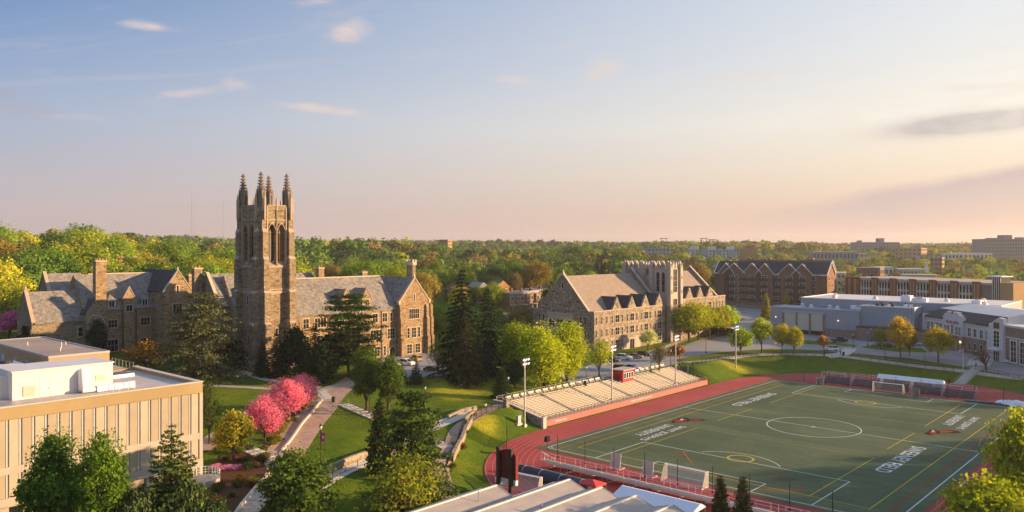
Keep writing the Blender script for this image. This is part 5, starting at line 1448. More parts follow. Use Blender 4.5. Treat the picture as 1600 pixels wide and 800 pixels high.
def garage():
    A, B = Vector((166.7, 400.0)), Vector((204.0, 326.2))
    d = B - A; L = d.length; rz = math.atan2(d.y, d.x)
    z0 = 7.0
    t = empty('parking_garage', (A.x, A.y, z0), rz, 'long brick parking garage with white pointed arch screens', 'building')
    T = 22.7 - z0
    mb = MB(); mb.box(0, L, 1.2, 34, -3, T - 1.6); mb.build('deck_wall', M['grey_roof'], t)
    mb = MB(); mb.box(0, L, .5, 34, T - 1.6, T - .7); mb.build('parapet', M['concrete'], t)
    nb = 6; s0, s1 = 9.0, L - 13.0; bw = (s1 - s0) / nb
    for i in range(nb):
        x0 = s0 + i * bw; w = bw * .60
        # pale floor edges; a dark sheet behind paints the shade of the decks
        for z in (-2, 2.6, 6.0, 9.4):
            mb = MB(); mb.box(x0, x0 + w, .6, 1.2, z, z + 1.1); mb.build('floor_edge', M['concrete'], t)
        mb = MB(); mb.box(x0, x0 + w, .95, 1.19, -2.5, T - 1.6); mb.build('deck_shade', M['glass'], t)
        mb = MB()
        for k in range(5):
            x = x0 + w * k / 4
            mb.box(x - .16, x + .16, .25, .58, -3, T - 3.4)
        for k in range(4):
            xa, xb = x0 + w * k / 4, x0 + w * (k + 1) / 4
            for q in range(6):
                f0, f1 = q / 6, (q + 1) / 6
                g = lambda f: (xa + (xb - xa) * f, T - 3.4 + 2.7 * (1 - abs(2 * f - 1) ** 1.6))
                (u0, q0), (u1, q1) = g(f0), g(f1)
                mb.prism([(u0, .25, q0 - .14), (u1, .25, q1 - .2), (u1, .25, q1 + .2), (u0, .25, q0 + .2)], (0, .33, 0))
        mb.box(x0 - .2, x0 + w + .2, .2, .6, T - .75, T - .45)
        mb.build('arch_screen', M['white_trim'], t)
    def pier(x0, x1):
        mb = MB(); mb.box(x0, x1, -.2, 1.2, -3, T - .5); p = mb.build('brick_pier', M['red_brick'], t)
        mb = MB(); w = x1 - x0
        for f in ((.30, .70) if w > 3 else (.5,)): mb.box(x0 + w * f - w * .07, x0 + w * f + w * .07, -.35, -.2, -3, T - 1.2)
        mb.box(x0 - .1, x1 + .1, -.3, 1.2, T - .5, T - .2)
        mb.build('pier_band', M['tan_brick'], p)
    pier(0, s0 - .4)
    for i in range(nb): pier(s0 + i * bw + bw * .62, s0 + (i + 1) * bw - .25)
    # stair tower with glass corner
    x0 = L - 13
    mb = MB(); mb.box(x0 + 5.2, x0 + 8.6, -.6, 6, -3, T + 2.0); mb.build('glass_stair', M['far_glass'], t)
    mb = MB(); mb.box(x0 + 8.6, L + 1, -1.0, 34, -3, T - .2); mb.build('stair_tower', M['tan_brick'], t)
    mb = MB(); mb.box(x0 + 3.2, x0 + 9.4, -1.2, 6.5, T + 2.0, T + 2.4)
    for k in range(5): mb.box(x0 + 5.1 + .85 * k, x0 + 5.25 + .85 * k, -.75, -.6, -3, T + 2.0)
    mb.build('stair_roof', M['white_trim'], t)
    for z in (2, 6, 10):
        for y in (8, 14, 20): win(t, L + 1, y, z, 2.4, 1.6, 2, 1, '-x', frame='limestone', fr=.15)
    for k in range(7):
        pass
garage()

def brick_block():
    A, B = Vector((101.5, 400.0)), Vector((144.8, 367.5))
    d = B - A; L = d.length; rz = math.atan2(d.y, d.x)
    z0 = 6.8
    t = empty('apartment_block', (A.x, A.y, z0), rz, 'dark brick apartment block with white-edged gables on a blue-black roof', 'building')
    E_ = 24.6 - z0; D = 12
    mb = MB(); mb.box(0, L, 0, D, 4.2, E_); mb.build('wall', M['dark_brick'], t)
    mb = MB(); mb.box(-.1, L + .1, -.1, D, -4, 4.2); mb.build('ground_floor', M['gym_stone'], t)
    mb = MB(); gable_roof(mb, -.3, L + .3, 0, D, E_, E_ + 5.2, ov=.6); mb.build('roof', M['blue_shingle'], t)
    mb = MB(); gable_end(mb, 0, D, 0, E_, E_ + 5.1, .5); gable_end(mb, 0, D, L - .5, E_, E_ + 5.1, .5); mb.build('end_gable', M['dark_brick'], t)
    mb = MB(); coping(mb, -.6, D + .6, -.5, E_ - .2, E_ + 5.3, .4, .35); coping(mb, -.6, D + .6, L + .1, E_ - .2, E_ + 5.3, .4, .35); mb.build('verge_board', M['white_trim'], t)
    mb = MB(); mb.box(-.3, L + .3, -.75, -.5, E_ - .75, E_ - .3); mb.build('eaves_board', M['white_trim'], t)
    # front gables
    f = lambda px: (px - 55) / (1400 - 55)
    fr = [(0.115, .055), (0.185, .062), (0.335, .052), (0.447, .052), (0.668, .052), (0.785, .052)]
    pxs = [195, 290, 505, 655, 945, 1100]
    def xs(px):      # column of the enlarged view to metres along the front
        P = 1110 + px * 210 / 1600; tt = (P - 800) / FOC
        dx_, dy_ = d.x / L, d.y / L
        return (tt * A.y - A.x) / (dx_ - tt * dy_)
    for px, hw in zip(pxs, (3.6, 5.2, 4.4, 4.0, 4.8, 4.4)):
        x = xs(px)
        mb = MB(); mb.box(x - hw, x + hw, -1.0, 2, 4.2, E_ - .2); gable_end(mb, x - hw, x + hw, -1.0, E_ - .2, E_ + 4.4, .5, 'y'); g_ = mb.build('front_gable', M['dark_brick'], t)
        mb = MB(); gable_roof(mb, x - hw, x + hw, -.5, 7, E_ - .2, E_ + 4.3, 'y', .3, .25); mb.build('gable_roof', M['blue_shingle'], g_)
        mb = MB(); coping(mb, x - hw - .4, x + hw + .4, -1.35, E_ - .4, E_ + 4.5, .4, .3, 'y'); mb.build('verge_board', M['white_trim'], g_)
    cols = [(268, 2.2, 2), (318, 1.6, 1), (408, 2.6, 2), (503, 2.6, 2), (650, 2.6, 2), (775, 2.2, 2), (832, 2.2, 2), (948, 2.6, 2), (1100, 2.6, 2), (1225, 1.6, 1)]
    for k, zb in enumerate((5.0, 8.4, 11.7, 14.9)):
        for px, w, nx in cols:
            x = xs(px); y = -1.0 if min(abs(x - xs(q)) for q in pxs) < 3.5 else 0
            win(t, x, y, zb, w, 1.6, nx, 2, frame='white_trim', fr=.14)
    for px in (403, 503, 650, 800, 948, 1100, 268):
        x = xs(px); y = -1.0 if min(abs(x - xs(q)) for q in pxs) < 3.5 else 0
        for zb in (4.4, 7.8, 11.1, 14.3):
            mb = MB(); mb.box(x - 1.9, x + 1.9, y - 1.2, y, zb - .2, zb); mb.box(x - 1.9, x + 1.9, y - 1.2, y - 1.12, zb, zb + .9); mb.build('balcony', M['dark_metal'], t)
    mb = MB()
    for px in (213, 360, 437, 720, 873, 1175): mb.box(xs(px) - .5, xs(px) + .5, -.2, 0, 4.2, E_ - 2)
    mb.box(0, L, -.18, -.1, 3.8, 4.2); mb.build('stone_band', M['limestone'], t)
    for px in (500, 790): win(t, xs(px), -.1, -1.5, 4.6, 2.6, 4, 1, frame='limestone', fr=.5, name='entrance')
    mb = MB(); mb.box(xs(1278) - .5, xs(1278) + .5, -1.6, 0, 3, E_ - .5); mb.build('wall_fin', M['dark_brick'], t)
    # rear ranges of the courtyard, roofs seen beyond the ridge
    mb = MB(); mb.box(0, L - 6, 26, 38, -4, E_ - .5); gable_end(mb, 26, 38, L - 6.6, E_ - .5, E_ + 5.6, .6); mb.build('rear_range', M['dark_brick'], t)
    mb = MB(); gable_roof(mb, 0, L - 6.2, 26, 38, E_ - .5, E_ + 5.5); mb.build('roof', M['red_roof'], t)
    mb = MB(); coping(mb, 25.6, 38.4, L - 6.3, E_ - .6, E_ + 5.8, .4, .35); mb.build('verge_board', M['white_trim'], t)
    chimney(t, L * .3, 33, E_, E_ + 7, 1.2, 1.2, 'red_brick'); chimney(t, L * .7, 33, E_, E_ + 7, 1.2, 1.2, 'red_brick')
    for y in (3.4, 8.6):
        for z in (5, 8.4, 11.7, 14.9): win(t, L, y, z, 1.4, 1.6, 2, 2, '-x', frame='limestone', fr=.15)
brick_block()

# ------------------------------------------------------------------ row houses and the town behind
def box_building(name, px0, px1, py_top, Y, depth, z0, wm, rm, label, rows=3, cols=8, rot=0.0, frame='limestone', group=None, wfrac=.5, trim=True):
    """far block: walls, parapet, roof, window bands; front turned by rot"""
    x0, x1 = (px0 - 800) / FOC * Y, (px1 - 800) / FOC * Y
    zt = H_CAM - (py_top - HOR) / FOC * Y
    L = abs(x1 - x0) / max(.3, math.cos(rot)); hgt = zt - z0
    t = empty(name, (x0, Y, z0), rot, label, 'building', group)
    mb = MB(); mb.box(0, L, 0, depth, -6, hgt); mb.build('wall', M[wm], t)
    mb = MB(); mb.box(-.2, L + .2, -.2, depth + .2, hgt, hgt + .5); mb.build('roof', M[rm], t)
    n = 0
    hs = hgt / rows; ws = L / cols
    me = window_mesh(round(ws * wfrac, 2), round(hs * .45, 2), 2, 1, frame=frame, fr=round(ws * .05, 2), glass='far_glass', d=.2)
    for r in range(rows):
        for c in range(cols):
            inst('window', me, t, ((c + .5) * ws, -.02, (r + .35) * hs), 0)
    hs2 = max(1, int(depth / ws)) if ws > 0 else 1
    for r in range(rows):
        for c in range(min(hs2, 6)):
            inst('window', me, t, (L + .02, (c + .5) * depth / min(hs2, 6), (r + .35) * hs), math.pi / 2)
    return t, L, hgt
def row_terrace():
    # two-storey terrace: each house a thing with bay, porch, roof
    zb = 12.2
    for i in range(15):
        x0 = -1 + i * 4.4; y0 = 350 + i * 3.6
        t = empty('row_house', (x0, y0, h1(x0, y0) - .3), math.atan2(3.6, 4.4), 'orange brick row house in the terrace behind the long hall', 'house', 'row houses behind the long hall')
        W_ = 5.74
        mb = MB(); mb.box(0, W_, 0, 11, -3, 8.2); mb.build('wall', M['row_brick'], t)
        mb = MB(); mb.box(0, W_, .3, 11, 8.2, 8.5); mb.box(0, W_, -.3, .3, 7.9, 8.9); mb.build('roof', M['pale_roof'], t)
        mb = MB(); mb.box(3.3, 5.2, -.9, 0, 0, 7.6); mb.build('bay', M['row_brick'], t)
        for z in (1.2, 4.9): win(t, 1.5, 0, z, 1.4, 1.8, 2, 1, frame='white_trim', fr=.14); win(t, 4.25, -.9, z, 1.3, 1.8, 2, 1, frame='white_trim', fr=.14)
        mb = MB(); mb.box(.2, 3.0, -2.0, 0, 3.0, 3.25); mb.box(.2, .4, -2.0, -1.8, -2, 3.0); mb.box(2.8, 3.0, -2.0, -1.8, -2, 3.0); mb.build('porch', M['white_trim'], t)
        mb = MB(); mb.box(W_ - .8, W_ + .1, 5, 6.2, 8, 10.2); mb.build('chimney', M['red_brick'], t)
    for i, (x, y) in enumerate(((-26, 366), (-16.5, 372), (-7.5, 380))):
        t = empty('gabled_house', (x, y, h1(x, y) - .3), .6, ('red', 'grey', 'pink')[i] + '-roofed gabled house left of the row of orange houses', 'house')
        mb = MB(); mb.box(0, 8, 0, 10, -3, 6.5); gable_end(mb, 0, 8, 0, 6.5, 9.6, .4, 'y'); mb.build('wall', M[('red_brick', 'far_grey', 'row_brick')[i]], t)
        mb = MB(); gable_roof(mb, 0, 8, 0, 10, 6.5, 9.6, 'y', .3, .2); mb.build('roof', M[('red_roof', 'far_grey', 'red_roof')[i]], t)
        for z in (1, 4): 
            for xx in (2, 6): win(t, xx, 0, z, 1.2, 1.6, 2, 1, frame='white_trim', fr=.14)
row_terrace()
def villa():   # dark roofed house with three brick chimneys among the trees on the left
    Y = 330; x = (165 - 800) / FOC * Y; z = 17
    t = empty('villa', (x, Y, z), TH - .1, 'dark-roofed house with three brick chimneys among the trees at left', 'house')
    mb = MB(); mb.box(0, 16, 0, 12, -12, 9.0); mb.build('wall', M['far_grey'], t)
    mb = MB(); mb.prism([(-.5, -.5, 9.0), (-.5, 12.5, 9.0), (-.5, 10, 12.6), (-.5, 2.5, 12.6)], (17, 0, 0)); mb.build('roof', M['blue_shingle'], t)
    for k in range(5): win(t, 1.6 + k * 3.1, 0, 5.8, 1.6, 2.2, 2, 1, frame='white_trim', fr=.2); win(t, 0, 1.5 + k * 2.2, 5.8, 1.2, 2.2, 2, 1, 'x', frame='white_trim', fr=.2)
    for xx, yy3 in ((2, 4), (7, 4), (13, 6)): chimney(t, xx, yy3, 9, 16.2, 1.8, 1.4, 'red_brick')
villa()
def town():
    B = box_building
    t, L, h = B('apartment_building', 1070, 1150, 391, 820, 26, 22, 'far_white', 'far_grey', 'long white and grey apartment building half hidden in trees', 4, 16, -.25)
    mb = MB(); mb.box(L, L + 16, -3, 24, -6, h + 1.5); mb.build('wall', M['row_brick'], t)
    for k in range(4):
        mb = MB(); mb.box(L * (k + .3) / 4, L * (k + .3) / 4 + 5, -2.5, 0, -6, h + .8); mb.build('bay', M['blue_panel'], t)
    for k in range(3):
        mb = MB(); mb.box(L * (k + .5) / 3 - 4, L * (k + .5) / 3 + 4, 6, 16, h + .5, h + 4.0); mb.build('rooftop_plant', M['far_white'], t)
    t, L, h = B('apartment_building', 1338, 1401, 379, 1100, 30, 20, 'far_grey', 'far_grey', 'wide grey slab block on the skyline above the garage', 6, 16, -.15)
    mb = MB(); mb.box(L * .55, L * .68, 6, 20, h + .5, h + 6); mb.build('rooftop_plant', M['far_grey'], t)
    mb = MB(); mb.box(L * .1, L * .16, 6, 20, h + .5, h + 3); mb.build('rooftop_plant', M['far_grey'], t)
    t, L, h = B('apartment_building', 1540, 1625, 374, 900, 34, 14, 'far_grey', 'far_grey', 'largest grey office slab at the right end of the skyline', 8, 22, -.12)
    mb = MB(); mb.box(L * .36, L * .5, 6, 22, h + .5, h + 5); mb.build('rooftop_plant', M['far_grey'], t)
    mb = MB(); mb.box(L * .15, L * .25, 6, 22, h + .5, h + 1.8); mb.build('rooftop_plant', M['far_grey'], t)
    mb = MB(); mb.box(L * .66, L * .7, 6, 22, h + .5, h + 2.5); mb.build('rooftop_plant', M['far_grey'], t)
    B('apartment_building', 1398, 1426, 388, 900, 22, 14, 'tan_brick', 'far_grey', 'sunlit tan apartment building below the grey slab', 5, 6, -.75)
    B('shop_building', 1310, 1352, 396, 860, 26, 14, 'far_cream', 'far_white', 'low cream building left of the tan apartments', 3, 8, -.2)
    B('shop_building', 1270, 1335, 394, 760, 20, 14, 'far_grey', 'far_white', 'long low flat building above the trees behind the brick block', 2, 12, -.2)
    B('shop_building', 1437, 1475, 399, 800, 24, 12, 'far_cream', 'blue_shingle', 'cream building with a blue roof in the town', 3, 6, -.3)
    B('shop_building', 1476, 1500, 397, 780, 20, 12, 'far_white', 'far_white', 'white boxy shop beside the blue roof', 3, 5, -.3)
    B('shop_building', 1500, 1545, 396, 820, 24, 12, 'far_white', 'far_white', 'long white shop below the office slab', 2, 8, -.2)
    B('shop_building', 1453, 1467, 403, 600, 14, 9, 'tan_brick', 'far_grey', 'narrow sunlit tan tower of flats in the town', 6, 3, -.6)
    B('shop_building', 1405, 1440, 421, 560, 16, 8, 'far_cream', 'far_white', 'low cream building with pale roof behind the garage', 2, 7, -.3)
    B('shop_building', 1368, 1392, 418, 590, 14, 8, 'far_white', 'far_white', 'small white building behind the garage roof', 2, 4, -.3)
    B('shop_building', 1338, 1366, 419, 500, 14, 8, 'red_brick', 'far_grey', 'red brick house front with tan side over the garage corner', 3, 3, -.6)
    B('shop_building', 1408, 1450, 430, 480, 12, 8, 'far_cream', 'pale_roof', 'pale low building just over the garage parapet', 1, 6, -.5)
    B('shop_building', 1302, 1318, 427, 470, 14, 6, 'far_cream', 'far_white', 'narrow cream building between brick block and garage', 4, 3, -.4)
    B('apartment_building', 686, 700, 375, 1000, 20, 24, 'row_brick', 'far_grey', 'small brick block on the skyline right of the tower', 5, 4, -.2)
    B('apartment_building', 1000, 1045, 388, 900, 20, 22, 'blue_panel', 'far_grey', 'bluish block among trees above the twin towers', 3, 8, -.2)
    # church with a little white spire
    Y = 560; x = (1439 - 800) / FOC * Y
    t = empty('church', (x, Y, h1(x, Y)), -.4, 'small white church with a pointed steeple behind the garage', 'church')
    mb = MB(); mb.box(0, 7, 0, 16, -3, 6); gable_end(mb, 0, 7, 0, 6, 10, .4, 'y'); mb.build('wall', M['far_white'], t)
    mb = MB(); gable_roof(mb, 0, 7, 0, 16, 6, 10, 'y', .3, .3); mb.build('roof', M['far_grey'], t)
    mb = MB(); mb.box(2.2, 4.8, -1, 1.6, -3, 13); mb.lathe(3.5, .3, [(1.7, 13), (.1, 19)], 4); mb.build('steeple', M['far_white'], t)
    # overhead line gantries and masts on the skyline
    for px, py, hgt in ((1037, 372, 22), (1100, 372, 24), (1176, 377, 20), (1208, 380, 16), (1042, 378, 18), (1112, 374, 20)):
        Y = 1050; x = (px - 800) / FOC * Y; zt = H_CAM - (py - HOR) / FOC * Y
        t = empty('power_gantry', (x, Y, zt - hgt), .1, 'thin steel portal of the railway line on the skyline', 'gantry', 'railway gantries on the skyline')
        mb = MB(); mb.box(-3.6, -3.1, -.25, .25, 0, hgt); mb.box(3.1, 3.6, -.25, .25, 0, hgt); mb.box(-5, 5, -.3, .3, hgt - .8, hgt); mb.build('portal', M['dark_metal'], t)
    for px, py in ((299, 292), (303, 312), (349, 308)):
        Y = 1300; x = (px - 800) / FOC * Y; zt = H_CAM - (py - HOR) / FOC * Y
        t = empty('radio_mast', (x, Y, 40), 0, 'very thin radio mast far beyond the wood', 'mast', 'radio masts beyond the wood')
        mb = MB(); mb.tube([(0, 0, -10), (0, 0, zt - 40)], [.26, .14], 4); mb.build('pole', M['far_grey'], t)
    for px in (1330, 1366, 1385, 1408, 1447, 1509, 1525):
        Y = 520; x = (px - 800) / FOC * Y
        t = empty('utility_pole', (x, Y, h1(x, Y)), .3, 'plain utility pole in the streets behind the garage', 'pole', 'utility poles behind the garage')
        mb = MB(); mb.tube([(0, 0, -1), (0, 0, 13 if px != 1366 else 20)], [.2, .13], 5); mb.box(-1.2, 1.2, -.08, .08, 11.6, 11.8); mb.build('pole', M['bark'], t)
town()
# ------------------------------------------------------------------ stand, press box, floodlights, goals, small stadium things
def grandstand():
    a0, b0 = 13.0, -11.4; L = 69.0
    t = building('grandstand', a0, b0, 0, 'long cream bench grandstand with a pink front wall beside the track', 'grandstand')
    N = 14; dp = .675; zf = 1.15; dz = .177
    mb = MB(); mb.box(0, L, 0, .25, -.3, zf + .05); mb.box(0, .25, .25, 2.5, -.3, zf + .3); mb.box(L - .25, L, .25, 2.5, -.3, zf + .3); fw = mb.build('front_wall', M['pink_wall'], t)
    mb = MB(); mb.box(-.02, 0, -.01, 2.5, -.3, zf + .06); mb.build('end_panel', M['maroon'], fw)
    text_mesh(fw, 'SAINT JOSEPH\u2019S HAWKS', 32, 41, .35, .55, 0, M['turf_white']); text_mesh(fw, 'SWEENEY FIELD', 3.4, 7.4, .45, .35, 0, M['turf_white'])
    mb = MB(); mb.box(.25, L - .25, .25, 1.5, zf - .35, zf - .05)
    for i in range(N):
        y = 1.5 + i * dp
        mb.box(.25, L - .25, y, y + dp + .3, -.3, zf + i * dz - .02 - .05)
    mb.build('stepped_deck', M['concrete'], t)
    aisles = [0.3, 11.6, 23, 34.4, 45.8, 57.2, 68.7]
    for i in range(N):
        y = 1.5 + i * dp
        for k in range(6):
            xa, xb = aisles[k] + .65, aisles[k + 1] - .65
            if i >= N - 4 and k == 3: xb = 40.4
            mb = MB()
            mb.box(xa, xb, y + .30, y + .56, zf + i * dz + .34, zf + i * dz + .40)
            mb.box(xa, xb, y + .56, y + .59, zf + i * dz + .2, zf + i * dz + .33)
            n = max(2, int((xb - xa) / 1.3))
            for q in range(n):
                x = xa + .4 + (xb - xa - .8) * q / (n - 1)
                mb.box(x - .04, x + .04, y + .36, y + .50, zf + i * dz - .06, zf + i * dz + .34, 1)
            mb.build('bench_row', [M['bench_cream'], M['grey_metal']], t)
    def rail(pts, step, h=1.05, m='dark_metal', nm='railing', mids=1, r=.035):
        mb = MB()
        for (p, q) in zip(pts[:-1], pts[1:]):
            p, q = Vector(p), Vector(q); n = max(1, int((q - p).length / step))
            for k in range(n + 1):
                s = p + (q - p) * (k / n); mb.box(s.x - r, s.x + r, s.y - r, s.y + r, s.z, s.z + h)
            for j in range(mids + 1):
                z = h * (1 - j / (mids + 1)); mb.tube([tuple(p + Vector((0, 0, z))), tuple(q + Vector((0, 0, z)))], r, 4)
        return mb.build(nm, M[m], t)
    rail([(.1, .12, zf + .05), (L - .1, .12, zf + .05)], 1.25, 1.0, 'bronze_rail', mids=2)
    ty = 1.5 + N * dp + .5; tz = zf + N * dz
    mb = MB(); mb.box(-1, L + 1, ty - .4, ty + 2.6, -.3, tz - .06); mb.build('top_walk', M['concrete'], t)
    rail([(0, ty + 2.2, tz - .06), (L, ty + 2.2, tz - .06)], 2.0, 1.1, 'grey_metal', mids=2)
    rail([(.1, .3, zf + .2), (.1, ty, tz)], 1.2, 1.0, 'dark_metal', mids=2); rail([(L - .1, .3, zf + .2), (L - .1, ty, tz)], 1.2, 1.0, 'dark_metal', mids=2)
    # upper rows of separate benches with backs
    rng = random.Random(3)
    for k in range(26):
        x = 1.4 + k * 2.55
        if 38.6 < x < 46.4: continue
        mb = MB(); mb.box(x, x + 1.8, ty + .5, ty + .85, tz + .38, tz + .44); mb.box(x, x + 1.8, ty + .85, ty + .9, tz + .55, tz + .95); mb.box(x + .1, x + .2, ty + .5, ty + .85, tz - .06, tz + .38, 1); mb.box(x + 1.6, x + 1.7, ty + .5, ty + .85, tz - .06, tz + .38, 1)
        mb.build('back_bench', [M['bench_cream'], M['grey_metal']], t)
    # stone retaining wall at the near end
    w = building('retaining_wall', a0 - 1.4, b0, 0, 'sloping stone retaining wall at the near end of the stand', 'wall')
    mb = MB(); mb.prism([(0, -.3, -.5), (0, 12.5, -.5), (0, 13.5, 4.0), (0, 9, 3.9), (0, .8, 2.2), (0, -.3, 2.0)], (.6, 0, 0)); mb.build('wall', M['wall_stone'], w)
    mb = MB(); mb.prism([(-.06, -.3, 2.0), (-.06, .8, 2.2), (-.06, 9, 3.9), (-.06, 13.5, 4.0), (-.06, 13.5, 4.14), (-.06, 9, 4.04), (-.06, .8, 2.34), (-.06, -.3, 2.14)], (.72, 0, 0)); mb.box(-.2, .8, -1.0, -.3, -.5, 2.3); mb.build('coping', M['pale_concrete'], w)
    # dark stair at the far end
    s = building('stair', a0 + L + .6, b0, 0, 'dark open stair down the far end of the stand', 'stair')
    mb = MB()
    for i in range(12): mb.box(0, 1.6, 1.0 + i * .85, 1.0 + i * .85 + .5, .5 + i * .24, .62 + i * .24)
    mb.build('tread', M['grey_metal'], s)
    mb = MB(); mb.prism([(1.6, .8, .4), (1.6, 11, 3.3), (1.6, 11, 3.7), (1.6, .8, .8)], (.12, 0, 0)); mb.tube([(1.66, .8, 1.8), (1.66, 11, 4.6)], .05, 5); mb.build('stringer', M['dark_metal'], s)
grandstand()
def press_box():
    a0 = 53.8; b0 = -11.4 - 8.3
    t = building('press_box', a0, b0, 3.1, 'red press box with a row of windows on top of the stand', 'press box')
    L, D, Hh = 4.8, 3.4, 2.9
    mb = MB(); mb.box(0, L, 0, D, -.6, Hh); mb.build('wall', M['press_red'], t)
    mb = MB(); mb.prism([(-.4, -.5, Hh + .1), (-.4, D + .3, Hh + .02), (-.4, D + .3, Hh + .2), (-.4, -.5, Hh + .28)], (L + .8, 0, 0)); mb.build('roof', M['pale_roof'], t)
    for k in range(4): win(t, .85 + k * 1.05, 0, 1.0, .8, 1.25, 1, 1, frame='white_trim', fr=.1)
    mb = MB(); mb.box(-.04, 0, 1.1, 2.0, -.2, 1.9); mb.build('door', M['maroon'], t)
    mb = MB(); mb.box(-1.0, 0, -.2, D, -.7, -.5); mb.box(-1, -.94, -.2, D, .4, .46)
    for y in (-.1, 1.5, 3.1): mb.box(-1, -.94, y, y + .06, -.5, .4)
    mb.build('landing', M['grey_metal'], t)
press_box()

def floodlight(a, b, z, top, label, n=(3, 2), glow='flood_glow', face=None):
    x, y = ab(a, b)
    t = empty('floodlight', (x, y, z), math.atan2(UY, UX), label, 'floodlight')
    h = top - z
    mb = MB(); mb.tube([(0, 0, -.5), (0, 0, h * .5), (0, 0, h)], [.20, .16, .11], 8); mb.box(-.35, .35, -.35, .35, -.3, .3); mb.build('pole', M['galvanised'], t)
    sgn = face or (-1 if b < 30 else 1)
    mb = MB()
    for r in range(n[1]): mb.box(-.95, .95, -.05, .05, h - .25 - r * .85, h - .15 - r * .85)
    mb.box(-.1, .1, -.1, .1, h - 2, h); mb.build('cross_arm', M['galvanised'], t)
    for r in range(n[1]):
        for k in range(n[0]):
            xx = -.75 + 1.5 * k / (n[0] - 1); zz = h - .2 - r * .85
            mb = MB(); mb.lathe(0, 0, [(.12, 0), (.29, .28), (.31, .34)], 10)
            lm = mb.build('lamp_head', M['galvanised'], t)
            lm.location = (xx, sgn * .18, zz + .12); lm.rotation_euler = (R(118) * (1 if sgn < 0 else -1), 0, 0)
            mb = MB(); mb.lathe(0, 0, [(.28, .341), (.24, .37)], 10)
            g = mb.build('lens', M[glow], lm)
floodlight(8.2, -12.7, .9, 14.6, 'floodlight nearest the camera, on the bank at the near end of the stand', glow='lens_glow')
floodlight(40.6, -13.8, 1.4, 14.2, 'floodlight rising through the benches in front of the press box', glow='lens_glow')
floodlight(69.2, -13.7, 1.4, 14.2, 'floodlight rising through the benches at the far end of the stand', glow='lens_glow')
floodlight(103, -13.6, .9, 14.2, 'floodlight on the grass bank beyond the stand', glow='lens_glow')
floodlight(7.2, 74.0, .2, 15.2, 'floodlight among the yellow-green trees by the track', glow='lens_grey')
# goals
def goal(a, b, w, h, d, rz, label, group=None, net=True, mesh_m='net_white', z=.1, r=.06):
    t = empty('goal', (*ab(a, b), z), TH + rz, label, 'goal', group)
    mb = MB()   # opening in the local x-z plane, net behind at +y
    mb.tube([(-w / 2, 0, 0), (-w / 2, 0, h), (w / 2, 0, h), (w / 2, 0, 0)], r, 6)
    mb.tube([(-w / 2, 0, 0.05), (-w / 2, d, .05), (w / 2, d, .05), (w / 2, 0, .05)], r * .7, 5)
    mb.tube([(-w / 2, 0, h), (-w / 2, d * .45, h), (-w / 2, d, .05)], r * .6, 5); mb.tube([(w / 2, 0, h), (w / 2, d * .45, h), (w / 2, d, .05)], r * .6, 5)
    mb.build('frame', M['white_paint'], t)
    if net:
        mb = MB()
        mb.poly([(-w / 2, d * .45, h), (w / 2, d * .45, h), (w / 2, d, .05), (-w / 2, d, .05)]); mb.poly([(-w / 2, 0, h), (w / 2, 0, h), (w / 2, d * .45, h), (-w / 2, d * .45, h)])
        for s in (-1, 1): mb.poly([(s * w / 2, 0, 0), (s * w / 2, 0, h), (s * w / 2, d * .45, h), (s * w / 2, d, .05)])
        mb.build('net', M['netting'], t)
    return t
goal(-2.2, 30.5, 7.3, 2.44, 1.9, math.pi / 2, 'white football goal at the near end of the pitch')
goal(100.6, 29.1, 7.3, 2.44, 1.9, -math.pi / 2, 'white football goal in front of the far benches')
def lax_goal(a, b, rz, label):
    t = empty('lacrosse_goal', (*ab(a, b), .1), TH + rz, label, 'goal')
    mb = MB(); mb.tube([(-.95, 0, 0), (-.95, 0, 1.9), (.95, 0, 1.9), (.95, 0, 0)], .05, 6); mb.tube([(-.95, 0, .04), (0, 1.9, .04), (.95, 0, .04)], .04, 5); mb.build('frame', M['white_paint'], t)
    mb = MB(); mb.poly([(-.95, 0, 0), (-.95, 0, 1.9), (0, 1.9, .05)]); mb.poly([(.95, 0, 0), (.95, 0, 1.9), (0, 1.9, .05)]); mb.poly([(-.95, 0, 1.9), (.95, 0, 1.9), (0, 1.9, .05)]); mb.build('net', M['net_cloth'], t)
def net_panel(a, b, label, wd=1.9, hgt=2.5, lean=.5):
    t = empty('net_screen', (*ab(a, b), .1), TH + math.pi / 2, label, 'net screen')
    mb = MB(); mb.tube([(-wd / 2, lean, 0), (-wd / 2, 0, hgt), (wd / 2, 0, hgt), (wd / 2, lean, 0)], .045, 5); mb.tube([(-wd / 2, lean, 0), (-wd / 2, -1.1, .05), (wd / 2, -1.1, .05), (wd / 2, lean, 0)], .04, 5); mb.build('frame', M['white_paint'], t)
    mb = MB(); mb.poly([(-wd / 2, lean, .1), (wd / 2, lean, .1), (wd / 2, .03, hgt - .05), (-wd / 2, .03, hgt - .05)]); mb.build('net', M['net_cloth'], t)
net_panel(-3.0, 17.6, 'pale net screen standing left of the near goal, farther one')
net_panel(-3.4, 24.2, 'pale net screen standing next to the near goal post')
lax_goal(101.4, 11.6, -1.0, 'small netted goal at the far corner of the pitch by the benches')
lax_goal(101.2, 35.6, -math.pi / 2, 'small netted goal beside the far football goal')
# netting poles along both ends
for i, b in enumerate(range(6, 60, 6)):
    for a, hgt, lb, gp in ((-4.3, 4.2, 'thin black pole of the ball netting behind the near goal line', 'netting poles at the near end'), (104.5, 4.0, 'thin black pole of the ball netting behind the far goal line', 'netting poles at the far end')):
        t = empty('netting_pole', (*ab(a, b), 0), TH, lb, 'pole', gp)
        mb = MB(); mb.tube([(0, 0, -.2), (0, 0, hgt)], [.075, .06], 6); mb.build('pole', M['dark_metal'], t)
        mb = MB(); mb.lathe(0, 0, [(.16, 0.05), (.16, .25), (.1, .3)], 8); mb.build('base_sleeve', M['rubber'], t)
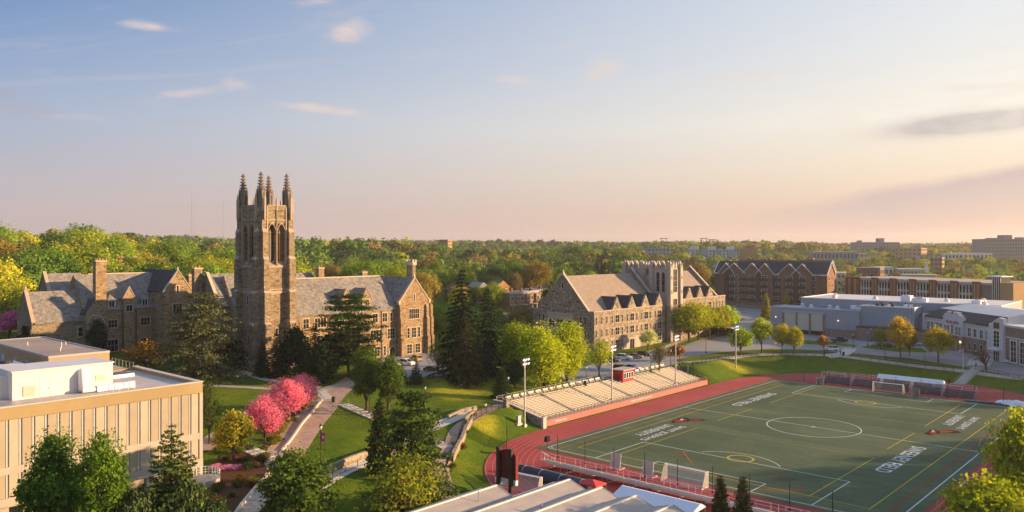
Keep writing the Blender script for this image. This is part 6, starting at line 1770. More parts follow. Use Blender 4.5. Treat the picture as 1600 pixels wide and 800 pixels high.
# mesh gate at the left end of the track
t = empty('fence_gate', (*ab(-1.6, -8.6), .06), TH, 'tall dark mesh fence panel standing on the track bend', 'fence')
mb = MB(); mb.tube([(0, 0, 0), (0, 0, 4.2), (-3.6, -3.2, 4.2), (-3.6, -3.2, 0)], .05, 5); mb.build('frame', M['dark_metal'], t)
mb = MB(); mb.poly([(0, 0, 0), (0, 0, 4.2), (-3.6, -3.2, 4.2), (-3.6, -3.2, 0)]); mb.build('mesh', M['dark_mesh'], t)
# aluminium bleachers behind the near goal line, seen from the back
def small_bleacher(a, b, L, rz, label, group, rows=5, m='aluminium', rail=True, bays=7):
    t = empty('bleacher', (*ab(a, b), .06), TH + rz, label, 'bleacher', group)
    # local: x along the bench, rows rise towards +y
    for i in range(rows):
        mb = MB(); y = i * .62; z = .42 + i * .30
        mb.box(0, L, y, y + .28, z, z + .05); mb.box(0, L, y - .02, y + .02, z - .30, z - .12); mb.box(0, L, y + .30, y + .60, z - .16, z - .12)
        mb.build('bench_row', M[m], t)
    mb = MB(); n = bays
    for k in range(n + 1):
        x = L * k / n; e = rows * .62
        mb.tube([(x, -.1, 0), (x, e, 0)], .035, 5); mb.tube([(x, 0, .1), (x, e, .42 + rows * .3 - .2)], .035, 5); mb.tube([(x, e - .1, 0), (x, e - .1, .42 + rows * .3 + (1.0 if rail else 0))], .035, 5); mb.tube([(x, e * .5, 0), (x, e * .5, .4 + rows * .15)], .03, 5)
    mb.build('frame', M['galvanised'], t)
    if rail:
        mb = MB(); e = rows * .62
        for z in (.6, 1.1): mb.tube([(0, e - .1, .4 + rows * .3 + z - .1), (L, e - .1, .4 + rows * .3 + z - .1)], .035, 5)
        for s in (0, L):
            mb.tube([(s, 0, 1.2), (s, e - .1, 1.4 + rows * .3)], .035, 5)
            for q in range(4): mb.tube([(s, e * q / 4, .4 + q * .3), (s, e * q / 4, 1.2 + q * rows * .075 + .1)], .03, 4)
        mb.build('guard_rail', M['aluminium'], t)
        for k in range(n):
            if k % 1 == 0:
                mb = MB(); x = L * (k + .25) / n; w_ = L / n * .5; e = rows * .62; zt = .4 + rows * .3
                mb.tube([(x, e - .05, zt + .1), (x, e - .05, zt + .95), (x + w_, e - .05, zt + .95), (x + w_, e - .05, zt + .1), (x, e - .05, zt + .1)], .03, 5); mb.tube([(x, e - .05, zt + .5), (x + w_, e - .05, zt + .5)], .025, 5)
                mb.build('rail_panel', M['bench_cream'], t)
    return t
# rows rise away from the pitch: for the near one, towards -u; the local +y axis must point along -u
t = small_bleacher(-8.8, 54.0, 45.0, math.pi / 2, 'long aluminium bleacher behind the near goal line, seen from its back', None, 6, bays=11)
# dark bleachers at the far end, rows rise towards +u
for i in range(5):
    small_bleacher(105.6, 11.0 + i * 7.4, 7.0, -math.pi / 2, 'dark blue-grey bleacher section in the row behind the far goal', 'bleachers behind the far goal', 5, 'navy_bench', True, 2)
t = empty('tent', (*ab(110.2, 23.5), .06), TH - math.pi / 2, 'long white shelter tent behind the far bleachers', 'tent')
mb = MB(); mb.prism([(0, 0, 2.1), (0, 1.3, 3.1), (0, 2.6, 2.1)], (16, 0, 0)); mb.build('canopy', M['tent_white'], t)
mb = MB(); mb.box(0, 16, 2.5, 2.6, .1, 2.1); mb.build('side_wall', M['tent_white'], t)
mb = MB()
for x in (0, 4, 8, 12, 16): mb.tube([(x, .05, 0), (x, .05, 2.1)], .04, 5)
mb.build('leg', M['galvanised'], t)
for i, b in enumerate((12.5, 41)):
    goal(109.6, b, 6.5, 2.3, 1.6, math.pi / 2, ('white goal frame stored behind the first far bleacher', 'white goal frame stored behind the last far bleacher')[i], net=False)
# tarpaulin heap and rolled covers at the far right corner
t = empty('tarpaulin', (*ab(103.5, 55), .06), TH, 'white tarpaulin heap at the far right corner of the track', 'tarpaulin')
mb = MB(); rng = np.random.default_rng(5)
for k in range(7):
    x, y = rng.random() * 5 - 2, -k * 1.3 + 1
    mb.lathe(x, y, [(1.5 + rng.random(), 0), (1.1 + rng.random() * .5, .4 + rng.random() * .4), (.4, .7 + rng.random() * .5)], 9)
mb.build('cover', M['tent_white'], t)
t = empty('mat_stack', (*ab(102.5, 46.5), .06), TH - math.pi / 2, 'flat dark mats lying beside the last far bleacher', 'mats')
for k in range(3):
    mb = MB(); mb.box(k * 3.1, k * 3.1 + 2.9, -1, 1, 0, .3 + .12 * (k % 2)); mb.build('mat', M['navy_cloth'], t)
# team bench on the sunny touch line, with a bag
t = empty('bench', (*ab(20.5, 63.6), .1), TH, 'white bench with a dark bag on the right touch line', 'bench')
mb = MB(); mb.box(0, 6, 0, .4, .42, .5); mb.build('seat', M['cream_metal'], t)
mb = MB(); mb.box(0, 6, -.12, -.06, .62, .92); mb.build('backrest', M['cream_metal'], t)
for x in (.4, 3, 5.6):
    mb = MB(); mb.box(x - .04, x + .04, .02, .38, 0, .42); mb.box(x - .04, x + .04, -.13, 0, .3, .9); mb.build('leg', M['galvanised'], t)
t = empty('bag', (*ab(23.2, 63.8), .6), TH, 'dark blue sports bag lying on the white bench', 'bag')
mb = MB(); mb.tube([(-.45, 0, .15), (-.35, 0, .17), (.35, 0, .17), (.45, 0, .15)], [.1, .2, .2, .1], 8); mb.build('bag_body', M['navy_cloth'], t, True)
mb = MB(); mb.tube([(-.2, 0, .36), (-.1, 0, .5), (.1, 0, .5), (.2, 0, .36)], .02, 5); mb.build('handle', M['dark_metal'], t)
# speaker on a post by the corner of the pitch
t = empty('loudspeaker', (*ab(-2.6, 2.2), .06), TH, 'small black loudspeaker on a post at the near pitch corner', 'speaker')
mb = MB(); mb.tube([(0, 0, 0), (0, 0, 2.0)], .05, 6); mb.build('post', M['dark_metal'], t)
mb = MB(); mb.tbox(-.5, .5, -.35, .35, 2.0, 2.9, .06); mb.build('cabinet', M['rubber'], t)

# scoreboard seen from behind
def scoreboard():
    X_, Y_ = -1.9, 121.0
    a, b = to_ab(X_, Y_)
    t = empty('scoreboard', (X_, Y_, 0), TH, 'red scoreboard on two thick black posts, seen from behind', 'scoreboard')
    for y in (0, -2.5):
        mb = MB(); mb.box(-.42, -.02, y - .30, y + .30, -1, 7.2); mb.build('post', M['dark_metal'], t)
    mb = MB(); mb.box(.02, .55, -3.3, .3, 2.6, 6.2)
    n = 10
    mb.prism([(.02, -3.3 + 3.6 * k / n, 6.2 + .8 * math.sin(math.pi * k / n)) for k in range(n + 1)], (.53, 0, 0)); mb.build('panel', M['score_red'], t)
    mb = MB(); mb.box(0, .5, -3.3, .3, 1.8, 2.55); mb.build('sponsor_panel', M['tent_white'], t)
    mb = MB()
    for k in range(4): mb.box(-.06, .02, -3.3, .3, 2.8 + k * .95, 2.9 + k * .95)
    mb.build('frame_rail', M['dark_metal'], t)
scoreboard()

# service yard behind the bleacher
def yard():
    t = empty('rolled_cover', (*ab(-17.0, 8.0), .0), TH - math.pi / 2, 'long navy covered roll beside the aluminium bleacher', 'cover')
    mb = MB(); mb.tube([(0, 0, .9), (.3, 0, .9), (14.2, 0, .9), (14.5, 0, .9)], [.4, 1.0, 1.0, .4], 12); mb.build('cover', M['navy_cloth'], t, True)
    mb = MB()
    for x in (1.5, 5, 9, 13): mb.tube([(x, -1.05, 0), (x, -1.02, .9), (x, -.7, 1.65), (x, 0, 1.96), (x, .7, 1.65), (x, 1.02, .9), (x, 1.05, 0)], .05, 5)
    mb.tube([(0, .2, 1.97), (14.4, .2, 1.97)], .06, 5); mb.build('strap', M['bench_cream'], t)
    for i, (aa, bb, w, lb) in enumerate(((-20.5, 8.5, 2.2, 'small white goal frame stored at the end of the navy roll'), (-21.5, 13.0, 7.0, 'wide white goal frame stored in front of the navy roll'))):
        goal(aa, bb, w, 2.3, 1.5, math.pi / 2 + .12, lb, z=0)
    t = empty('canopy', (*ab(-19.5, 22.2), 0), TH - math.pi / 2, 'red square canopy between the roll and the white tent', 'canopy')
    mb = MB(); b4 = [(0, 0, 2.3), (3.2, 0, 2.3), (3.2, 2.6, 2.3), (0, 2.6, 2.3)]; c = (1.6, 1.3, 2.8)
    for k in range(4): mb.poly([b4[k], b4[(k + 1) % 4], c]); mb.poly([b4[k], b4[(k + 1) % 4], (b4[(k + 1) % 4][0], b4[(k + 1) % 4][1], 2.05), (b4[k][0], b4[k][1], 2.05)])
    mb.build('canopy_top', M['canopy_red'], t)
    for x, y in ((.05, .05), (3.15, .05), (3.15, 2.55), (.05, 2.55)):
        mb = MB(); mb.tube([(x, y, 0), (x, y, 2.3)], .04, 5); mb.build('leg', M['galvanised'], t)
    for i, (aa, bb) in enumerate(((-17.5, 24.5), (-20.0, 25.6), (-16.8, 21.2), (-18.6, 27.0))):
        t = empty('tyre', (*ab(aa, bb), .25), TH, 'big black training tyre beside the red canopy', 'tyre', 'tyres by the red canopy')
        mb = MB(); n = 16
        for k in range(n): 
            a0, a1 = 6.2832 * k / n, 6.2832 * (k + 1) / n
            mb.hexa([(.35 * math.cos(a0), .35 * math.sin(a0), 0), (.8 * math.cos(a0), .8 * math.sin(a0), 0), (.8 * math.cos(a1), .8 * math.sin(a1), 0), (.35 * math.cos(a1), .35 * math.sin(a1), 0), (.45 * math.cos(a0), .45 * math.sin(a0), .4), (.72 * math.cos(a0), .72 * math.sin(a0), .4), (.72 * math.cos(a1), .72 * math.sin(a1), .4), (.45 * math.cos(a1), .45 * math.sin(a1), .4)])
        mb.build('tread', M['rubber'], t)
    t = empty('tent', (*ab(-18.2, 29.0), 0), TH - math.pi / 2, 'long pale blue-white tent roof behind the aluminium bleacher', 'tent')
    mb = MB(); mb.prism([(0, -3.0, 1.9), (0, 0, 2.9), (0, .3, 2.9), (0, 1.6, 2.2)], (12.6, 0, 0)); mb.build('canopy', M['tent_white'], t)
    mb = MB(); mb.box(.1, 12.5, -2.9, -2.8, .2, 1.9); mb.build('side_wall', M['net_cloth'], t)
    mb = MB()
    for x in (0.1, 4, 8, 12.5): mb.tube([(x, -2.9, 0), (x, -2.9, 1.9)], .05, 5); mb.tube([(x, 1.5, 0), (x, 1.5, 2.2)], .05, 5)
    mb.build('leg', M['galvanised'], t)
    # shed with a row of metal gables
    t = building('field_house', -32.0, 23.8, 0, 'low building with a row of seamed metal gable roofs at the bottom edge', 'building')
    def ridge(k0, yc, hw, x1, x0=-60):
        mb = MB()
        zr, zv = 6.35, 5.45
        mb.prism([(x0, -yc - hw, zv), (x0, -yc, zr), (x0, -yc, zr + .12), (x0, -yc - hw, zv + .12)], (x1 - x0, 0, 0)); mb.prism([(x0, -yc + hw, zv), (x0, -yc, zr), (x0, -yc, zr + .12), (x0, -yc + hw, zv + .12)], (x1 - x0, 0, 0))
        r = mb.build('roof', M['seam_roof'], t)
        mb = MB(); mb.prism([(x1 - .02, -yc - hw, zv - .05), (x1 - .02, -yc, zr - .05), (x1 - .02, -yc, zr + .17), (x1 - .02, -yc - hw, zv + .17)], (.14, 0, 0)); mb.prism([(x1 - .02, -yc + hw, zv - .05), (x1 - .02, -yc, zr - .05), (x1 - .02, -yc, zr + .17), (x1 - .02, -yc + hw, zv + .17)], (.14, 0, 0)); mb.build('verge_trim', M['grey_metal'], r)
        mb = MB(); mb.box(x0, x1, -yc - .14, -yc + .14, zr + .08, zr + .2); mb.build('ridge_cap', M['cream_metal'], r)
    for k, (yc, x1) in enumerate(((-.1, -6.9), (5.3, 1.5), (10.5, 1.5), (15.7, 1.5), (20.9, 1.5), (26.1, 1.5))):
        ridge(k, yc, 2.62, x1)
    mb = MB(); mb.box(-60, 1.2, -28.6, -2.75, -1, 5.35); mb.box(-60, -7.2, -2.7, 2.4, -1, 5.35); mb.build('wall', M['tan_brick'], t)
    mb = MB(); mb.box(-60, -7.0, 2.5, 2.75, 5.3, 5.62); mb.box(-7, 1.5, -2.85, -2.6, 5.3, 5.62); mb.build('eaves_gutter', M['cream_metal'], t)
    mb = MB(); mb.tube([(-12, -1.6, 5.8), (-12, -1.6, 7.2)], .06, 6); mb.tube([(-9, -9.2, 5.8), (-9, -9.2, 6.6)], .1, 6); mb.build('vent_pipe', M['grey_metal'], t)
yard()
# ------------------------------------------------------------------ tree makers
def leaf_mesh(name, P, N, S, V, m, asp=0.72, tint=None, seed=1):
    rg = np.random.default_rng(seed)
    n = len(P)
    N = N / (np.linalg.norm(N, axis=1)[:, None] + 1e-9)
    rnd = rg.normal(size=(n, 3))
    T = np.cross(N, rnd); T /= (np.linalg.norm(T, axis=1)[:, None] + 1e-9)
    B = np.cross(N, T)
    T = T * S[:, None] * .5; B = B * (S * asp)[:, None] * .5
    kink = N * (S * .12)[:, None]
    co = np.empty((n, 4, 3))
    co[:, 0] = P - T - B * .5; co[:, 1] = P + T * .25 - B + kink; co[:, 2] = P + T + B * .5; co[:, 3] = P - T * .25 + B + kink
    me = bpy.data.meshes.new(name)
    me.vertices.add(n * 4); me.vertices.foreach_set('co', co.ravel())
    me.loops.add(n * 4); me.loops.foreach_set('vertex_index', np.arange(n * 4))
    me.polygons.add(n); me.polygons.foreach_set('loop_start', np.arange(0, n * 4, 4))
    at_ = me.attributes.new('var', 'FLOAT', 'POINT')
    at_.data.foreach_set('value', np.repeat(np.clip(V, 0, 1), 4))
    if tint is not None:
        ac = me.attributes.new('tint', 'FLOAT_COLOR', 'POINT')
        ac.data.foreach_set('color', np.repeat(np.column_stack([tint, np.ones(n)]), 4, axis=0).ravel())
    me.materials.append(m)
    me.update(calc_edges=True)
    return me
def blob_leaves(rg, C, RAD, n_each, size, up=0.25, shell=0.55, sz_j=0.35, nj=.75, vj=.22):
    """leaves spread through the outer part of each blob; C centres, RAD radii (k,3)"""
    Ps, Ns, Ss, Vs = [], [], [], []
    for c, r, n in zip(C, RAD, n_each):
        d = rg.normal(size=(n, 3)); d /= np.linalg.norm(d, axis=1)[:, None]
        rr = shell + (1 - shell) * rg.random(n) ** .6
        rr *= 1 + .18 * rg.normal(size=n)
        P = c + d * r * rr[:, None]
        N = d / r * r.mean() + rg.normal(size=(n, 3)) * nj + np.array([0, 0, up])
        Ps.append(P); Ns.append(N); Ss.append(size * (1 + sz_j * rg.normal(size=n)).clip(.4, 1.9))
        Vs.append(np.clip((.45 + .22 * rg.normal() + vj * rg.normal(size=n)), 0, 1))
    return np.concatenate(Ps), np.concatenate(Ns), np.concatenate(Ss), np.concatenate(Vs)
PROTO = {}
def broad(key, seed, Ht=12., Rc=4.6, hb=2.6, K=34, nl=5200, size=.50, top=1.0, limbs=9, spread=.72, br=.36, m='leaf', sparse=False, flat=1.0, nj=.75, vj=.22):
    rg = np.random.default_rng(seed)
    C, RD = [], []
    zc = (Ht + hb) / 2; hz = (Ht - hb) / 2
    lean = rg.normal(size=2) * .25
    k = 0
    while len(C) < K:
        d = rg.normal(size=3); d /= np.linalg.norm(d)
        if d[2] < -.75: continue
        s = spread * (0.55 + .55 * rg.random())
        taper = 1 - top * .42 * max(0, d[2]) if d[2] > 0 else 1 - .25 * abs(d[2])
        c = np.array([d[0] * Rc * s * taper + lean[0], d[1] * Rc * s * taper + lean[1], zc + d[2] * hz * s * 1.05])
        r = Rc * br * (.7 + .6 * rg.random())
        if any(np.linalg.norm((c - q) / np.array([1, 1, 1])) < r * .55 for q in C) and k < 400:
            k += 1; continue
        C.append(c); RD.append(np.array([r, r, r * .82 * flat]))
    C = np.array(C); RD = np.array(RD)
    w = RD[:, 0] ** 2; n_each = np.maximum((nl * w / w.sum()).astype(int), 8)
    P, N, S, V = blob_leaves(rg, C, RD, n_each, size, nj=nj, vj=vj)
    # loose sprays that break the outline
    ns = nl // 12
    d = rg.normal(size=(ns, 3)); d[:, 2] = np.abs(d[:, 2]) - .3; d /= np.linalg.norm(d, axis=1)[:, None]
    Q = np.array([0, 0, zc]) + d * np.array([Rc, Rc, hz]) * (.82 + .26 * rg.random(ns))[:, None]
    P = np.concatenate([P, Q]); N = np.concatenate([N, d + rg.normal(size=(ns, 3)) * .6]); S = np.concatenate([S, np.full(ns, size * .8)]); V = np.concatenate([V, rg.random(ns)])
    crown = leaf_mesh('crown', P, N, S, V, M[m], seed=seed)
    mb = MB()
    r0 = Ht * .021
    fork = np.array([lean[0] * .5, lean[1] * .5, hb + hz * .35])
    mb.tube([(0, 0, -.5), (0, 0, .3), tuple(fork * [.6, .6, .6]), tuple(fork), (lean[0], lean[1], zc + hz * .55)], [r0 * 1.5, r0 * 1.1, r0 * .85, r0 * .7, r0 * .18], 7)
    order = rg.permutation(K)[:limbs]
    for j in order:
        c = C[j]
        st = np.array([0, 0, hb * (.75 + .5 * rg.random())]) if c[2] < zc else fork * (.8 + .3 * rg.random())
        mid = (st + c) / 2 + np.array([0, 0, hz * .10]) + rg.normal(size=3) * .2
        mb.tube([tuple(st), tuple(mid), tuple(c)], [r0 * .5, r0 * .32, r0 * .10], 5)
        for _ in range(3 if sparse else 1):
            e = c + rg.normal(size=3) * RD[j] * .8
            mb.tube([tuple((mid + c) / 2), tuple(e)], [r0 * .2, r0 * .05], 4)
    trunk = mb.mesh('trunk', M['bark'], True)
    PROTO[key] = (trunk, crown, Ht, 2 * Rc)
def conifer(key, seed, Ht=16., Rc=3.6, hb=1.0, lev=26, nb=11, size=.55, droop=.35, pw=.85, gap=.0, m='needle', dens=1.0, upturn=0.0):
    rg = np.random.default_rng(seed)
    Ps, Ns, Ss, Vs = [], [], [], []
    mb = MB()
    mb.tube([(0, 0, -.5), (0, 0, Ht * .5), (0, 0, Ht * .97)], [Ht * .018, Ht * .011, .03], 7)
    for L in range(lev):
        t_ = (L + .35 * rg.random()) / lev
        z = hb + (Ht - hb) * t_ ** .92
        R_ = Rc * (1 - t_) ** pw * (.82 + .36 * rg.random()) + .16
        k = max(4, int(nb * (.5 + .6 * (1 - t_))))
        ph = rg.random() * 6.28
        for j in range(k):
            if rg.random() < gap: continue
            a = ph + 6.283 * j / k + rg.normal() * .18
            Lb = R_ * (.75 + .4 * rg.random())
            dirv = np.array([math.cos(a), math.sin(a), 0]); side = np.array([-dirv[1], dirv[0], 0])
            n = max(4, int(Lb * 6.5 * dens))
            s = rg.random(n) ** .7
            dz = -droop * s * Lb + upturn * (s ** 2.2) * Lb
            wd = (.30 * Lb * (1.05 - s) + .10) * (rg.random(n) * 2 - 1)
            P = np.array([0, 0, z]) + dirv * (s * Lb)[:, None] + side * wd[:, None]
            P[:, 2] += dz - np.abs(wd) * .25 + rg.normal(size=n) * .06
            Ps.append(P); Ns.append(np.array([0, 0, 1.]) + dirv * .5 + rg.normal(size=(n, 3)) * .55)
            Ss.append(size * (1 + .3 * rg.normal(size=n)).clip(.4, 1.8) * (.55 + .45 * (1 - t_)))
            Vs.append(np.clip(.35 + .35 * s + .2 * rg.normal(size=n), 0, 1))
            if L % 2 == 0 and L < lev * .8:
                mb.tube([(0, 0, z), tuple(np.array([0, 0, z - droop * Lb * .6]) + dirv * Lb * .7)], [Ht * .003, .015], 4, cap=False)
    crown = leaf_mesh('crown', np.concatenate(Ps), np.concatenate(Ns), np.concatenate(Ss), np.concatenate(Vs), M[m], asp=.55, seed=seed)
    PROTO[key] = (mb.mesh('trunk', M['bark'], True), crown, Ht, 2 * Rc)
def layered(key, seed, Ht, Rc, hb, levels, per, pad, size, m='needle', droop=.0, thick=.22, n_pad=70, pw=.6, m_top=.5):
    """pine or cedar: branches carrying flat pads of needles"""
    rg = np.random.default_rng(seed)
    mb = MB(); C, RD = [], []
    mb.tube([(0, 0, -.5), (.1, 0, Ht * .3), (-.05, .1, Ht * .65), (0, 0, Ht * .98)], [Ht * .022, Ht * .017, Ht * .010, .03], 7)
    for L in range(levels):
        t_ = (L + .4 * rg.random()) / levels
        z = hb + (Ht - hb) * t_
        R_ = Rc * (1 - t_ ** 1.6) ** pw * (.7 + .5 * rg.random()) + .3
        ph = rg.random() * 6.28
        for j in range(per if t_ < .8 else max(3, per - 2)):
            a = ph + 6.283 * j / per + rg.normal() * .25
            Lb = R_ * (.6 + .5 * rg.random())
            d = np.array([math.cos(a), math.sin(a), 0])
            tip = np.array([0, 0, z]) + d * Lb + np.array([0, 0, -droop * Lb + rg.normal() * .25])
            mb.tube([(0, 0, z - .1), tuple(np.array([0, 0, z + .04 * Lb]) + d * Lb * .5 - np.array([0, 0, droop * Lb * .3])), tuple(tip)], [Ht * .005, Ht * .0035, .02], 4, cap=False)
            for q in range(4):
                f = (.38, .58, .8, 1.0)[q]
                c = np.array([0, 0, z - droop * Lb * f ** 1.6]) + d * Lb * f + np.append(rg.normal(size=2) * .22 * pad, rg.normal() * .10)
                r = pad * (.55 + .5 * rg.random()) * (.6 + .4 * (1 - t_ * m_top))
                C.append(c); RD.append(np.array([r, r, r * thick]))
    n_each = np.full(len(C), n_pad // 4)
    P, N, S, V = blob_leaves(rg, C, RD, n_each, size, up=.9, shell=.2)
    crown = leaf_mesh('crown', P, N, S, V, M[m], asp=.5, seed=seed)
    PROTO[key] = (mb.mesh('trunk', M['bark'], True), crown, Ht, 2 * Rc)
broad('broad1', 11); broad('broad2', 12, Rc=5.2, K=40, spread=.76); broad('broad3', 13, Rc=4.2, K=28, br=.4); broad('broad4', 14, Rc=5.0, hb=3.2, K=44, br=.30)
broad('oval1', 21, Ht=13, Rc=3.3, hb=1.6, K=50, nl=10500, size=.34, br=.38, top=1.75); broad('oval2', 22, Ht=13, Rc=3.1, hb=1.8, K=46, nl=9800, size=.34, br=.38, top=1.7)
broad('willow1', 31, Ht=14, Rc=4.6, hb=.6, K=60, nl=9500, size=.34, br=.27, flat=2.0, top=1.1); broad('willow2', 32, Ht=14, Rc=4.3, hb=.7, K=54, nl=9000, size=.34, br=.28, flat=2.1, top=1.2)
broad('cherry1', 41, Ht=7, Rc=4.1, hb=.8, K=60, nl=15000, size=.19, br=.24, m='blossom', limbs=26, vj=.36); broad('cherry2', 42, Ht=7, Rc=4.4, hb=.8, K=66, nl=16000, size=.19, br=.22, m='blossom', limbs=28, vj=.36)
broad('sparse1', 51, Ht=9, Rc=3.6, hb=1.8, K=30, nl=1900, size=.30, br=.34, limbs=24, sparse=True); broad('sparse2', 52, Ht=9, Rc=3.2, hb=1.8, K=26, nl=1500, size=.28, br=.36, limbs=22, sparse=True)
broad('bare1', 55, Ht=9, Rc=3.8, hb=1.6, K=34, nl=420, size=.24, br=.34, limbs=34, sparse=True)
broad('shrub1', 61, Ht=2.2, Rc=1.6, hb=.1, K=16, nl=900, size=.24, br=.42, limbs=4); broad('shrub2', 62, Ht=2.0, Rc=1.9, hb=.05, K=18, nl=1000, size=.24, br=.40, limbs=4)
broad('yew1', 65, Ht=7, Rc=2.4, hb=.1, K=36, nl=4200, size=.34, br=.40, m='needle', top=1.5, limbs=4)
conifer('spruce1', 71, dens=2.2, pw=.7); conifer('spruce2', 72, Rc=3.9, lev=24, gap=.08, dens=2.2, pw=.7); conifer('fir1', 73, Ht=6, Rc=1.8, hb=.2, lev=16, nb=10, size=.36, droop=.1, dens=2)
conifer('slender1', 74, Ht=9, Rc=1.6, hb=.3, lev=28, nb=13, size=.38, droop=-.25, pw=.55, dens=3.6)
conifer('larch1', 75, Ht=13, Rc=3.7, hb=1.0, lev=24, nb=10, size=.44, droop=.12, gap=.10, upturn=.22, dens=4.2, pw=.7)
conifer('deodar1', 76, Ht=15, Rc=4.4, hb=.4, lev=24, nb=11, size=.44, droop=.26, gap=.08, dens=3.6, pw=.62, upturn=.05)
layered('pine1', 81, 16, 6.6, 2.6, 11, 7, 2.3, .42, n_pad=260, thick=.26, pw=.5, droop=-.03)
layered('cedar1', 82, 15, 8.4, 1.0, 12, 9, 2.5, .36, n_pad=260, droop=.14, thick=.24, pw=.62)
layered('pine2', 84, 15, 5.2, 1.0, 13, 7, 1.8, .36, n_pad=260, droop=.02, thick=.24, pw=.75)
layered('juniper1', 83, 3.4, 3.6, .5, 6, 8, 1.0, .30, n_pad=130, droop=-.15, thick=.4, pw=.7)
# middle distance and distance: fewer, larger leaves; crown and trunk in one mesh when too small to show parts
for i in range(6):
    broad('wood%d' % i, 100 + i, Ht=14 + 1.2 * (i % 3), Rc=5.2 + .5 * (i % 4), hb=2.2, K=34 + 4 * i, nl=5600, size=.55, nj=.42, vj=.10, top=.7 + .2 * (i % 3), spread=.70 + .03 * (i % 4), br=.34 + .02 * (i % 3), limbs=10)
conifer('woodfir', 110, Ht=16, Rc=3.8, hb=.6, lev=17, nb=9, size=.9, dens=.7)
def tree_at(kind, x, y, height, color, label=None, group=None, name='broadleaf_tree', cat='tree', wide=1.0, rz=None, sink=0.0, z=None):
    tr, cr, H0, W0 = PROTO[kind]
    s = height / H0
    z = h1(x, y) - sink if z is None else z
    e = empty(name, (x, y, z), random.uniform(0, 6.28) if rz is None else rz, label, cat, group, (s * wide, s * wide, s))
    inst('trunk', tr, e)
    c = inst('crown', cr, e)
    c.color = (*(q * LEAF_GAIN for q in color), 1)
    return e
def tree_px(kind, px, py_base, py_top, wpx, color, label=None, group=None, name='broadleaf_tree', cat='tree', **k):
    x, y = at(px, py_base)
    hgt = (py_base - py_top) / FOC * y
    tr, cr, H0, W0 = PROTO[kind]
    wide = (wpx / FOC * y) / (W0 * hgt / H0)
    return tree_at(kind, x, y, hgt, color, label, group, name, cat, wide, **k)
LEAF_GAIN = 1.5
YG, MG, DG, EV, OB, PK = (.20, .21, .018), (.085, .135, .018), (.045, .085, .016), (.016, .034, .013), (.20, .115, .026), (.48, .135, .285)
random.seed(4)
# near planting
tree_px('oval1', 88, 872, 666, 92, (.070, .130, .020), 'dense oval green tree, larger of two against the concrete library')
tree_px('oval2', 161, 874, 668, 78, (.080, .140, .020), 'dense oval green tree, slimmer of two against the concrete library')
tree_px('larch1', 268, 868, 660, 118, (.060, .085, .022), 'open dark conifer with upswept boughs at the library corner', name='conifer_tree')
for px, yb, yt, w in ((215, 880, 768, 110), (292, 884, 752, 95), (335, 890, 786, 80)):
    tree_px('juniper1', px, yb, yt, w, (.052, .078, .030), 'spreading grey-green evergreen bush below the library wall', 'evergreen bushes below the library', name='evergreen_bush', cat='bush')
tree_px('oval2', 470, 862, 696, 118, (.07, .11, .022), 'broad dark green tree standing beside the lower walk')
tree_px('pine2', 643, 812, 604, 128, (.050, .080, .020), 'tall drooping evergreen in front of the curved ramp', name='evergreen_tree')
tree_px('slender1', 593, 742, 622, 42, (.028, .038, .014), 'slender dark pointed evergreen at the edge of the lawn', name='evergreen_tree')
tree_px('sparse1', 628, 850, 694, 138, (.17, .19, .03), 'thin-leaved yellow-green tree by the ramp walk')
tree_px('oval1', 573, 643, 538, 54, (.070, .108, .024), 'narrow green tree, taller of two above the lawn steps')
tree_px('oval2', 606, 648, 552, 52, (.062, .10, .022), 'narrow green tree, shorter of two above the lawn steps')
tree_px('cherry1', 414, 692, 618, 74, PK, 'pink flowering cherry nearest the steps', 'flowering cherries by the walk', 'cherry_tree')
tree_px('cherry2', 447, 662, 590, 84, PK, 'pink flowering cherry in the middle of three', 'flowering cherries by the walk', 'cherry_tree')
tree_px('cherry1', 472, 640, 585, 58, (.52, .16, .32), 'pink flowering cherry highest up the brick walk', 'flowering cherries by the walk', 'cherry_tree')

tree_px('broad3', 365, 722, 640, 62, (.24, .22, .03), 'small yellow-green tree in the mulch bed')
tree_px('sparse1', 327, 694, 588, 48, (.05, .075, .022), 'thin dark tree squeezed against the library end wall')
tree_px('cedar1', 316, 590, 452, 138, (.075, .085, .042), 'wide drooping grey-green cedar between hall and tower', name='cedar_tree')
tree_px('yew1', 228, 580, 530, 66, (.22, .115, .022), 'round orange-brown bush in front of the left stone hall', name='bush', cat='bush')
tree_px('yew1', 52, 560, 503, 44, (.018, .030, .013), 'dark clipped yew at the gable end of the left hall', name='yew_tree')
tree_px('yew1', 101, 556, 503, 24, (.020, .034, .014), 'narrow dark yew under the low slate roof', name='yew_tree')
tree_px('yew1', 150, 558, 496, 32, (.016, .030, .012), 'tall dark yew before the arched porch gable', name='yew_tree')
for i, (px, yb, yt, w) in enumerate(((433, 590, 512, 42), (462, 592, 505, 46), (492, 593, 503, 48), (520, 592, 515, 44), (410, 588, 530, 30), (358, 586, 525, 52), (478, 600, 532, 46), (508, 600, 530, 44))):
    tree_px('yew1' if i % 2 else 'spruce1', px, yb, yt, w, (.012, .024, .010), 'dark evergreen in the thicket at the foot of the tower', 'dark evergreens round the tower foot', name='evergreen_tree')
tree_px('pine1', 545, 590, 455, 98, (.034, .066, .016), 'tall open pine with layered boughs before the stone hall', name='pine_tree')
tree_px('fir1', 627, 600, 564, 24, (.018, .036, .016), 'small dark fir beside the white car, left of a pair', name='fir_tree')
tree_px('fir1', 650, 600, 560, 26, (.016, .034, .015), 'small dark fir in front of the tan car, right of a pair', name='fir_tree')
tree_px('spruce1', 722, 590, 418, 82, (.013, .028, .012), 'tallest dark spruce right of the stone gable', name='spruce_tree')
tree_px('spruce2', 762, 586, 448, 62, (.013, .027, .012), 'second dark spruce, beside the tallest one', name='spruce_tree')
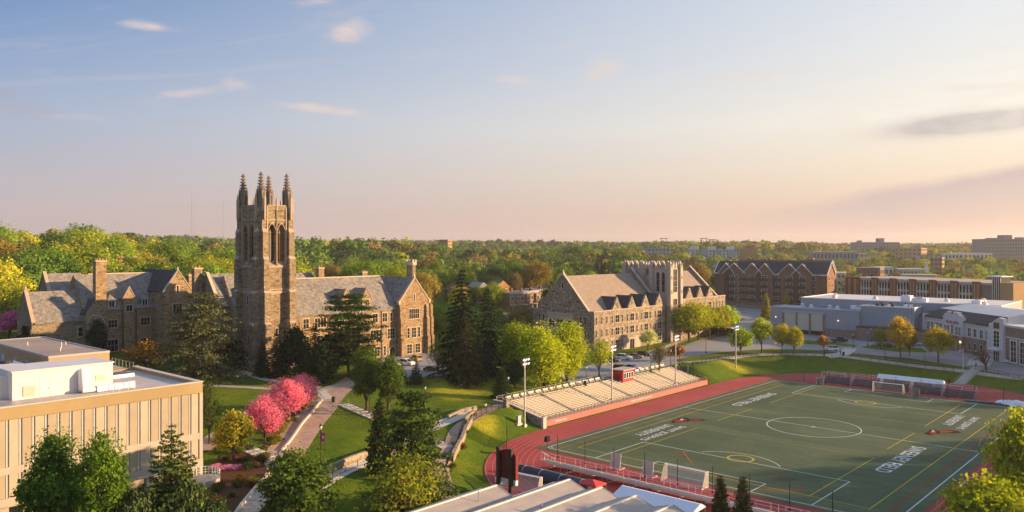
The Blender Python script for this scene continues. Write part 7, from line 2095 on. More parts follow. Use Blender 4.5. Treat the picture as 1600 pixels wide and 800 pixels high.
tree_px('spruce2', 728, 600, 488, 56, (.030, .036, .014), 'lower brownish spruce in front of the two dark ones', name='spruce_tree')
tree_px('sparse2', 740, 596, 545, 42, (.06, .06, .022), 'thin brown-green tree below the spruces')
tree_px('sparse1', 684, 584, 530, 40, (.10, .13, .035), 'small thin tree at the corner of the stone gable')
tree_px('spruce1', 784, 622, 570, 36, (.020, .036, .013), 'short dark evergreen on the bank by the lamp', name='evergreen_tree')
tree_px('yew1', 805, 606, 560, 36, (.026, .045, .014), 'dark bush at the foot of the light willow', name='bush', cat='bush')
tree_px('willow1', 806, 590, 502, 84, (.19, .24, .018), 'light green willow, shorter one by the spruces', name='willow_tree')
tree_px('willow2', 852, 608, 500, 92, (.27, .31, .016), 'bright yellow-green willow, nearest the stand', name='willow_tree')
tree_px('willow1', 886, 600, 499, 70, (.25, .29, .016), 'bright yellow-green willow at the corner of the long hall', name='willow_tree')
tree_px('sparse1', 936, 590, 525, 46, (.24, .28, .025), 'thin yellow-green tree in front of the stone facade')
tree_px('broad3', 1012, 547, 514, 28, (.38, .40, .27), 'small white-flowering tree against the stone facade')
tree_px('sparse2', 1030, 578, 535, 40, (.09, .08, .04), 'thin bare-looking tree on the car park island')
tree_px('broad3', 1057, 564, 538, 28, (.28, .12, .02), 'small orange tree behind the floodlight')
for px, yb, yt, w, c in ((1077, 524, 470, 42, (.21, .23, .02)), (1091, 520, 468, 44, (.22, .24, .02)), (1108, 517, 472, 38, (.19, .21, .02)), (1122, 514, 474, 34, (.20, .18, .025)), (1138, 508, 468, 28, (.24, .32, .02))):
    xy = ab(on_b(px, -47.5), -47.5); hgt = (yb - yt) / FOC * xy[1] + 1.5
    tree_at('broad%d' % (1 + int(px) % 4), *xy, hgt, c, 'young leafy tree in the row beside the long hall' if px < 1130 else 'bright green end tree of the row beside the long hall', 'row of young trees by the long hall', wide=1.15)
tree_px('broad1', 1157, 556, 510, 40, (.20, .27, .02), 'round light green tree beside the floodlight pole')
tree_px('broad4', 1190, 552, 496, 38, (.22, .26, .02), 'yellow-green tree at the corner of the gymnasium')
tree_px('broad2', 1222, 552, 506, 30, (.30, .27, .018), 'yellow tree before the gymnasium bays')
tree_px('broad3', 1240, 554, 510, 28, (.22, .22, .02), 'olive tree next to the yellow one before the gymnasium')
tree_px('slender1', 1197, 500, 458, 15, (.20, .19, .02), 'narrow upright yellow-green tree before the dark brick block')
tree_px('slender1', 1229, 488, 454, 12, (.18, .17, .02), 'small upright tree beside the gymnasium roof')
tree_px('broad3', 1287, 548, 524, 17, (.34, .17, .02), 'tiny orange tree on the grass strip by the white car')
tree_px('broad2', 1376, 546, 513, 22, (.15, .18, .03), 'small green tree before the stone annex')
tree_px('broad4', 1407, 566, 494, 40, (.30, .22, .02), 'tall orange-topped tree between parked cars')
tree_px('broad1', 1421, 556, 510, 24, (.16, .13, .02), 'olive tree behind the tall orange one')
tree_px('broad2', 1466, 566, 511, 46, (.24, .20, .018), 'round orange-green tree before the arena sign')
tree_px('bare1', 1541, 578, 540, 50, (.10, .05, .045), 'leafless purple-brown tree before the arena annex')
tree_px('broad3', 1438, 532, 512, 16, (.20, .06, .16), 'small purple redbud by the arena corner')
tree_px('broad3', 14, 530, 486, 44, (.38, .10, .32), 'purple-flowering redbud left of the stone gable', name='redbud_tree')
tree_px('broad1', 22, 505, 452, 46, (.10, .014, .012), 'dark red maple behind the purple redbud', name='maple_tree')
tree_px('broad4', 1602, 852, 638, 122, (.21, .235, .016), 'large yellow-green tree beside the red track', rz=1.0)
tree_px('broad2', 1552, 912, 744, 160, (.20, .23, .016), 'low spreading yellow-green tree under the floodlight', rz=2.2)
tree_px('slender1', 1126, 872, 742, 38, (.030, .040, .014), 'dark pointed evergreen, left of the pair by the pitch', name='evergreen_tree')
tree_px('slender1', 1161, 874, 744, 40, (.040, .048, .016), 'lighter pointed evergreen, right of the pair by the pitch', name='evergreen_tree')
# trees outside the picture on the sunny side: their long shadows lie across the pitch
for i, (x, y, hgt) in enumerate(((112, 112, 15), (121, 119, 17), (130, 111, 19), (126, 131, 16), (140, 124, 20), (136, 142, 15), (150, 136, 19), (146, 153, 12), (160, 149, 16), (170, 190, 12), (176, 203, 16), (190, 200, 18), (186, 217, 17), (196, 230, 19), (206, 216, 20), (178, 228, 14), (215, 240, 19), (118, 102, 18), (165, 166, 10))):
    tree_at('wood%d' % (i % 6), x, y, hgt, MG, 'broadleaf tree on the sunny side of the stadium', 'trees on the sunny side of the stadium')
# shrubs
def shrubs(n, region, hr, cols, label, group, kinds=('shrub1', 'shrub2')):
    for i in range(n):
        while True:
            px, py = random.uniform(region[0], region[2]), random.uniform(region[1], region[3])
            if len(region) == 4 or region[4](px, py): break
        x, y = at(px, py)
        tree_at(random.choice(kinds), x, y, random.uniform(*hr), random.choice(cols), label, group, 'shrub', 'shrub', random.uniform(.8, 1.3))
shrubs(34, (330, 700, 420, 800, lambda x, y: 330 < x - (800 - y) * .06 and x < 432 - (y - 715) * .75 and not (335 < x < 380 and 722 < y < 745)), (.5, 1.2), [(.05, .085, .02), (.09, .11, .02), (.04, .06, .025), (.10, .06, .02)], 'low green shrub in the mulch bed by the library', 'shrubs of the library bed')
shrubs(22, (415, 622, 492, 695, lambda x, y: abs(x - (424 + (695 - y) * .80)) < 11), (.6, 1.3), [(.11, .13, .02), (.16, .15, .02), (.08, .10, .02)], 'yellow-green shrub on the slope under the cherries', 'shrubs under the cherries')
shrubs(9, (700, 650, 740, 740, lambda x, y: abs(x - (735 - (y - 650) * .33)) < 10), (.5, .9), [(.10, .06, .022), (.06, .07, .02)], 'brownish shrub beside the curved retaining wall', 'shrubs by the curved wall')
shrubs(8, (255, 560, 345, 600), (.8, 1.8), [(.03, .05, .02), (.07, .08, .03)], 'dark shrub on the lawn under the cedar', 'shrubs under the cedar')
shrubs(8, (1340, 524, 1450, 530), (.6, 1.0), [(.05, .03, .02), (.04, .06, .02)], 'low shrub along the stone annex', 'shrubs along the annex')
for px, yb, yt, w, c in ((742, 478, 444, 30, MG), (756, 480, 446, 30, YG), (770, 486, 440, 34, (.14, .19, .02)), (785, 484, 448, 26, YG), (715, 490, 446, 34, YG), (800, 480, 452, 20, MG)):
    tree_px('wood%d' % (px % 6), px, yb, yt, w, c, 'leafy tree between the dark spruces and the row houses', 'trees by the row houses')
x, y = at(352, 735)
for i, (ddx, ddy) in enumerate(((0, 0), (1.6, .2), (-1.5, .3))):
    tree_at('shrub2', x + ddx, y + ddy, .75, (.52, .22, .55), 'low mound of purple phlox in the mulch bed', 'purple phlox mounds', 'phlox', 'flowers', 1.6)
# ------------------------------------------------------------------ vehicles
CARS = {}
def car_parts(kind):
    """profile-lofted body; x is forward"""
    if kind in CARS: return CARS[kind]
    if kind == 'suv': L, W_, Hh = 4.7, 1.88, 1.72; low = [(-2.35, .45), (-2.33, .95), (-2.25, 1.05), (1.0, 1.08), (2.0, .98), (2.3, .82), (2.35, .5), (2.3, .32), (-2.3, .32)]; cab = [(-2.2, 1.05), (-2.02, 1.62), (-1.7, 1.72), (.2, 1.70), (1.15, 1.08)]
    elif kind == 'pickup': L, W_, Hh = 5.4, 1.95, 1.8; low = [(-2.7, .5), (-2.7, 1.1), (.9, 1.12), (2.3, 1.05), (2.6, .9), (2.7, .55), (2.65, .38), (-2.65, .38)]; cab = [(-.75, 1.1), (-.65, 1.75), (-.4, 1.82), (.7, 1.80), (1.35, 1.12)]
    else: L, W_, Hh = 4.6, 1.8, 1.45; low = [(-2.3, .42), (-2.28, .85), (-2.1, .95), (1.0, .93), (2.0, .82), (2.27, .66), (2.3, .42), (2.22, .26), (-2.22, .26)]; cab = [(-1.75, .94), (-1.15, 1.38), (-.8, 1.45), (.15, 1.43), (1.1, .92)]
    mb = MB()
    def loft(prof, w0, w1, zlo, zhi, mi):
        n = len(prof); i0 = len(mb.v)
        for s in (-1, 1):
            for x, z in prof:
                f = (z - zlo) / max(.01, zhi - zlo)
                mb.v.append((x, s * (w0 + (w1 - w0) * f) / 2, z))
        mb.f.append(tuple(range(i0, i0 + n))); mb.m.append(mi); mb.f.append(tuple(range(i0 + 2 * n - 1, i0 + n - 1, -1))); mb.m.append(mi)
        for k in range(n):
            k2 = (k + 1) % n
            mb.f.append((i0 + k2, i0 + k, i0 + n + k, i0 + n + k2)); mb.m.append(mi)
    loft(low, W_, W_ * .96, .3, 1.1, 0)
    body = mb.mesh('body', M['car_paint'])
    mb = MB(); loft([(x * .985, z - .03) for x, z in cab], W_ * .95, W_ * .76, cab[0][1], Hh, 0)
    glassm = mb.mesh('window', M['glass'])
    mb = MB()
    roof = [p for p in cab[1:-1]]
    loft([(roof[0][0], roof[0][1] + .01)] + [(x, z + .02) for x, z in roof[1:]] + [(roof[-1][0], roof[-1][1] - .06), (roof[0][0], roof[0][1] - .05)], W_ * .78, W_ * .76, 1.3, Hh, 0)
    for s in (-1, 1):
        for (p, q) in ((cab[0], cab[1]), (cab[-1], cab[-2])):
            mb.tube([(p[0], s * W_ * .465, p[1]), (q[0], s * W_ * .385, q[1])], .05, 4)
        xm = (cab[1][0] + cab[-1][0]) / 2 + .1
        mb.tube([(xm, s * W_ * .475, cab[0][1]), (xm, s * W_ * .387, Hh - .06)], .05, 4)
    roofm = mb.mesh('roof', M['car_paint'])
    mb = MB(); mb.tube([(0, -.11, 0), (0, .11, 0)], .345, 14); mb.tube([(0, -.13, 0), (0, .13, 0)], .2, 10, 1)
    wh = mb.mesh('wheel', [M['rubber'], M['aluminium']])
    mb = MB(); mb.box(-.05, .03, -.2, .2, -.08, .08); hl = mb.mesh('headlight', M['lens_grey']); tl = mb.mesh('tail_light', M['turf_red'])
    CARS[kind] = (body, glassm, roofm, wh, hl, tl, L, W_, low)
    return CARS[kind]
def car(kind, px, py, heading, color, label, group=None, name='parked_car', cat='car'):
    body, g, rf, wh, hl, tl, L, W_, low = car_parts(kind)
    x, y = at(px, py)
    t = empty(name, (x, y, h1(x, y) + .08), heading, label, cat, group)
    o = inst('body', body, t); o.color = (*color, 1)
    inst('window', g, t); o = inst('roof', rf, t); o.color = (*color, 1)
    for sx in (-1, 1):
        for sy in (-1, 1): inst('wheel', wh, t, (sx * L * .3, sy * (W_ / 2 - .08), .345))
    for sy in (-1, 1):
        inst('headlight', hl, t, (L / 2 - .05, sy * W_ * .36, .72)); inst('tail_light', tl, t, (-L / 2 + .02, sy * W_ * .38, .82))
WHT, SIL, BLK, BLU, TAN, GRN, GRY = (.72, .72, .71), (.42, .44, .46), (.012, .012, .014), (.07, .13, .24), (.40, .30, .16), (.02, .032, .03), (.10, .10, .11)
AL = math.atan2(-UX, UY)   # heading across the pitch, nose towards the sun side
car('suv', 636, 571, AL + .15, WHT, 'white suv, larger of the two white cars below the stone gable')
car('sedan', 613, 573, AL + .15, (.62, .64, .64), 'white car partly hidden behind the small fir')
car('sedan', 594, 574, AL + .2, GRY, 'grey car half hidden by trees below the stone hall')
car('suv', 650, 564, AL + 2.9, TAN, 'tan suv parked at the foot of the stone gable')
car('suv', 698, 573, AL + .5, GRN, 'dark green suv at the right end of the small car park')
car('sedan', 676, 581, AL + .4, BLK, 'black car behind the two small firs')
car('suv', 975, 562, AL + .25, WHT, 'white suv in the car park by the long stone hall')
car('sedan', 993, 560, AL + .25, (.12, .11, .07), 'olive car between white suv and black car')
car('sedan', 1005, 556, AL + .25, BLK, 'black car at the far end of the parked row by the long hall')
car('sedan', 957, 566, AL + .25, GRN, 'dark green car nearest the yellow-green tree')
car('suv', 972, 580, AL + .2, BLK, 'black suv just above the press box')
car('sedan', 988, 578, AL + .2, (.36, .42, .48), 'silver-blue car just above the press box')
car('suv', 1298, 548, math.pi * .93, WHT, 'white suv driving along the lane by the gymnasium', name='moving_car')
car('pickup', 1312, 535, .1, BLK, 'dark pickup truck parked before the gymnasium annex')
car('sedan', 1376, 542, .1, BLU, 'blue car parked left of a black car under the orange tree')
car('sedan', 1387, 543, .1, BLK, 'black car parked right of the blue one')
car('pickup', 1426, 540, .0, WHT, 'white pickup truck parked by the arena corner')
car('sedan', 822, 492, .2, SIL, 'silver car on the distant car park by the row houses')
car('sedan', 806, 492, .2, BLU, 'dark blue car on the distant car park')
car('sedan', 1581, 567, .4, WHT, 'white car at the arena annex, partly out of the picture')
def bus():
    x, y = at(1131, 524)
    t = empty('bus', (x, y, h1(x, y) + .08), AL - .35, 'dark coach with a white roof parked beyond the long hall', 'bus')
    mb = MB(); mb.box(-5.6, 5.6, -1.25, 1.25, .4, 1.5); mb.tbox(-5.6, 5.6, -1.25, 1.25, 1.5, 3.0, .1); mb.build('body', M['bus_dark'], t)
    mb = MB(); mb.tbox(-5.5, 5.5, -1.15, 1.15, 3.0, 3.25, .2); mb.build('roof', M['white_paint'], t)
    mb = MB(); mb.hexa([(-5.2, -1.27, 1.7), (5.4, -1.27, 1.7), (5.4, 1.27, 1.7), (-5.2, 1.27, 1.7), (-5.2, -1.2, 2.7), (5.3, -1.2, 2.7), (5.3, 1.2, 2.7), (-5.2, 1.2, 2.7)]); mb.build('window', M['glass'], t)
    mb = MB(); mb.hexa([(5.55, -1.1, 1.4), (5.65, -1.1, 1.4), (5.65, 1.1, 1.4), (5.55, 1.1, 1.4), (5.45, -1.05, 2.8), (5.56, -1.05, 2.8), (5.56, 1.05, 2.8), (5.45, 1.05, 2.8)]); mb.build('windscreen', M['glass'], t)
    mb = MB(); mb.box(5.6, 5.7, -1.2, 1.2, .45, 1.2); mb.build('front_panel', M['white_paint'], t)
    for sx in (-3.6, 3.7):
        for sy in (-1.1, 1.1):
            mb = MB(); mb.tube([(sx, sy - .16, .5), (sx, sy + .16, .5)], .5, 14); mb.build('wheel', M['rubber'], t)
bus()

# ------------------------------------------------------------------ lamps, banners, fences, walls, steps, people
def lamp_post(px, py, label, banner=False, h=4.6, group=None):
    x, y = at(px, py)
    t = empty('lamp_post', (x, y, h1(x, y)), random.random(), label, 'lamp post', group)
    mb = MB(); mb.lathe(0, 0, [(.22, -.3), (.22, .35), (.12, .6), (.075, .8), (.06, h - .6), (.11, h - .55), (.11, h - .45)], 8); mb.build('post', M['dark_metal'], t)
    mb = MB(); mb.lathe(0, 0, [(.10, h - .45), (.24, h - .15), (.25, h + .05), (.2, h + .1)], 8); mb.build('lantern', M['lamp_glass'], t)
    mb = MB(); mb.lathe(0, 0, [(.27, h + .1), (.14, h + .32), (.04, h + .5)], 8); mb.build('lantern_cap', M['dark_metal'], t)
    if banner:
        t.rotation_euler = (0, 0, -.1)
        mb = MB(); mb.tube([(0, 0, h - 1.0), (.75, 0, h - 1.0)], .02, 4); mb.tube([(0, 0, h - 2.3), (.75, 0, h - 2.3)], .02, 4); mb.build('banner_arm', M['dark_metal'], t)
        mb = MB(); mb.box(.1, .72, -.012, .012, h - 2.3, h - 1.0); b_ = mb.build('banner', M['banner_pink'], t)
        mb = MB(); mb.box(.28, .54, -.02, -.013, h - 1.85, h - 1.45); mb.build('banner_mark', M['tent_white'], b_)
lamp_post(501, 722, 'lamp post with a pink banner on the lawn edge of the brick walk', True, 5.6)
lamp_post(664, 640, 'lamp post with a small pink banner on the sunlit hill', True, 4.6)
lamp_post(577, 646, 'lamp post beside the lawn steps and the two narrow trees')
lamp_post(409, 580, 'lamp post at the foot of the tower')
lamp_post(459, 598, 'lamp post above the pink cherries before the dark evergreens')
lamp_post(303, 582, 'lamp post on the dark lawn left of the cedar')
lamp_post(230, 592, 'lamp post by the orange-brown bush behind the library roof')
lamp_post(794, 622, 'lamp post on the bank by the short dark evergreen')
lamp_post(878, 600, 'lamp post under the bright willow')
lamp_post(916, 604, 'lamp post by the bin above the stand', h=4.8)
lamp_post(1017, 580, 'lamp post on the car park island by the bare-looking tree')
lamp_post(1103, 552, 'lamp post in the car park by the bus')
lamp_post(1103, 530, 'lamp post behind the row of young trees')
lamp_post(1333, 544, 'lamp post with a sign board before the stone annex')
lamp_post(1288, 556, 'lamp post beside the tiny orange tree', h=5)
lamp_post(1356, 540, 'lamp post left of the blue car')
lamp_post(1383, 560, 'lamp post on the path before the parked cars', h=5)
lamp_post(1445, 572, 'lamp post on the path left of the round orange tree', h=5.5)
lamp_post(1525, 572, 'lamp post by the arena flagpole')
lamp_post(1361, 534, 'lamp post against the stone annex')
for i, (px, py) in enumerate(((1057, 578), (1062, 579), (1048, 582))):
    lamp_post(px, py, ('thin lamp post with a shield sign at the end of the stand', 'lamp post by the camera stand at the end of the stand', 'short lamp post left of the shield sign')[i], i == 0)
# flag
x, y = at(1505, 577)
t = empty('flagpole', (x, y, h1(x, y)), .3, 'flagpole with a drooping striped flag in front of the arena', 'flagpole')
mb = MB(); mb.tube([(0, 0, 0), (0, 0, 6.6)], [.09, .05], 6); mb.build('pole', M['white_paint'], t)
t = empty('flag', (x, y, h1(x, y) + 5.2), .3, 'red and white striped flag hanging from the arena flagpole', 'flag')
mb = MB()
for k in range(7): 
    z = 1.2 - k * .19
    mb.poly([(-.05 - .03 * k, 0, z), (-1.1 - .05 * k, .2, z - .5), (-1.9 - .03 * k, -.05, z - .7), (-1.9 - .03 * k, -.05, z - .7 - .19), (-1.1 - .05 * k, .2, z - .5 - .19), (-.05 - .03 * k, 0, z - .19)], k % 2)
mb.build('stripes', [M['flag_red'], M['tent_white']], t)
mb = MB(); mb.prism([(-.05, -.03, 1.22), (-.85, .10, .86), (-.85, .10, .2), (-.05, -.03, .6)], (0, .01, 0)); mb.build('canton', M['flag_blue'], t)

def fence_run(name, pts, label, h=1.2, step=2.4, m='dark_metal', mids=2, bars=True, cat='fence', smooth=True, off=0.05):
    L_ = smooth_line(pts, step) if smooth else np.array(pts)
    t = empty(name, (*L_[0], h1(*L_[0])), 0, label, cat)
    z = hh(L_[:, 0], L_[:, 1]) + off
    P = [Vector((p[0] - L_[0][0], p[1] - L_[0][1], zz - h1(*L_[0]))) for p, zz in zip(L_, z)]
    mb = MB(); mb.box(-.045, .045, -.045, .045, -.3, h + .06); pm = mb.mesh('post', M[m])
    for p in P: inst('post', pm, t, p)
    mb = MB()
    for p, q in zip(P[:-1], P[1:]):
        for j in range(mids):
            zz = Vector((0, 0, h - j * (h - .12) / max(1, mids - 1))); mb.tube([tuple(p + zz), tuple(q + zz)], .03, 4, cap=False)
        if bars:
            n = max(2, int((q - p).length / .28))
            for k in range(1, n):
                s = p + (q - p) * (k / n); mb.box(s.x - .012, s.x + .012, s.y - .012, s.y + .012, s.z + .12, s.z + h)
    mb.build('railing', M[m], t)
fence_run('iron_fence', P_((790, 636), (768, 643), (744, 656), (722, 676), (714, 700), (700, 724), (697, 748), (706, 772), (722, 796)), 'black iron fence following the curving path above the track', 1.5)
fence_run('iron_fence', P_((1068, 579), (1110, 566), (1150, 558)), 'black iron fence from the stand end towards the floodlight', 1.3)
fence_run('iron_fence', P_((1150, 558), (1230, 556.5), (1300, 559), (1360, 566), (1430, 575), (1490, 582)), 'black iron fence along the top of the far bank', 1.1)
fence_run('iron_fence', P_((1524, 580), (1560, 586), (1610, 595)), 'black iron fence right of the bank steps', 1.1)
fence_run('chain_fence', P_((640, 592), (676, 592), (700, 582), (716, 574)), 'low fence along the lower edge of the small car park', 1.0, bars=False)
fence_run('handrail', P_((471, 774), (520, 748), (575, 725), (600, 712)), 'thin rail along the pale ramp walk', 1.0, bars=False, cat='railing')
# low walls
def low_wall(pts, width, hgt, m, label):
    L_ = pts
    o = strip('retaining_wall', pts, width, M[m], 0, label, None, height=hgt)
    o['category'] = 'wall'
low_wall(P_((736, 660), (728, 674), (722, 690), (712, 708), (706, 722)), .6, .9, 'wall_stone', 'curved pale stone wall on the bank above the track')
low_wall(P_((512, 742), (545, 727), (575, 716), (608, 704)), .5, 1.3, 'wall_stone', 'pale stone wall curving along the ramp under the lawn')
low_wall(P_((700, 655), (722, 645), (744, 640)), .5, .8, 'wall_stone', 'short pale wall at the upper end of the ramp')
low_wall(P_((725, 662), (735, 652), (745, 650)), .6, 1.1, 'wall_stone', 'stubby stone wall end beside the path')
low_wall(P_((440, 706), (466, 672), (492, 640), (503, 627)), .35, .45, 'pale_concrete', 'pale kerb wall on the cherry side of the brick walk')
low_wall(P_((364, 812), (392, 774), (420, 742)), .35, .5, 'pale_concrete', 'pale kerb wall round the mulch bed')
low_wall(P_((1075, 575), (1072, 590), (1076, 600)), .3, .5, 'concrete', 'low wall at the far end of the stand')
# flights of steps
def steps(p0, p1, w, n, label, rise=None):
    a, b = np.array(at(*p0)), np.array(at(*p1))
    z0, z1 = h1(*a), h1(*b)
    d = b - a; Lg = np.linalg.norm(d); rz = math.atan2(d[1], d[0])
    t = empty('steps', (*a, z0), rz, label, 'steps')
    dz = (z1 - z0) / n
    mb = MB()
    for i in range(n):
        zt = dz * (i + 1) if dz > 0 else dz * i
        mb.box(Lg * i / n, Lg * (i + 1) / n, -w / 2, w / 2, min(0, z1 - z0) - .6, zt + .12 + .05 * (i % 2))
    mb.build('flight', M['pale_concrete'], t)
    for s in (-1, 1):
        mb = MB()
        for f in (0, .5, 1): mb.tube([(Lg * f, s * w / 2, (z1 - z0) * f), (Lg * f, s * w / 2, (z1 - z0) * f + 1.05)], .03, 5)
        mb.tube([(0, s * w / 2, 1.05), (Lg, s * w / 2, z1 - z0 + 1.05)], .035, 5); mb.tube([(0, s * w / 2, .6), (Lg, s * w / 2, z1 - z0 + .6)], .025, 5)
        mb.build('handrail', M['grey_metal'], t)
steps((434, 722), (382, 700), 2.6, 12, 'pale steps from the brick walk up towards the library')
steps((536, 632), (592, 656), 2.4, 14, 'pale steps down the lawn beside the lamp')
steps((512, 624), (500, 612), 2.6, 6, 'short pale steps at the top of the brick walk')
steps((700, 700), (676, 690), 2.6, 8, 'pale steps between ramp and curving path')
steps((1500, 599), (1526, 577), 2.4, 16, 'concrete steps up the bank towards the arena')
# library terrace with round railing
x, y = at(335, 742)
t = empty('terrace', (*ab(-60.6, -12.2), 4.7), TH, 'curved concrete terrace with white railing at the library corner', 'terrace')
mb = MB(); pts = [(-4, 2.1)] + [(.4 + 2.0 * math.cos(q), .1 + 2.0 * math.sin(q)) for q in np.linspace(math.pi * .5, -math.pi * .5, 14)] + [(-4, -1.9)]
mb.prism([(p[0], p[1], -2.6) for p in pts], (0, 0, 2.9)); mb.build('deck', M['concrete'], t)
mb = MB()
for p, q in zip(pts[1:-1], pts[2:-1] + [pts[-2]]):
    mb.tube([(*p, .3), (*p, 1.4)], .03, 5)
    for z in (.65, 1.0, 1.4): mb.tube([(*p, z), (*q, z)], .028, 5)
mb.build('railing', M['white_paint'], t)
# bins
for px, py, lb in ((521, 629, 'black litter bin at the top of the brick walk'), (850, 602, 'black litter bin beside the willow'), (1318, 556, 'black litter bin near the white suv'), (1483, 600, 'black litter bin on the bank steps'), (914, 606, 'black litter bin by the lamp above the stand')):
    x, y = at(px, py)
    t = empty('litter_bin', (x, y, h1(x, y) + .05), 0, lb, 'bin')
    mb = MB(); mb.lathe(0, 0, [(.3, 0), (.36, .1), (.38, .95), (.40, 1.0)], 12); mb.build('bin_body', M['dark_metal'], t)
    mb = MB(); mb.lathe(0, 0, [(.41, 1.0), (.36, 1.12), (.14, 1.2)], 12); mb.build('lid', M['rubber'], t)
# stone gate pillar with a black figure-like post at the corner of the stand
for px, py, lb in ((791, 636, 'dark lamp pillar where the fence meets the stand'), ):
    x, y = at(px, py)
    t = empty('gate_pillar', (x, y, h1(x, y)), TH, lb, 'pillar')
    mb = MB(); mb.box(-.5, .5, -.5, .5, -.5, 1.5); mb.box(-.58, .58, -.58, .58, 1.5, 1.68); mb.build('pillar', M['wall_stone'], t)
    mb = MB(); mb.lathe(0, 0, [(.2, 1.68), (.12, 2.0), (.1, 2.6), (.26, 2.8), (.2, 3.1)], 8); mb.build('lantern', M['dark_metal'], t)
# cabinet at the foot of the nearest floodlight
x, y = ab(7.2, -13.4)
t = empty('utility_box', (x, y, h1(x, y)), TH, 'grey electrical cabinet at the foot of the nearest floodlight', 'cabinet')
mb = MB(); mb.box(-.9, .9, -.5, .5, -.2, .25); mb.build('plinth', M['pale_concrete'], t)
mb = MB(); mb.box(-.5, .5, -.3, .3, .25, 1.7); mb.box(-.55, .55, -.35, .35, 1.7, 1.78); mb.build('cabinet', M['galvanised'], t)
mb = MB(); mb.box(-.02, .02, -.33, -.3, .4, 1.6); mb.build('door_seam', M['dark_metal'], t)

# one person: walking on the path in a white shirt
def person(px, py, heading, label, shirt, legs, walk=True):
    x, y = at(px, py)
    t = empty('person', (x, y, h1(x, y) + .09), heading, label, 'person')
    V = [(0, 0, .95), (0, 0, 1.12), (0, 0, 1.32), (0, 0, 1.45), (0, 0, 1.53), (.02, 0, 1.62), (.02, 0, 1.74)]
    Rr = [.135, .125, .155, .11, .055, .09, .085]
    Ed = [(0, 1), (1, 2), (2, 3), (3, 4), (4, 5), (5, 6)]
    def chain(st, pts, rs):
        p = st
        for q, r in zip(pts, rs):
            V.append(q); Rr.append(r); Ed.append((p, len(V) - 1)); p = len(V) - 1
    s = .22 if walk else .04
    chain(0, [(0, .10, .90), (s * .7, .10, .50), (s * .9, .10, .09), (s * .9 + .17, .10, .04)], [.095, .065, .045, .04])
    chain(0, [(0, -.10, .90), (-s * .2, -.10, .50), (-s * 1.3, -.10, .12), (-s * 1.3 + .15, -.10, .04)], [.095, .065, .045, .04])
    chain(3, [(0, .19, 1.42), (-.06, .25, 1.14), (.08, .25, .92), (.12, .25, .83)], [.06, .045, .035, .035])
    chain(3, [(0, -.19, 1.42), (.05, -.25, 1.14), (.20, -.24, .96), (.26, -.24, .90)], [.06, .045, .035, .035])
    me = bpy.data.meshes.new('body'); me.from_pydata(V, Ed, [])
    o = bpy.data.objects.new('body', me); COL.objects.link(o)
    sk = o.modifiers.new('skin', 'SKIN'); sk.use_smooth_shade = True
    o.modifiers.new('sub', 'SUBSURF').levels = 1
    for v, r in zip(me.skin_vertices[0].data, Rr): v.radius = (r, r)
    me.skin_vertices[0].data[0].use_root = True
    bpy.context.view_layer.update()
    m2 = bpy.data.meshes.new_from_object(o.evaluated_get(bpy.context.evaluated_depsgraph_get()))
    bpy.data.objects.remove(o)
    for k in (M[legs], M[shirt], M['skin']): m2.materials.append(k)
    for p in m2.polygons:
        c = p.center
        p.material_index = 0 if c.z < .97 and abs(c.y) < .185 else (2 if c.z > 1.50 or (abs(c.y) > .2 and c.z < 1.2) else 1)
        p.use_smooth = True
    inst('body', m2, t)
    mb = MB(); mb.lathe(.0, 0, [(.105, 1.66), (.11, 1.73), (.08, 1.81), (.02, 1.835)], 10); mb.build('hair', M['bark'], t, True)
person(759, 643, 2.2, 'person in a white shirt walking along the curving fence path', 'tent_white', 'denim')
person(1313, 556, .4, 'person in dark clothes standing by the bank fence near the white suv', 'navy_cloth', 'denim', False)
# ------------------------------------------------------------------ woods: the nearest trees one by one, the far-off wood as one object
def in_view(x, y, m=1.12):
    return abs(x) < (800 / FOC) * y * m + 6
BLOCK = []   # no wood where buildings and car parks stand: (x0, x1, y0, y1)
def free(x, y):
    a, b = to_ab(x, y)
    if y < 255: return False
    if -50 < a < 60 and -165 < b < -84: return False
    if a > 60 and a < 182 and -86 < b < -20: return False
    if a > 84 and -86 < b < 40 and a < 285: return False
    if 84 < x < 205 and y < 436 and (x < 172 or y > 310): return False
    if 50 < x < 140 and 345 < y < 440: return False
    if -36 < x < 74 and abs(y - 362 - max(0, x) * .8) < 24: return False
    if -30 < x < 30 and 300 < y < 350: return False
    if x > 0.1 * y and 60 < x < 215 and y < 440: return False
    if x > 190 and y < 345: return False
    if -20 < x < 30 and 300 < y < 352: return False
    # streets of the town: sparse
    if x > .36 * y and 430 < y < 900: return random.random() < .22
    if x > .16 * y and 560 < y < 1000: return random.random() < .5
    return random.random() < (.93 if y < 700 else .8)
COLS = [(.090, .135, .020), (.065, .115, .020), (.135, .160, .022), (.190, .190, .022), (.155, .120, .032), (.125, .098, .042), (.045, .078, .022), (.175, .190, .022), (.095, .150, .024), (.055, .095, .022)]
def pick_col(x, y):
    r = random.random()
    n = math.sin(x * .021 + y * .013) + math.sin(x * .008 - y * .017 + 2)
    if x < -.3 * y:  w = [4, 3.5, 4, 3, 1.4, .9, 1.5, 4, 4, 2.5]
    elif x < .2 * y: w = [4, 4.5, 2, 1, 2.2, 2, 3, 1.2, 4, 4]
    else: w = [3, 2.5, 2.5, 2, 3.5, 3, 2, 1.5, 2.5, 2.5]
    w = [q * (1.5 if (i in (3, 4, 5, 7)) == (n > 0) else .8) for i, q in enumerate(w)]
    c = random.choices(COLS, w)[0]
    f = random.uniform(.8, 1.2)
    return tuple(q * f for q in c)
def word(c):
    r = c[0] / c[1]
    if c[1] < .075: return 'dark green'
    if r > 1.35: return 'orange-brown budding'
    if r > .98: return 'golden yellow-green'
    if r > .78: return 'light green'
    return 'mid green'
random.seed(12)
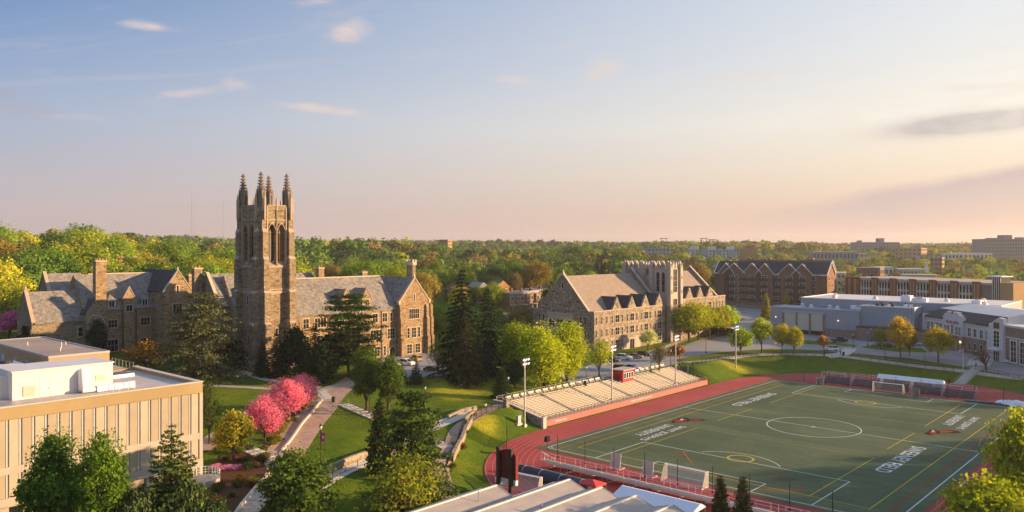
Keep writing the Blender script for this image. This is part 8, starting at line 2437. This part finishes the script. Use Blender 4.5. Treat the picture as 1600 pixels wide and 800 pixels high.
def scatter(y0, y1, gap0, gap1, lim=None):
    pts = []; cell = {}
    tries = 0
    while tries < 60000:
        tries += 1
        y = math.sqrt(random.uniform(y0 * y0, y1 * y1)); x = random.uniform(-.74, .74) * y
        g = gap0 + (gap1 - gap0) * (y - y0) / (y1 - y0)
        if not in_view(x, y) or not free(x, y): continue
        k = (int(x // g), int(y // g))
        if any(math.hypot(x - q[0], y - q[1]) < g for i in (-1, 0, 1) for j in (-1, 0, 1) for q in cell.get((k[0] + i, k[1] + j), ())): continue
        cell.setdefault(k, []).append((x, y)); pts.append((x, y))
        if lim and len(pts) >= lim: break
    return pts
near = scatter(255, 640, 11.5, 12.5)
near.sort(key=lambda p: p[1])
N_IND = 300
single, rest = near[:N_IND], near[N_IND:]
def zone(x, y):
    p = 800 + FOC * x / y
    if p < 140: return 'behind the low gable end of the left hall', 0
    if p < 250: return 'behind the big chimney of the left hall', 1
    if p < 365: return 'between left hall and bell tower', 2
    if p < 560: return 'over the slate roof right of the bell tower', 3
    if p < 690: return 'beyond the gable with the turret', 4
    if p < 800: return 'between the dark spruces and the row houses', 5
    if p < 960: return 'above the row houses', 6
    if p < 1130: return 'behind the battlemented twin towers', 7
    if p < 1320: return 'behind the dark brick block', 8
    return 'in the streets behind the parking garage', 9
WP = {}
for i in range(6): WP['wood%d' % i] = PROTO['wood%d' % i]
for (x, y) in single:
    c = pick_col(x, y)
    kind = 'wood%d' % random.randrange(6)
    ever = random.random() < .07
    left = x < -.28 * y
    if left and (int(x * 7.3) % 3 == 0): continue
    hgt = random.uniform(17, 27) if left else random.uniform(9.5, 18.5)
    if x > .3 * y: hgt = random.uniform(7, 12)
    if y < 300 and not left: hgt *= .75
    zn = zone(x, y)[0]
    if ever:
        tree_at('woodfir', x, y, hgt, (.022, .045, .018), 'dark evergreen standing ' + zn, 'evergreens ' + zn, name='evergreen_tree', wide=1.1)
    else:
        lb = word(c) + ' tree standing ' + zn
        tree_at(kind, x, y, hgt, tuple(q * (1.5 if left else 1.3) for q in c), lb, word(c) + ' trees ' + zn, wide=random.uniform(.95, 1.3))
# the far wood: one mesh, clumps of leaf-sized faces with a tint per tree
def far_wood(pts, leaves, size, hr, name, label, seed):
    rg = np.random.default_rng(seed)
    n = len(pts)
    P0 = np.array(pts); Z0 = np.concatenate([hh(a[:, 0], a[:, 1]) for a in np.array_split(P0, max(1, n // 400))])
    T = np.array([pick_col(x, y) for x, y in pts])
    dark = rg.random(n) < .08; T[dark] = (.022, .045, .02); T = T * 1.75 * rg.uniform(.6, 1.4, (n, 1))
    Hh = rg.uniform(*hr, n) * np.where((P0[:, 0] > .16 * P0[:, 1]) & (P0[:, 1] < 1000), .68, 1.0); Rr = Hh * rg.uniform(.34, .50, n)
    K = 7
    Ps, Ns, Ss, Vs, Ts = [], [], [], [], []
    per = max(1, leaves // K)
    for k in range(K):
        d = rg.normal(size=(n, 3)); d[:, 2] = np.abs(d[:, 2]) * .9 - .25; d /= np.linalg.norm(d, axis=1)[:, None]
        C = np.column_stack([P0[:, 0] + d[:, 0] * Rr * .55, P0[:, 1] + d[:, 1] * Rr * .55, Z0 + Hh * (.56 + .26 * d[:, 2])])
        br = Rr * rg.uniform(.42, .68, n); bv = .45 + .2 * rg.normal(size=n)
        for q in range(per):
            e = rg.normal(size=(n, 3)); e[:, 2] = np.abs(e[:, 2]) * 1.1 - .35; e /= np.linalg.norm(e, axis=1)[:, None]
            Ps.append(C + e * (br * (.72 + .35 * rg.random(n)))[:, None] * np.array([1, 1, .85])); Ns.append(e + rg.normal(size=(n, 3)) * .32)
            Ss.append(size * br * (1 + .3 * rg.normal(size=n)).clip(.5, 1.7)); Vs.append(bv + .10 * rg.normal(size=n)); Ts.append(T)
    me = leaf_mesh(name, np.concatenate(Ps), np.concatenate(Ns), np.concatenate(Ss), np.concatenate(Vs), M['wood_leaf'], tint=np.concatenate(Ts), seed=seed)
    o = bpy.data.objects.new(name, me); COL.objects.link(o)
    return put(o, label, 'wood', None, 'stuff')
def band(y0, y1, g0, g1):
    return scatter(y0, y1, g0, g1)
far_wood(rest + band(640, 1000, 13, 15), 168, .46, (13, 20), 'distant_wood', 'spring wood covering the hills behind the campus', 31)
far_wood(band(1000, 3200, 14, 30), 49, .80, (13, 20), 'distant_wood', 'hazy wood along the far horizon', 32)

# ------------------------------------------------------------------ air
mb = MB(); mb.box(-5300, 5300, -600, 6900, -12, 140)
hz = mb.build('haze', bpy.data.materials.new('haze'))
hm = hz.data.materials[0]; hm.use_nodes = True
T = NT(hm.node_tree)
v = T.n('ShaderNodeVolumePrincipled', {'Color': (0.93, 0.88, 0.86), 'Density': HAZE, 'Anisotropy': 0.35})
T.n('ShaderNodeOutputMaterial', {'Volume': v})
put(hz, 'thin evening haze over the far wood', 'haze', None, 'stuff')
